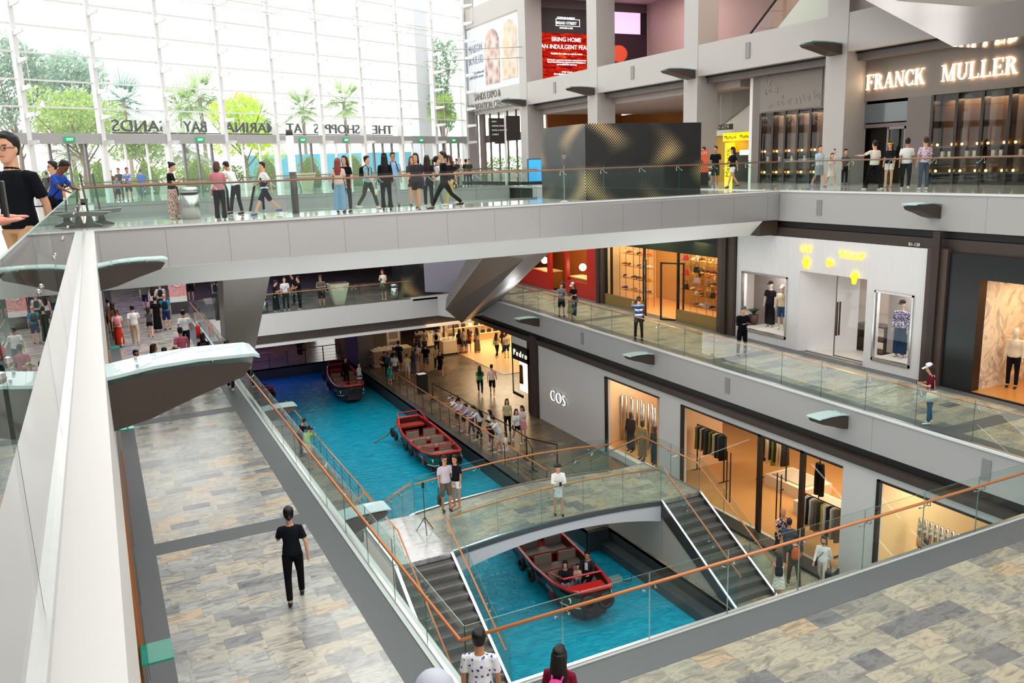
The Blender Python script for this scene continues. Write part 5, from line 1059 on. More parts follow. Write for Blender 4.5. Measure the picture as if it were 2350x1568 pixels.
area('b1_purple',(2,50,9.2),4,60,(.5,.35,1)); area('b1_left',(1.5,38,9.3),4,60,(1,.95,.95)); area('b1_far_light',(12,47,9.0),5,22,(.95,.85,1)); area('b1_purple',(8,52,9.2),4,60,(.45,.3,1))
# ticket counter
t=empty('ticket_counter',(15.6,50.6,0),label='pale ticket counter with printed sheets under a warm lamp',cat='counter'); MB().box(-.9,1.6,-.5,.5,0,1.0).obj('body',mat('b9a084',.5),t); MB().box(-.95,1.65,-.55,.55,1.0,1.06).obj('top',mat('d8c4a0',.4),t)
for i in range(4): MB().box(-.6+i*.4,-.35+i*.4,-.3,-.27,1.06,1.3).obj('leaflet',WHITE,t)
b=MB().box(0,.9,0,.15,0,3.0).obj('poster_stand',mat('e0d0b8',.5),label='tall cream poster stand with three pictures beside the ticket counter',cat='poster stand'); b.location=(16.3,52.3,0)
for i in range(3): MB().box(.15,.75,-.03,-.01,.5+.8*i,1.1+.8*i).obj('picture',mat('8c8278',.5),b)
S('column',13.9,14.9,50.8,54.0,0,4,mat('6e6866',.5),'grey wall beside the ticket counter')
t=empty('podium',(15.25,42.9,0),label='black podium with an open white page by the barrier belts',cat='podium'); MB().box(-.25,.25,-.25,.25,0,1.1).obj('body',mat('17181a',.4),t); MB().box(-.28,.18,-.25,.15,1.1,1.12).obj('page',WHITE,t)
# barrier posts
BP=[(15.2,41.2),(15.35,38.0),(15.3,35.6),(15.45,32.6),(15.35,30.4),(14.85,28.9),(16.0,28.9)]
for i,(x,y) in enumerate(BP):
    t=empty('barrier_post',(x,y,0),label='black belt barrier post, '+['farthest by the podium','second from the podium','third from the podium','fourth from the podium','beside the woman in white shirt','nearest the canal railing end','nearest the camera by the white wall'][i],cat='barrier post'); MB().lathe((0,0,0),[(.18,0),(.18,.02),(.05,.05)],16).obj('base',BLACK,t,True); MB().tube([(0,0,.03),(0,0,1.0)],.03,8).obj('pole',BLACK,t,True)
for a,c in ((0,1),(1,2),(2,3),(3,4),(4,6),(4,5)): MB().obox(BP[a]+(.93,),BP[c]+(.93,),.01,.05).obj('barrier_belt',BLACK,label='black retractable belt between barrier posts, '+('stretch nearest the podium','second stretch from the podium','third stretch from the podium','fourth stretch from the podium','across to the railing end','')[a if c!=5 else 4] if c!=6 else 'black retractable belt between barrier posts, long stretch nearest the white wall',cat='barrier belt')
# ------------------------------------------------------------ boats
BR=mat('c8201c',.3,name='boat_red',coat=.4); BM=mat('4a1a18',.35,coat=.3); TYRE=mat('141416',.6); SEAT=mat('9a8c80',.45)
def boat(lab,x,y,rz,dark=False,empty_=True):
    t=empty('rowing_boat',(x,y,-.75),rz,label=lab,cat='boat'); L=6.2
    st=[(-3.1,.55,.98,.1),(-2.6,.72,.92,.0),(-1.2,.86,.82,-.08),(.6,.88,.8,-.08),(1.9,.8,.86,-.04),(2.7,.64,.98,.05),(3.1,.46,1.08,.25)]
    # sections along -Y is the bow (towards viewer)
    b=MB(); rows=[]
    for s,w_,h,k in st: rows.append([(-w_,-s,h),(-w_*.93,-s,h*.55),(-w_*.62,-s,k+.02),(w_*.62,-s,k+.02),(w_*.93,-s,h*.55),(w_,-s,h)])
    v=[p for r in rows for p in r]; n=6; f=[(i*n+j,i*n+j+1,(i+1)*n+j+1,(i+1)*n+j) for i in range(len(rows)-1) for j in range(n-1)]; f+=[(0,5,4,3,2,1),tuple(range(6*6,7*6))]
    b.add(v,f); o=b.obj('hull',BM,t); q=o.modifiers.new('thick','SOLIDIFY'); q.thickness=.06
    for sg in (-1,1):
        MB().tube([(sg*w_,-s,h+.02) for s,w_,h,k in st],[(.06,.045)]*7,8).obj('gunwale',BR,t,True)
        b=MB(); b.add([(sg*(.72*.97),-2.3,.42),(sg*(.64*.98)*.93,-2.72,.5),(sg*.46*.97,-3.06,.62),(sg*.46*1.02,-3.1,.92),(sg*.66*1.02,-2.7,.84),(sg*.78*1.02,-2.1,.76)],[(0,1,2,3,4,5) if sg>0 else (5,4,3,2,1,0)]); o=b.obj('green_panel',mat('0e5a40',.4),t); o.modifiers.new('s','SOLIDIFY').thickness=.02
        MB().tube([(sg*.74,-2.2,.4),(sg*.62,-2.75,.48),(sg*.47,-3.1,.6)],.018,5).obj('white_line',WHITE,t)
        b=MB(); b.ball((sg*.66,-2.72,.7),(.04,.09,.09),12,8); ew=b.obj('eye_white',WHITE,t,True); MB().ball((sg*.7,-2.75,.7),(.03,.045,.05),10,6).obj('eye_pupil',BLACK,ew,True)
        for yy in (2.6,2.0,.3,-.5): 
            MB().torus((sg*.98,yy,.52),.17,.07,Matrix.Rotation(PI/2,4,'Y')).obj('tyre',TYRE,t,True)
    for xx in (-.27,.27): MB().torus((xx,-3.2,.75),.2,.07,Matrix.Rotation(PI/2,4,'X')).obj('tyre',TYRE,t,True)
    for s,h in ((-3.12,1.02),(3.12,1.12)): MB().tube([(-.5,-s,h),(.5,-s,h)],.06,8).obj('end_rail',BR,t)
    MB().box(-.6,.6,-2.4,2.6,.14,.2).obj('floor_boards',mat('7a2a22',.5),t)
    MB().tube([(-.72,2.1,.98),(-.55,3.05,1.3),(.55,3.05,1.3),(.72,2.1,.98)],.035,6).obj('stern_frame',BR,t); MB().tube([(-.7,-1.5,1.0),(-.62,-2.2,1.12),(.62,-2.2,1.12),(.7,-1.5,1.0)],.03,6).obj('bow_frame',BR,t)
    for yy in (-1.5,-.35,.8): 
        b=MB().box(-.8,.8,yy-.22,yy+.22,.5,.6); be=b.obj('bench',SEAT,t); MB().box(-.75,.75,yy-.2,yy+.2,.2,.5).obj('bench_front',mat('8c1c18',.4),be)
        for sg in (-.42,.42): o=MB().box(sg-.3,sg+.3,yy+.2,yy+.27,.6,.92).obj('backrest',SEAT,t); bevel(o,.02); MB().tube([(sg-.32,yy+.24,.6),(sg-.32,yy+.24,.97),(sg+.32,yy+.24,.97),(sg+.32,yy+.24,.6)],.018,6).obj('seat_frame',BR,o)
    MB().box(-.55,.55,-2.9,-2.3,.8,.9).obj('bow_deck',BR,t); MB().box(-.6,.6,2.35,2.95,.7,.78).obj('stern_deck',mat('a83a2c',.4),t)
    MB().tube([(-.6,2.6,.95),(-1.2,2.9,.3),(-1.9,3.0,-.02)],.03,6).obj('oar',mat('8c5c3c',.5),t) if empty_ else None
    return t
boat('empty red wooden boat with grey seats moored by the right bank',12.55,35.0,-.05); boat('red wooden boat with three passengers near the footbridge',11.9,21.9,-.1,empty_=False)
boat('dark red boat moored at the far landing in shade',12.3,48.4,-.12,empty_=False); boat('dark red boat at the far left corner of the canal',6.4,50.2,.35)
t=empty('floating_pump',(13.4,20.6,-.75),label='small grey pump box floating right of the near boat',cat='pump'); o=MB().box(-.22,.22,-.14,.14,.0,.2).obj('box',mat('8ca8a0',.3),t); bevel(o,.04); MB().tube([(.2,0,.02),(.5,-.2,.02),(.7,.1,.02)],.015,5).obj('hose',BLACK,t)
# ------------------------------------------------------------ small props
def bin_(lab,x,y,z,r=.23,h=.82):
    t=empty('litter_bin',(x,y,z),label=lab,cat='litter bin'); MB().lathe((0,0,0),[(r,0),(r,h*.82)],24).obj('body',STEEL,t,True); MB().lathe((0,0,h*.82),[(r*1.04,0),(r*1.04,.03)],24).obj('band',BLACK,t,True); MB().lathe((0,0,h*.86),[(r*1.04,0),(r*1.02,.1),(r*.8,.15),(.02,.16)],24).obj('lid',STEEL,t,True)
bin_('steel litter bin on the upper bridge beside the floral skirt',2.55,26.6,L1,.26,.9); bin_('steel litter bin on the far middle crossing left of the dotted box',14.2,43.7,B1); bin_('steel litter bin at the left end of the far middle crossing',7.15,43.6,B1); bin_('steel litter bin by the cash machines behind the orange sign',25,30.4,L1,.2,.85)
t=empty('light_pillar',(5.6,26.5,L1),label='slim pillar lamp with a glowing white tube on the upper bridge',cat='lamp'); MB().tube([(0,0,0),(0,0,1.27)],.11,12).obj('base',mat('4a4644',.4),t,True); MB().tube([(0,0,1.27),(0,0,2.35)],.11,12).obj('glowing_tube',emis('fff6dc',2.5),t,True); MB().tube([(0,0,2.35),(0,0,2.52)],.11,12).obj('cap',mat('4a3c36',.4),t,True)
def lectern(lab,x,y,z,s):
    t=empty('tilted_display',(x,y,z),label=lab,cat='display stand'); MB().prism([(-.32,0),(.32,0),(.3,.04),(.1,.12),(.05,.35),(.02,.35),(-.02,.35),(-.05,.35),(-.1,.12),(-.3,.04)],-.2,.2,'y').obj('foot',mat('55534f',.4),t); MB().obox((0,0,.3),(-.08,0,1.4),.05,.06,(0,1,0)).obj('stem',mat('55534f',.4),t); MB().prism([(-.55*s,.38),(.55*s,.44),(.5*s,.33),(-.3*s,.28)],-.22,.22,'y').obj('shelf',mat('6b6a67',.4),t)
lectern('dark metal display stand with curved foot at the left end of the upper bridge',.15,26.4,L1,1); lectern('second dark metal display stand nearest the left edge of the upper bridge',-.15,25.2,L1,-1)
def vase(lab,x,y,z):
    t=empty('planter',(x,y,z),label=lab,cat='planter'); MB().add([(-.24,-.2,0),(.24,-.2,0),(.24,.2,0),(-.24,.2,0),(-.55,-.4,1.15),(.55,-.4,1.15),(.55,.4,1.15),(-.55,.4,1.15)],[(3,2,1,0),(4,5,6,7),(0,1,5,4),(1,2,6,5),(2,3,7,6),(3,0,4,7)])
    b=MB(); b.add([(-.24,-.2,0),(.24,-.2,0),(.24,.2,0),(-.24,.2,0),(-.52,-.4,1.15),(.52,-.4,1.15),(.52,.4,1.15),(-.52,.4,1.15)],[(3,2,1,0),(4,5,6,7),(0,1,5,4),(1,2,6,5),(2,3,7,6),(3,0,4,7)]); b.obj('pot',mat('cfd0b4',.5),t); MB().box(-.48,.48,-.36,.36,1.1,1.16).obj('soil',mat('3c342c',.9),t)
vase('tall tapering cream planter on the far middle crossing',11.15,43.9,B1); vase('tall tapering grey planter behind the pillar lamp',12,52.9,L1)
t=empty('info_stand',(13.8,24.05,L1),label='slim sign post with a grey board before the dotted box',cat='sign'); MB().lathe((0,0,0),[(.17,0),(.17,.02),(.04,.06)],18).obj('base',WHITE,t,True); MB().tube([(0,0,.04),(0,0,1.25)],.018).obj('pole',STEEL,t); MB().box(-.07,.07,-.02,.02,1.2,1.62).obj('board',mat('6b6260',.5),t); text('lettering','PLEASE\nHAVE YOUR\nPASS\nREADY',.035,(0,-.025,1.5),FY,WHITE,t,ext=.001)
t=empty('easel_poster',(25.4,48,L1),label='bright blue easel poster right of the entrance',cat='poster'); MB().box(-.5,.5,-.04,.04,.1,1.55).obj('frame',mat('2c3844',.4),t); MB().box(-.46,.46,-.06,-.04,.15,1.5).obj('picture',emis('3aa0dc',.8),t)
t=empty('poster_stand',(24,29.85,L1),-.9,label='orange watch poster stand with curved black foot on the upper right floor',cat='poster stand'); MB().box(-.36,.36,-.03,.03,.65,1.62).obj('board',mat('d8673c',.5),t); MB().box(-.36,.36,0,.05,.0,.65).obj('lower_board',mat('2c2a2a',.4),t); MB().prism([(-.42,0),(.42,0),(.3,.08),(-.3,.08)],-.25,.35,'y').obj('foot',mat('3a3634',.4),t); text('lettering','HUBLOT',.16,(0,-.04,1.42),FY,WHITE,t); MB().ball((0,-.03,1.08),(.14,.02,.15)).obj('watch_picture',mat('9c3c20',.4),t)
m,nt,o=new('red_tile_poster'); b=N(nt,'BsdfPrincipled'); tc=N(nt,'TexCoord'); mp=N(nt,'Mapping'); mp.inputs['Rotation'].default_value=(0,.785,0); nt.links.new(tc.outputs['Object'],mp.inputs[0]); br=N(nt,'TexBrick'); br.inputs['Scale'].default_value=5; br.inputs[1].default_value=hx('d83040'); br.inputs[2].default_value=hx('f0a0a0'); br.inputs[3].default_value=hx('f8f0f0'); br.inputs['Mortar Size'].default_value=.03
sp=N(nt,'SeparateXYZ'); nt.links.new(mp.outputs[0],sp.inputs[0]); cb=N(nt,'CombineXYZ'); nt.links.new(sp.outputs[0],cb.inputs[0]); nt.links.new(sp.outputs[2],cb.inputs[1]); nt.links.new(cb.outputs[0],br.inputs[0]); nt.links.new(br.outputs[0],b.inputs[0]); nt.links.new(b.outputs[0],o.inputs[0])
t=empty('poster_stand',(3.35,46.2,B1),label='tall red and white patterned poster stand at the end of the left walkway',cat='poster stand'); MB().box(-.42,.42,-.03,.03,.9,2.1).obj('board',m,t); MB().box(-.42,.42,-.03,.03,.62,.9).obj('caption_strip',WHITE,t); MB().box(-.42,.42,-.02,.04,0,.62).obj('lower_board',mat('3a3838',.4),t); MB().lathe((0,0,0),[(.16,0),(.16,.01)],18).obj('x',WHITE,t) if 0 else None; MB().torus((0,-.05,1.6),.17,.03,Matrix.Rotation(PI/2,4,'X')).obj('ring_emblem',WHITE,t,True)
t=empty('fire_extinguisher',(3.45,38.6,B1),label='red fire extinguisher behind the left balustrade',cat='fire extinguisher'); MB().lathe((0,0,0),[(.1,0),(.1,.5),(.05,.58),(.03,.62)],16).obj('cylinder',mat('c81c1c',.3),t,True); MB().tube([(0,0,.6),(.08,0,.68),(.12,0,.5)],.015).obj('hose',BLACK,t)
t=empty('phone_tripod',(7.5,21.55,2.0),label='black phone tripod standing on the footbridge landing',cat='tripod'); 
for a in range(3): MB().tube([(0,0,.45),(.28*math.cos(a*2.1+.3),.28*math.sin(a*2.1+.3),0)],.012,6).obj('leg',BLACK,t)
MB().tube([(0,0,.4),(0,0,1.35)],.012,6).obj('pole',BLACK,t); MB().box(-.04,.04,-.012,.012,1.35,1.52).obj('phone',BLACK,t)
# upper bridge escalator opening
t=empty('escalator',(4.4,28.6,L1),label='escalator top with dark rubber handrails behind the upper bridge',cat='escalator'); 
for x in (-.55,.55): MB().tube([(x,-.3,.1),(x,-.4,.75),(x,0,.95),(x,1.0,.9),(x,7,-3)],.04,8).obj('handrail',BLACK,t,True); MB().prism([(-.3,.85),(1,.85),(7,-3.1),(7,-4.4),(1,-.5),(-.3,-.1)],x-.02,x+.02,'x').obj('side_panel',GLASS,t)
MB().prism([(-.6,0),(1,0),(7,-4),(7,-4.6),(1,-.6),(-.6,-.6)],-.5,.5,'x').obj('steps',DSTEEL,t)
# plants in white shop window
t=empty('potted_plant',(23.4,25.6,5.7),label='broad leaved plant in a brown pot in the white shop window',cat='potted plant'); MB().lathe((0,0,0),[(.16,0),(.2,.4)],16).obj('pot',mat('5a3a30',.5),t,True); b=MB()
for i in range(14):
    a=i*2.4; d=Vector((math.cos(a),math.sin(a),1.0+.4*(i%3))).normalized(); p=Vector((0,0,.4)); q=p+d*.28; e=q+Vector((d.x,d.y,-.1))*.25; w=d.cross(Vector((0,0,1))).normalized()*.07; b.add([p,q-w,e,q+w],[(0,1,2,3)])
b.obj('leaves',mat('24502c',.5),t)
# stroller at the bottom
t=empty('stroller',(3.05,8.75,B1),label='pale grey stroller hood at the bottom edge',cat='stroller'); b=MB(); b.ball((0,0,.72),(.27,.3,.3),14,9); b.obj('hood',fabric('c8ccd8'),t,True); MB().tube([(-.25,.1,.75),(-.2,-.5,1.0),(.2,-.5,1.0),(.25,.1,.75)],.015).obj('handle',mat('e8d0cc',.4),t); 
for x in (-.2,.2):
    for y in (-.3,.3): MB().torus((x,y,.1),.08,.03,Matrix.Rotation(PI/2,4,'Y'),12,6).obj('wheel',TYRE,t,True)
MB().box(-.2,.2,-.3,.25,.2,.5).obj('seat',fabric('70748a'),t)
t=empty('suitcase',(17.75,15.9,0),.4,label='black hard suitcase held by the masked woman',cat='suitcase'); o=MB().box(-.23,.23,-.14,.14,.05,.68).obj('shell',mat('121416',.3),t); bevel(o,.05,3)
for x in (-.12,.12): MB().tube([(x,.1,.68),(x,.1,1.02)],.01).obj('handle_bar',STEEL,t)
for x in (-.18,.18): MB().ball((x,0,.03),.03).obj('wheel',BLACK,t)
PEOPLE=[
(-0.62, 8.88, 11.1, 1.72, -0.59, 'walk', 'short', '141210', 'polo', '10131a', 'shorts', 'c9a27c', 'f0f0f0', 'glasses watch', 'e0a98a', 'man in black polo and beige shorts walking behind the upper left glass'),
(-0.72, 22.0, 11.1, 1.7, -1.36, 'walk', 'short', '141210', 'tee', '8a5a33', 'shorts', '5c6650', 'eeeeee', 'glasses', 'e0a98a', 'man in brown shirt and green shorts behind the upper left glass'),
(-0.7, 19.8, 11.1, 1.7, 1.08, 'leanL', 'short', '0d0b0a', 'tee', '2c4fa8', 'pants', '1b2140', '222222', 'crossbody:101012', '7a4a33', 'man in blue shirt bending over the upper left rail'),
(-0.85, 24.5, 11.1, 1.62, 1.08, 'phoneup', 'short', '141210', 'long', '3b3440', 'pants', '222222', '222222', '', 'c98d6c', 'person in dark top holding a phone beyond the man in blue'),
(-2.49, 50.13, 11.1, 1.66, 3.16, 'walk', 'short', 'b9b4ae', 'tee', 'a98f9d', 'pants', 'caa47f', '333333', '', 'e0a98a', 'grey haired person in mauve shirt and tan trousers seen from behind'),
(-1.97, 49.23, 11.1, 1.64, 3.01, 'stand', 'short', '141210', 'tee', '28294f', 'pants', '1d1d22', '222222', 'backpack:151518', 'c98d6c', 'person in navy top with black backpack beside the mauve shirt'),
(1.01, 50.52, 11.1, 1.62, -0.37, 'stand', 'bun', '141210', 'tee', '3c3234', 'pants', '2a2a30', '222222', '', 'c98d6c', 'woman with hair bun behind the far glass balustrade'),
(1.43, 51.62, 11.1, 1.72, -0.55, 'stand', 'short', '0d0b0a', 'tee', '15151a', 'pants', '202838', '222222', '', 'c98d6c', 'man in black shirt behind the two children at far balustrade'),
(0.87, 49.87, 11.1, 1.2, -0.02, 'stand', 'short', '141210', 'tee', '4a4038', 'shorts', '333333', '222222', '', 'c98d6c', 'small child in brown top at far balustrade'),
(1.23, 49.17, 11.1, 1.25, -0.03, 'stand', 'short', '141210', 'tee', '6fa6cf', 'shorts', '333344', '222222', '', 'c98d6c', 'small child in pale blue top at far balustrade'),
(1.79, 49.94, 11.1, 1.72, 0.23, 'stand', 'short', '141210', 'tee', '4a66b8/floral', 'shorts', '4c5250', '222222', 'crossbody:202028', 'c98d6c', 'man in blue floral shirt beyond the far balustrade'),
(2.54, 51.43, 11.1, 1.7, 3.01, 'walk', 'short', '241a14', 'tee', '1f6fd0', 'pants', '24406e', '222222', '', 'c98d6c', 'person in bright blue shirt walking away beyond far balustrade'),
(2.13, 27.06, 11.1, 1.63, 1.32, 'phone', 'bun', '0d0b0a', 'tee', '141416', 'longskirt', 'd9b7a6/floral', 'd8d2b0', 'tote:16161a', 'e0a98a', 'woman in black top and long floral skirt on the upper bridge'),
(3.08, 24.17, 11.1, 1.59, 2.84, 'phone', 'bob', '4a2420', 'tee', 'd98a92', 'flare', '15151a', '8c8c90', 'purse:d98a98', 'e0a98a', 'woman in pink top and black flared trousers on the upper bridge'),
(4.09, 27.95, 11.1, 1.68, 3.96, 'lean', 'short', '0d0b0a', 'tee', 'f0f0f2', 'pants', '1c222c', '1a1a1a', '', 'c98d6c', 'man in white shirt leaning on the rear rail of the upper bridge'),
(4.74, 26.67, 11.1, 1.66, -1.4, 'stride', 'short', '0d0b0a', 'tee', 'f0f0f2', 'shorts', '182236', '2f55a0', 'apron:182236', 'e0a98a', 'boy in navy overalls and blue clogs walking on the upper bridge'),
(6.69, 25.25, 11.1, 1.6, 2.62, 'stand', 'long', '8a3f36', 'tee', 'e9c3b8', 'wide', '7fa8c8', '1a1a1a', 'shoulderbag:2a2022', 'e0a98a', 'woman with long reddish hair and pale blue jeans on the upper bridge'),
(6.98, 25.53, 11.1, 1.66, -0.7, 'stand', 'long', '2a1a16', 'tee', '15151a', 'pants', '2c3540', '1a1a1a', '', 'e0a98a', 'woman in black shirt facing the reddish haired woman'),
(8.02, 26.71, 11.1, 1.7, 0.84, 'walk', 'short', '0d0b0a', 'tee', '1f9fce/floral', 'pants', '3f4034', 'e8e8ea', 'backpack:15161a', 'e0a98a', 'man in turquoise patterned shirt with a black backpack'),
(8.07, 25.01, 11.1, 1.68, 2.83, 'stand', 'long', '0d0b0a', 'long', '131419', 'flare', '121318', '15151a', 'cap:131419', 'c98d6c', 'person all in black with black cap holding an iced drink'),
(9.18, 27.52, 11.1, 1.76, -0.15, 'stand', 'short', '0d0b0a', 'tee', '8fbfe8', 'pants', 'a4a6ac', '202020', 'glasses backpack:26262c', 'c98d6c', 'man in light blue shirt and grey trousers behind the black cap'),
(8.72, 24.02, 11.1, 1.7, -0.61, 'walk', 'bob', '1a1210', 'tee', '3b373b', 'shorts', '151518', '2a1c16', 'tote:2a3550', 'e0a98a', 'woman in charcoal top and black shorts looking at the camera'),
(9.81, 27.44, 11.1, 1.62, 0.01, 'stand', 'long', '7a4a30', 'tee', '4a4448', 'shorts', '332222', '2a2228', '', 'e0a98a', 'woman with brown hair partly hidden behind the charcoal top'),
(9.71, 25.71, 11.1, 1.62, 2.69, 'stand', 'long', '2a1512', 'tee', '1d2128', 'pants', '141a22', 'e0e0e0', '', 'e0a98a', 'woman with very long dark hair seen from behind on the upper bridge'),
(10.12, 25.95, 11.1, 1.62, 1.72, 'walk', 'ponytail', '141210', 'tee', 'efefef', 'pants', '7c9080', 'f0f0f0', 'backpack:1d1d22', 'e0a98a', 'woman in white top with dark backpack beside the dark suit'),
(9.74, 24.38, 11.1, 1.8, 4.42, 'stride', 'braid', '2a1c16', 'jacket', '0e1014', 'pants', '0e1014', '0e0e10', '', 'e0a98a', 'tall person in black suit with braid striding across the upper bridge'),
(10.74, 26.33, 11.1, 1.64, -1.43, 'walk', 'long', '4a2c20', 'tee', '1d1a1c', 'pants', 'cdb467', 'e0e0e0', '', 'e0a98a', 'woman in yellow trousers behind the dark suit'),
(19.84, 47.52, 11.1, 1.66, -1.09, 'stand', 'short', '141210', 'tee', '282c3c', 'pants', '202028', '222222', '', 'c98d6c', 'man in dark top by the far right end of the glass facade'),
(19.0, 45.98, 11.1, 1.5, 0.13, 'stand', 'ponytail', '141210', 'tee', '18181c', 'pants', '202028', '222222', '', 'c98d6c', 'girl in black by the far right end of the glass facade'),
(20.75, 49.12, 11.1, 1.7, -1.45, 'handsup', 'short', 'b8a890', 'tee', 'b9b0a0', 'pants', '9c9280', '333333', '', 'e0a98a', 'person with fair hair and beige clothes raising an arm by the doors'),
(20.06, 46.63, 11.1, 1.62, 2.56, 'stand', 'bun', '141210', 'tee', '1a1a20', 'pants', '202028', '222222', '', 'c98d6c', 'person in black top left of the pair by the revolving door'),
(20.13, 46.34, 11.1, 1.62, -0.24, 'stand', 'bun', '241a14', 'tee', '2c4030', 'pants', '202028', '222222', '', 'c98d6c', 'person in dark green top right of the pair by the revolving door'),
(24.32, 44.57, 11.1, 1.6, 1.59, 'stand', 'long', '2a1a16', 'tee', '2a2428', 'pants', '202028', '222222', '', 'c98d6c', 'woman with long hair beside the blue easel poster'),
(22.11, 28.07, 11.1, 1.76, -0.23, 'stand', 'short', '141210', 'suit', '1b2438', 'pants', '161c2c', '0c0c0e', '', 'c98d6c', 'man in navy suit and white shirt beside the orange sign'),
(23.77, 29.93, 11.1, 1.72, 0.03, 'stand', 'short', '141210', 'suit', '15161a', 'pants', '15161a', '0c0c0e', '', 'c98d6c', 'man in dark suit mostly hidden behind the navy suit'),
(24.23, 29.91, 11.1, 1.7, -1.38, 'stand', 'short', '141210', 'tee', '2c2a2e', 'pants', '222222', '222222', '', 'c98d6c', 'man in dark shirt whose head shows above the orange sign'),
(24.74, 29.73, 11.1, 1.72, -0.96, 'stand', 'short', '0d0b0a', 'tee', '17181c', 'shorts', '3c4434', 'e0e0e0', '', 'c98d6c', 'man in black shirt and dark green shorts by the cash machines'),
(24.25, 28.05, 11.1, 1.68, 4.52, 'walk', 'long', '2a1a16', 'tee', '121318', 'shorts', 'e8e8ec', '15151a', 'cap:26262c', 'e0a98a', 'woman in black shirt, cap and white shorts by the cash machines'),
(25.91, 24.88, 11.1, 1.62, -0.28, 'walk', 'bun', '241a16', 'long', 'bdd0dc', 'skirt', '8c9399', '7c78c8', '', 'e0a98a', 'woman in pale blue hoodie and grey skirt before the upper shops'),
(26.72, 25.01, 11.1, 1.28, -0.29, 'walk', 'ponytail', '141210', 'tee', 'e8d0cc', 'skirt', 'e8dccb', 'e0d8e0', '', 'e0a98a', 'little girl in white dress before the upper shops'),
(27.86, 25.91, 11.1, 1.42, -1.35, 'stand', 'long', '241a16', 'tee', 'd9c8c8', 'skirt', 'd8d0d0', 'cccccc', 'band:2a2a2a', 'e0a98a', 'girl with black headband behind the little girl in white'),
(27.95, 25.46, 11.1, 1.38, -0.31, 'stand', 'short', '0d0b0a', 'tee', '5c636c', 'pants', '26282c', '8c8c8c', 'backpack:8c8458', 'e0a98a', 'boy in grey shirt before the grey pillar'),
(24.03, 20.64, 11.1, 1.68, 2.98, 'point', 'short', '0d0b0a', 'tee', 'e8ddd0', 'flare', '121316', 'e8e8e8', '', 'e0a98a', 'person in cream shirt and black trousers pointing at the watch shop'),
(26.24, 21.86, 11.1, 1.6, -1.23, 'stand', 'bob', '241a16', 'tee', '1a1c22', 'shorts', 'ece8e0', 'd8a090', 'visor:e0c020', 'e0a98a', 'woman in yellow visor and white shorts before the watch shop'),
(24.63, 19.84, 11.1, 1.72, 2.21, 'walk', 'bun', '141210', 'tee', 'e4e8e6', 'pants', '15161a', 'f0f0e8', 'shoulderbag:26262c', 'c98d6c', 'person in white shirt and black trousers facing the watch shop'),
(24.8, 19.28, 11.1, 1.68, 2.76, 'stand', 'short', '3a2420', 'tee', 'e4d4e4/floral', 'pants', '44586c', 'e4e4f0', '', 'e0a98a', 'person in white floral shirt and blue jeans facing the watch shop'),
(0.29, 38.74, 5.31, 1.62, 3.05, 'walk', 'ponytail', '3a1e16', 'tee', 'e9c8c4', 'longskirt', 'c2301c', 'e0e0e0', 'backpack:e88894', 'e0a98a', 'woman in red long skirt with pink backpack on the left walkway'),
(0.19, 40.44, 5.31, 1.72, 3.1, 'walk', 'bob', '241610', 'long', '7a4f34', 'pants', '5a4438', '222222', '', 'e0a98a', 'person in brown jacket ahead of the red skirt'),
(0.04, 42.32, 5.31, 1.62, 3.05, 'walk', 'short', '141210', 'tee', '5c6064', 'shorts', '333333', '222222', '', 'e0a98a', 'person in grey shirt nearest the shop side beyond the red skirt'),
(0.93, 38.72, 5.31, 1.72, 3.08, 'walk', 'short', '0d0b0a', 'tee', 'efeff2', 'pants', 'c9b49a', 'b8b0a8', '', 'e0a98a', 'man in white shirt and cream trousers on the left walkway'),
(1.59, 40.15, 5.31, 1.36, 3.07, 'walk', 'bob', '1c1412', 'tee', '4c4e54', 'shorts', '15161a', '1a1a1a', '', 'e0a98a', 'child in grey shirt and black shorts on the left walkway'),
(1.98, 41.31, 5.31, 1.62, 3.06, 'stand', 'short', '141210', 'tee', '101114', 'longskirt', '101114', 'c8c0c0', '', 'e0a98a', 'woman in long black dress beside the blue shirt'),
(2.4, 41.64, 5.31, 1.68, 3.05, 'stand', 'bald', '9c9088', 'tee', '2f8fb4', 'shorts', '2a2e5c', '26262c', 'backpack:202430', 'e0a98a', 'man in blue shirt with black backpack near the red poster stand'),
(2.12, 45.87, 5.31, 1.64, 3.06, 'walk', 'long', '1c1412', 'tank', 'e8e0e0', 'shorts', '2c3c6c', 'cccccc', 'crossbody:202028', 'e0a98a', 'woman in white sleeveless top with a black strap'),
(1.88, 48.6, 5.31, 1.7, 3.07, 'walk', 'short', '141210', 'tee', '5c645c', 'shorts', '1e2450', '222222', '', 'e0a98a', 'man in grey shirt and navy shorts on the left walkway'),
(2.54, 46.49, 5.31, 1.68, 3.05, 'walk', 'short', '141210', 'tee', 'e8e8ec', 'pants', '2c2c34', '222222', 'backpack:26262c', 'e0a98a', 'man in white shirt behind the white sleeveless top'),
(3.72, 50.78, 5.31, 1.7, 3.03, 'walk', 'short', '141210', 'tee', 'a08068', 'pants', '8c6c50', 'd0b090', '', 'e0a98a', 'person in tan trousers beyond the red poster stand'),
(3.49, 51.34, 5.31, 1.7, 2.9, 'walk', 'short', '141210', 'tee', '402024', 'pants', '301a20', '222222', '', 'c98d6c', 'person in dark red beyond the red poster stand'),
(4.4, 51.03, 5.31, 1.66, 3.02, 'stand', 'short', '141210', 'tee', '303038', 'shorts', '1a1a20', 'e0e0e0', '', 'e0a98a', 'person in black shorts by the far queue ropes'),
(2.71, 35.96, 5.31, 1.72, 2.93, 'walk', 'short', '0d0b0a', 'tee', 'f0f0f4', 'pants', '16171a', '22262c', '', 'c98d6c', 'man in white shirt and black trousers by the left balustrade'),
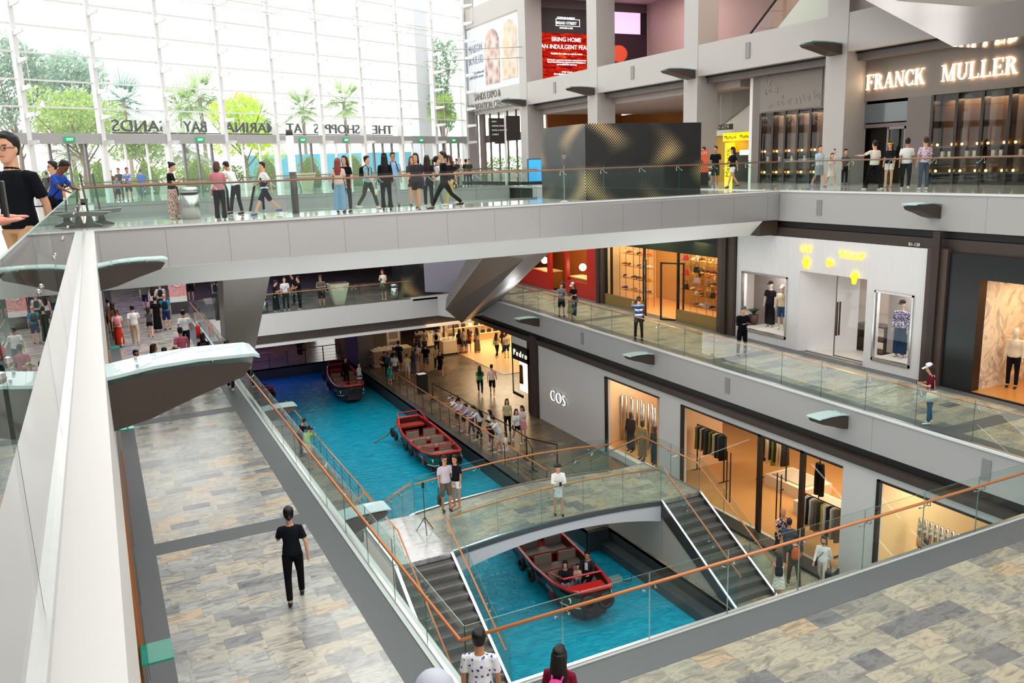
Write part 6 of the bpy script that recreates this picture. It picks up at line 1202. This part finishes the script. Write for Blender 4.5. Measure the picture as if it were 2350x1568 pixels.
(2.22, 31.62, 5.31, 1.74, 3.0, 'walk', 'short', '241a14', 'tee', 'd9708f', 'pants', '1f3050', '222222', 'cap:1b2c4c', 'e0a98a', 'man in pink polo with navy cap on the left walkway'),
(2.85, 30.55, 5.31, 1.62, 3.01, 'stand', 'bob', '26140e', 'tee', '10182c', 'pants', '1c1c26', '222222', 'backpack:3c3428', 'e0a98a', 'woman in navy top with floral backpack by the left balustrade'),
(3.37, 28.4, 5.31, 1.7, 2.85, 'walk', 'short', '0d0b0a', 'long', '2a1f20/plaid', 'pants', '18181c', 'd8d0c0', '', 'c98d6c', 'man in dark checked shirt by the left balustrade'),
(0.62, 28.33, 5.31, 1.7, 0.19, 'stand', 'short', '1c1a1a', 'tee', 'ece8e8', 'pants', '5c5c60', '222222', 'sunglasses backpack:202024', 'c98d6c', 'man in white shirt and sunglasses walking toward the camera'),
(1.18, 29.14, 5.31, 1.68, 1.7, 'stand', 'bob', '30160e', 'tank', '1c4680', 'pants', '202838', '222222', '', 'c98d6c', 'woman in blue sleeveless top above the large lamp arm'),
(1.47, 28.65, 5.31, 1.66, 2.83, 'walk', 'ponytail', '0f0d0d', 'tee', 'c09080/floral', 'pants', '303038', '222222', '', 'e0a98a', 'woman with black ponytail and peach floral top'),
(1.81, 28.79, 5.31, 1.62, -0.32, 'walk', 'short', '141210', 'tee', 'b8b0a0/floral', 'pants', '303038', '222222', 'strawhat:d8b890', 'e0a98a', 'person in straw hat with dark band'),
(2.06, 28.78, 5.31, 1.4, 2.55, 'walk', 'short', '0d0b0a', 'tee', '403030', 'pants', '202028', '15151a', '', 'e0a98a', 'child with black hair next to the straw hat'),
(0.15, 27.41, 5.31, 1.5, 2.61, 'walk', 'short', '0d0b0a', 'tee', '303038', 'pants', '202028', '15151a', '', 'e0a98a', 'dark haired person half hidden behind the large lamp arm'),
(2.26, 13.26, 5.31, 1.66, 2.97, 'walkback', 'bunlow', '0b0b0e', 'tee', '15181f', 'pants', '0d0e12', '0a0a0c', 'watch', 'e0a98a', 'woman in black uniform walking away on the left stone walkway'),
(19.0, 33.58, 5.31, 1.6, -0.17, 'phone', 'short', '3c2218', 'tee', '7c868c', 'shorts', '15161a', '15161a', '', 'e0a98a', 'woman in grey shirt and black shorts at the middle right rail'),
(18.77, 32.39, 5.31, 1.22, 0.52, 'phone', 'short', '3c2a20', 'tee', 'a09468', 'skirt', 'a09468', 'c8b8c8', '', 'e0a98a', 'child in khaki dress at the middle right rail'),
(19.36, 33.04, 5.31, 1.62, -1.23, 'phone', 'long', '5c3418', 'tee', '16171b', 'pants', '2c4460', 'd8d8dc', 'cap:e8e8ea shoulderbag:50586c', 'e0a98a', 'woman in white cap and black shirt at the middle right rail'),
(18.96, 27.28, 5.31, 1.74, 2.71, 'selfie', 'short', '3c2014', 'tee', 'eef0f4/stripe', 'pants', '33261f', '222a24', 'crossbody:16161a', 'e0a98a', 'person in blue and white striped top photographing the shoe shop'),
(20.34, 22.81, 5.31, 1.82, -0.29, 'phone', 'short', '55504c', 'long', '0b0c10', 'pants', '0b0c10', '0b0b0c', '', 'e0a98a', 'man in black suit before the white ribbed shopfront'),
(19.07, 14.17, 5.31, 1.62, 4.04, 'phoneup', 'long', '2a1512', 'tee', '5c1428', 'pants', '2e5a7c', 'dff0ee', 'cap:f2f0f4 tote:dcd8c0', 'e0a98a', 'woman in white cap and maroon top leaning at the right rail'),
(7.76, 43.4, 5.31, 1.62, 1.22, 'phone', 'bun', '0d0b0a', 'tee', '101114', 'longskirt', '101c1c', 'e0e0e0', '', 'e0a98a', 'woman in long black dress on the far middle crossing'),
(8.31, 43.62, 5.31, 1.72, 0.16, 'stand', 'short', '0d0b0a', 'tee', 'efeff4', 'pants', '1c2226', 'e8e8e8', 'crossbody:202028', 'e0a98a', 'man in white shirt on the far middle crossing'),
(8.99, 43.43, 5.31, 1.72, -1.43, 'reach', 'short', '0d0b0a', 'tee', '101114', 'pants', '14181c', 'c8b8a0', '', 'c98d6c', 'man in black shirt reaching toward the white shirt'),
(9.06, 45.24, 5.31, 1.7, 4.51, 'stand', 'short', '0d0b0a', 'tee', '18181c', 'pants', '18181c', '222222', '', 'c98d6c', 'person in dark clothes behind the man in black shirt'),
(10.13, 43.4, 5.31, 1.68, -0.23, 'armsfold', 'short', '141210', 'tee', '60625a', 'shorts', '18191c', '222222', 'cap:50524a', 'c98d6c', 'man in grey cap leaning with folded arms on the far rail'),
(13.67, 43.88, 5.31, 1.66, -0.56, 'phone', 'long', '4a1f18', 'tank', 'ecebe8', 'skirt', '4c4c3a', 'e8e8e8', '', 'e0a98a', 'woman in white sleeveless top and olive skirt on the far crossing'),
(11.21, 20.22, 2.17, 1.62, -0.33, 'phoneup', 'ponytail', '0f0d0d', 'cardigan', 'f2f2f2', 'shorts', 'e89fae', '1a1a1a', '', 'e0a98a', 'woman in white cardigan and pink shorts on the arched bridge'),
(8.53, 22.43, 2.1, 1.74, -0.01, 'stand', 'short', '0d0b0a', 'tee', 'cfc4cf', 'shorts', '6e6258', '3a302c', 'glasses', 'c98d6c', 'man in pale patterned shirt and brown shorts on the arched bridge'),
(8.85, 22.38, 2.15, 1.66, -0.99, 'stand', 'ponytail', '0d0b0a', 'tee', '14161c', 'shorts', 'f0f0f0', 'b07048', '', 'c98d6c', 'smiling woman in black polo and white shorts on the arched bridge'),
(11.45, 20.35, -0.62, 1.6, -0.51, 'sit', 'bob', '0f0b0b', 'long', '22242c', 'pants', '8c90a0', '222222', '', 'e0a98a', 'seated woman in dark jacket with a phone in the near red boat'),
(11.85, 20.3, -0.4, 1.05, -0.44, 'sit', 'short', '0d0b0a', 'tee', 'c9b8a4', 'pants', '3c5068', '222222', '', 'e0a98a', 'small child in beige shirt seated in the near red boat'),
(12.28, 20.4, -0.62, 1.72, -0.8, 'sit', 'short', '0d0b0a', 'jacket', '2c3038', 'pants', '121318', '222222', '', 'c98d6c', 'seated man in dark grey hooded jacket in the near red boat'),
(7.0, 34.9, 0, 1.6, 2.42, 'lean', 'ponytail', '241410', 'long', '9cc46c', 'skirt', 'e8e8dc', 'e0e0e0', 'tote:e8b8c0', 'e0a98a', 'woman in green top with pink tote at the canal rail'),
(6.9, 35.9, 0, 1.7, 1.9, 'lean', 'short', '0d0b0a', 'long', '15161a', 'pants', '15161a', '222222', '', 'c98d6c', 'man in black leaning at the canal rail beside the green top'),
(14.55, 36.1, 0, 1.62, 4.42, 'lean', 'short', '0d0b0a', 'tee', 'eef0f4', 'shorts', '2c3440', 'c8c8cc', 'visor:f0f0f0 backpack:e8e8ea', 'c98d6c', 'person in white visor at the canal rail'),
(14.55, 35.3, 0, 1.7, -1.44, 'lean', 'short', '1a1412', 'tee', 'd0c4dc', 'shorts', '20242c', 'c8c8cc', 'cap:1c1c20', 'e0a98a', 'person in black cap and pale lilac shirt at the canal rail'),
(14.6, 34.5, 0, 1.58, 4.14, 'lean', 'short', '141210', 'tee', 'aab0dc', 'pants', '50546c', 'c8c8cc', '', 'e0a98a', 'person in lavender shirt bending over the canal rail'),
(14.65, 33.7, 0, 1.7, 4.48, 'lean', 'short', '0d0b0a', 'tee', 'e9ecee', 'pants', '2a2e28', 'dddddd', 'backpack:1c1c20', 'e0a98a', 'man in white shirt with black strap at the canal rail'),
(14.75, 32.8, 0, 1.62, 4.64, 'stand', 'bob', '1a1412', 'tee', 'e8e8ec', 'pants', '4c4248', 'e8e8e8', '', 'e0a98a', 'woman with shoulder length hair and white shirt at the canal rail'),
(14.6, 32.2, 0, 1.38, 4.37, 'lean', 'ponytail', '0d0b0a', 'tee', '20242e', 'shorts', '26262c', 'dddddd', '', 'e0a98a', 'girl in dark shirt leaning on the canal rail'),
(14.7, 31.7, 0, 1.72, 4.45, 'lean', 'short', '0d0b0a', 'tee', 'eef0f2', 'shorts', 'c8c8c8', 'dddddd', 'crossbody:5c4030', 'c98d6c', 'man in white shirt with brown strap at the canal rail'),
(14.6, 30.9, 0, 1.12, 4.62, 'stand', 'bob', '0d0b0a', 'tee', 'dfe4e8', 'skirt', 'dfe4e8', 'd08060', '', 'e0a98a', 'small child in white squatting by the canal rail'),
(17.9, 40.91, 0.0, 1.66, 2.69, 'stride', 'long', '1c1210', 'tee', '2c8a4c', 'pants', '12162a', 'e8e8e8', 'shoulderbag:e8e4e0', 'e0a98a', 'woman with long hair and green top walking with the pink shirt'),
(18.31, 40.23, 0.0, 1.76, 2.64, 'walk', 'short', '2a1a14', 'tee', 'f0d4cc', 'shorts', '15182a', 'dddddd', '', 'e0a98a', 'man in pale pink shirt with square print on its back'),
(16.14, 33.87, 0.0, 1.66, -0.36, 'stand', 'long', '1a1210', 'tee', 'b8b070/floral', 'pants', '15161a', '222222', '', 'e0a98a', 'woman in yellow green patterned shirt'),
(15.92, 32.47, 0.0, 1.6, -0.19, 'walk', 'long', '1c1412', 'tee', 'e8ecee', 'shorts', '101216', 'eeeeee', 'crossbody:26262c', 'e0a98a', 'woman in white shirt and black shorts next to the barrier belt'),
(16.38, 32.76, 0.0, 1.6, -0.81, 'phone', 'long', '1c1412', 'tee', 'ecd8dc', 'skirt', 'e09aa4', '333333', '', 'e0a98a', 'woman in pink skirt holding a phone'),
(17.45, 45.7, 0.0, 1.64, -0.28, 'walk', 'long', '1c1412', 'tee', '101114', 'skirt', '101114', '1a1a1a', '', 'e0a98a', 'woman in short black dress walking toward the camera'),
(17.79, 47.14, 0.0, 1.68, -0.27, 'walk', 'short', '1c1412', 'tee', 'd8c090', 'pants', '3c342c', '333333', '', 'c98d6c', 'person in yellow shirt behind the short black dress'),
(17.21, 47.52, 0.0, 1.84, 2.76, 'stride', 'short', '141210', 'tee', '101114', 'shorts', '5c6470', 'c8c8c8', '', 'c98d6c', 'tall man in black shirt and grey shorts walking away'),
(16.83, 48.04, 0.0, 1.74, 2.77, 'stand', 'short', '0d0b0a', 'tee', 'e4e0dc', 'shorts', '15161a', 'cccccc', '', 'c98d6c', 'man in white shirt standing among the queue'),
(15.64, 46.52, 0.0, 1.5, 2.78, 'walk', 'short', '1a1412', 'tee', 'd8c8a0', 'shorts', 'c8c8c8', 'e8d090', '', 'e0a98a', 'boy in cream vest with round print in the queue'),
(16.17, 46.92, 0.0, 1.5, 3.16, 'stand', 'long', '1c1412', 'tee', '54506c', 'pants', '504c60', 'cccccc', 'backpack:3c3c50', 'e0a98a', 'person with purple backpack in the queue'),
(16.38, 47.04, 0.0, 1.6, 2.63, 'stand', 'ponytail', '241410', 'tee', '7c6c68', 'longskirt', 'a09490', 'cccccc', '', 'e0a98a', 'woman in long pale trousers in the queue'),
(15.81, 48.46, 0.0, 1.9, 2.3, 'stand', 'short', '0d0b0a', 'tee', '1a2444', 'shorts', '1a2040', 'd8a888', '', 'c98d6c', 'tall man in navy shirt and shorts at the ticket counter'),
(14.87, 46.53, 0.0, 1.62, 2.66, 'stand', 'short', '0d0b0a', 'tee', 'dcdcdc', 'shorts', '48485c', 'cccccc', 'crossbody:1c1c20', 'c98d6c', 'man in white shirt with black bag by the canal rail end'),
(14.61, 46.95, 0.0, 1.62, 3.54, 'stand', 'short', '2c6060', 'long', '155c58', 'pants', '155c58', 'cccccc', '', 'c98d6c', 'person in teal clothes by the canal rail end'),
(14.28, 45.73, 0.0, 1.2, 2.49, 'stand', 'short', '141210', 'tee', '188070', 'skirt', '188070', 'e0e0e0', '', 'e0a98a', 'small child in turquoise dress by the canal rail end'),
(16.97, 53.03, 0.0, 1.7, -0.31, 'stand', 'short', '0d0b0a', 'tee', 'dcdcdc', 'pants', '303030', '222222', 'mask crossbody:1c1c20', 'c98d6c', 'masked man in white shirt behind the ticket counter'),
(18.34, 52.09, 0.0, 1.72, 2.77, 'walk', 'short', '0d0b0a', 'tee', '383430', 'pants', '202020', '222222', '', 'c98d6c', 'man in dark grey shirt further back in the hall'),
(18.88, 52.2, 0.0, 1.7, 2.76, 'walk', 'short', '0d0b0a', 'tee', '8c8070', 'pants', '303030', '222222', '', 'c98d6c', 'man in taupe shirt further back in the hall'),
(19.56, 51.74, 0.0, 1.66, 2.75, 'stand', 'short', '0d0b0a', 'tee', 'e0d8d0', 'pants', '303030', '222222', 'backpack:101012', 'c98d6c', 'person with black backpack before the display tables'),
(20.87, 50.84, 0.0, 1.66, 2.68, 'stand', 'long', '1c1210', 'tee', '1c1814', 'shorts', '201c1c', 'caa080', '', 'e0a98a', 'woman with long hair and dark top at the bag shop'),
(21.11, 50.67, 0.0, 1.72, 2.83, 'stand', 'short', '0d0b0a', 'tee', 'b09a84', 'shorts', '40484c', '15161a', 'crossbody:201814', 'c98d6c', 'man in tan shirt with black shoulder bag at the bag shop'),
(21.49, 50.73, 0.0, 1.62, 2.57, 'stand', 'long', '3c1a10', 'tee', '7c3c30', 'shorts', '40281c', 'caa080', '', 'e0a98a', 'woman with reddish long hair at the bag shop'),
(21.96, 50.41, 0.0, 1.72, 3.25, 'stand', 'long', '1c1210', 'tee', '908070', 'wide', '6c5c40', 'caa080', 'shoulderbag:241a18', 'e0a98a', 'woman in olive wide trousers at the bag shop'),
(22.51, 48.48, 0.0, 1.66, 2.18, 'walk', 'long', '1c1210', 'long', 'b4a088', 'pants', '18141c', 'd0c0b0', '', 'e0a98a', 'woman in beige long top near the lit shop sign'),
(23.29, 49.18, 0.0, 1.64, 2.18, 'walk', 'long', '1c1210', 'tee', '201c1c', 'pants', '18141c', 'd0c0b0', '', 'e0a98a', 'woman in black between two others near the lit shop sign'),
(22.93, 47.9, 0.0, 1.66, 2.87, 'stand', 'short', '3c2418', 'tee', 'c0a884', 'shorts', '242c6c', '201814', 'crossbody:15161a', 'e0a98a', 'person in tan shirt and blue shorts near the lit shop sign'),
(12.2, 47.6, -0.2, 1.7, 0.27, 'stand', 'short', '101012', 'long', '101012', 'pants', '15151a', '222222', '', 'c98d6c', 'person in black standing in the far boat'),
(12.7, 46.6, -0.2, 1.5, 0.78, 'stand', 'short', '281810', 'tee', 'd8d8dc', 'skirt', 'e8e8e8/stripe', '222222', '', 'e0a98a', 'person in white shirt and striped skirt stepping off the far boat'),
(14.9, 48.6, 0, 1.72, 0.05, 'sit', 'short', '141210', 'tee', '141418', 'pants', '141418', '222222', '', 'c98d6c', 'staff member in black sitting by the boat landing'),
(15.2, 47.6, 0, 1.72, 3.36, 'stand', 'short', '141210', 'tee', '26282c', 'pants', '141418', '222222', '', 'c98d6c', 'staff member in dark grey standing by the boat landing'),
(14.5, 46.2, 0, 1.72, 4.58, 'bend', 'short', '0d0b0a', 'tee', '15161a', 'pants', 'b8a890', '222222', '', 'c98d6c', 'man in beige trousers bending toward the far boat'),
(11.04, 54.76, 0.0, 1.7, 2.77, 'walk', 'short', '141210', 'tee', '202030', 'shorts', '181820', '222222', '', 'c98d6c', 'person in dark top walking behind the far canal rail'),
(11.41, 55.11, 0.0, 1.66, 2.76, 'walk', 'long', '2a1a14', 'tee', 'a07838', 'shorts', '604c38', '222222', '', 'c98d6c', 'woman in mustard top walking behind the far canal rail'),
(17.95, 18.1, 0.0, 1.72, -0.34, 'walk', 'bald', 'b09080', 'tee', 'efe6dc/orange', 'pants', '1c2438', '222222', 'crossbody:1c1c22', 'c98d6c', 'balding man in white shirt with orange and navy print'),
(17.7, 16.21, 0.0, 1.62, -1.09, 'walk', 'bob', '20140f', 'long', 'eeeaea', 'pants', 'dcd4cc', 'cccccc', 'mask crossbody:26262c', 'e0a98a', 'masked woman in white blouse pulling a black suitcase'),
(17.0, 16.62, 0.0, 1.7, 2.52, 'walk', 'short', '141210', 'tee', '34403c', 'pants', '4a4434', '222222', 'backpack:c8602c', 'c98d6c', 'person in dark green with orange and white backpack'),
(17.66, 17.53, 0.0, 1.66, 2.27, 'walk', 'bun', '2c2018', 'tee', '44505c', 'pants', '5c6058', '222222', '', 'c98d6c', 'person in grey shirt with white hair clip beyond the stairs'),
(16.05, 16.24, 0.0, 1.5, 2.33, 'walk', 'long', '1c1412', 'tank', 'b8b8a8/plaid', 'skirt', 'b8b8a8/plaid', 'cccccc', 'backpack:1c2028', 'c98d6c', 'girl in grey checked dress with black backpack'),
(3.49, 8.33, 5.31, 1.64, 2.61, 'stand', 'short', '0b0a0b', 'tee', 'eef0f6/hawaii', 'shorts', '404050', '222222', '', 'c98d6c', 'man in white shirt with blue hibiscus print at the near rail corner'),
(4.21, 7.66, 5.31, 1.56, 2.38, 'stand', 'long', '120d0e', 'tee', '7c1830', 'pants', '26262c', '222222', 'backpack:e84a9c', 'e0a98a', 'woman with long black hair and pink backpack at the near rail'),
]
PRES={}
for r in PEOPLE:
    PRES[r[-1]]=person(r)
Z=lambda x,y,z,Ht,h,*a:(x,y,z,Ht,h)+a
for r in [
 (23.6,24.9,5.7,1.78,-1.3,'stand','none','000000','tee','1c1a20','wide','17171c','e8e8e8','cap:141416','d8c8b8','mannequin in black jersey and black cap in the wide white shop window'),
 (23.6,24.25,5.7,1.7,-1.1,'stand','none','000000','tee','e0c8a8','shorts','33507c','e8e8e8','cap:e8dcc8','d8c8b8','mannequin in cream top and denim shorts at the edge of the window'),
 (23.4,18.65,5.7,1.86,-1.3,'stand','none','000000','jacket','4a4a84/floral','wide','1c3a5c','d8d8d8','cap:141416','d8c8b8','mannequin in purple patterned padded jacket and wide blue trousers'),
 (23.9,15.1,5.37,1.78,-1.2,'stand','none','000000','long','e8dcc4','pants','17161a','17161a','','e8e0d4','mannequin in cream jacket and black trousers at the right'),
 (19.3,28.35,.2,1.75,-1.3,'stand','none','000000','long','3a3634','wide','3a3634','222222','','4a4038','dark figure in a long coat, left one before the chrome tubes'),
 (19.3,27.5,.1,1.72,-1.3,'stand','none','000000','long','b09a6c','longskirt','8c7a58','222222','','4a4038','dark figure in a tan coat, middle one before the chrome tubes'),
 (19.3,26.6,.1,1.70,-1.3,'stand','none','000000','long','4a4440','wide','3a3634','222222','','4a4038','dark figure in grey coat, right one before the chrome tubes'),
 (19.4,14.2,.25,1.7,-1.4,'stand','none','000000','long','262224','pants','1c1a1c','222222','','3a2c24','dark figure in black in the right lower window'),
]: person(r,'mannequin','mannequin')
# drink cup of the black cap person
t=empty('drink_cup',(8.02-.33,24.8,L1+.5),label='iced drink cup with orange print in the hand of the black cap',cat='cup'); MB().lathe((0,0,0),[(.035,0),(.05,.15)],14).obj('cup',mat('f0e4d4',.4),t,True); MB().lathe((0,0,.15),[(.05,0),(.045,.02)],14).obj('lid',WHITE,t,True)
b=MB(); b.tube([(0,0,0),(0,0,.2),(0,.02,.28)],[(.06,.11),(.06,.11),(.02,.06)],10); b.tube([(0,-.06,.25),(0,-.02,.55),(0,.02,.55),(0,.06,.25)],.01,5); o=b.obj('handbag',mat('15161a',.4),label='black handbag hanging from the hand of the man on the footbridge',cat='bag'); o.location=(8.25,22.3,2.1+.32)
# hands with a phone over the left rail, the rest of the person is outside the frame
R_,arms_,Mw_=person((-.95,3.35,L1,1.68,PI/2,'lean','short','141210','long','20262c','pants','202428','222222','','d08a74','person leaning on the upper left rail nearest the camera, holding a phone'),'person','person',.009)
hh=Mw_@((arms_[0][2]+arms_[1][2])/2+arms_[0][3]*.08); o=MB().box(-.006,.006,-.04,.04,-.02,.13).obj('phone',BLACK,label='black phone in the hands at the very left edge over the rail',cat='phone'); o.location=hh; bevel(o,.005)
# turn the lettering into real meshes
dg=bpy.context.evaluated_depsgraph_get()
for o in [o for o in bpy.data.objects if o.type=='FONT']:
    me=bpy.data.meshes.new_from_object(o.evaluated_get(dg)); q=bpy.data.objects.new(o.name,me); COL.objects.link(q); q.parent=o.parent; q.location=o.location; q.rotation_euler=o.rotation_euler; q.scale=o.scale
    for k in o.keys():
        if k in('label','category','group','kind'): q[k]=o[k]
    n=o.name; bpy.data.objects.remove(o); q.name=n
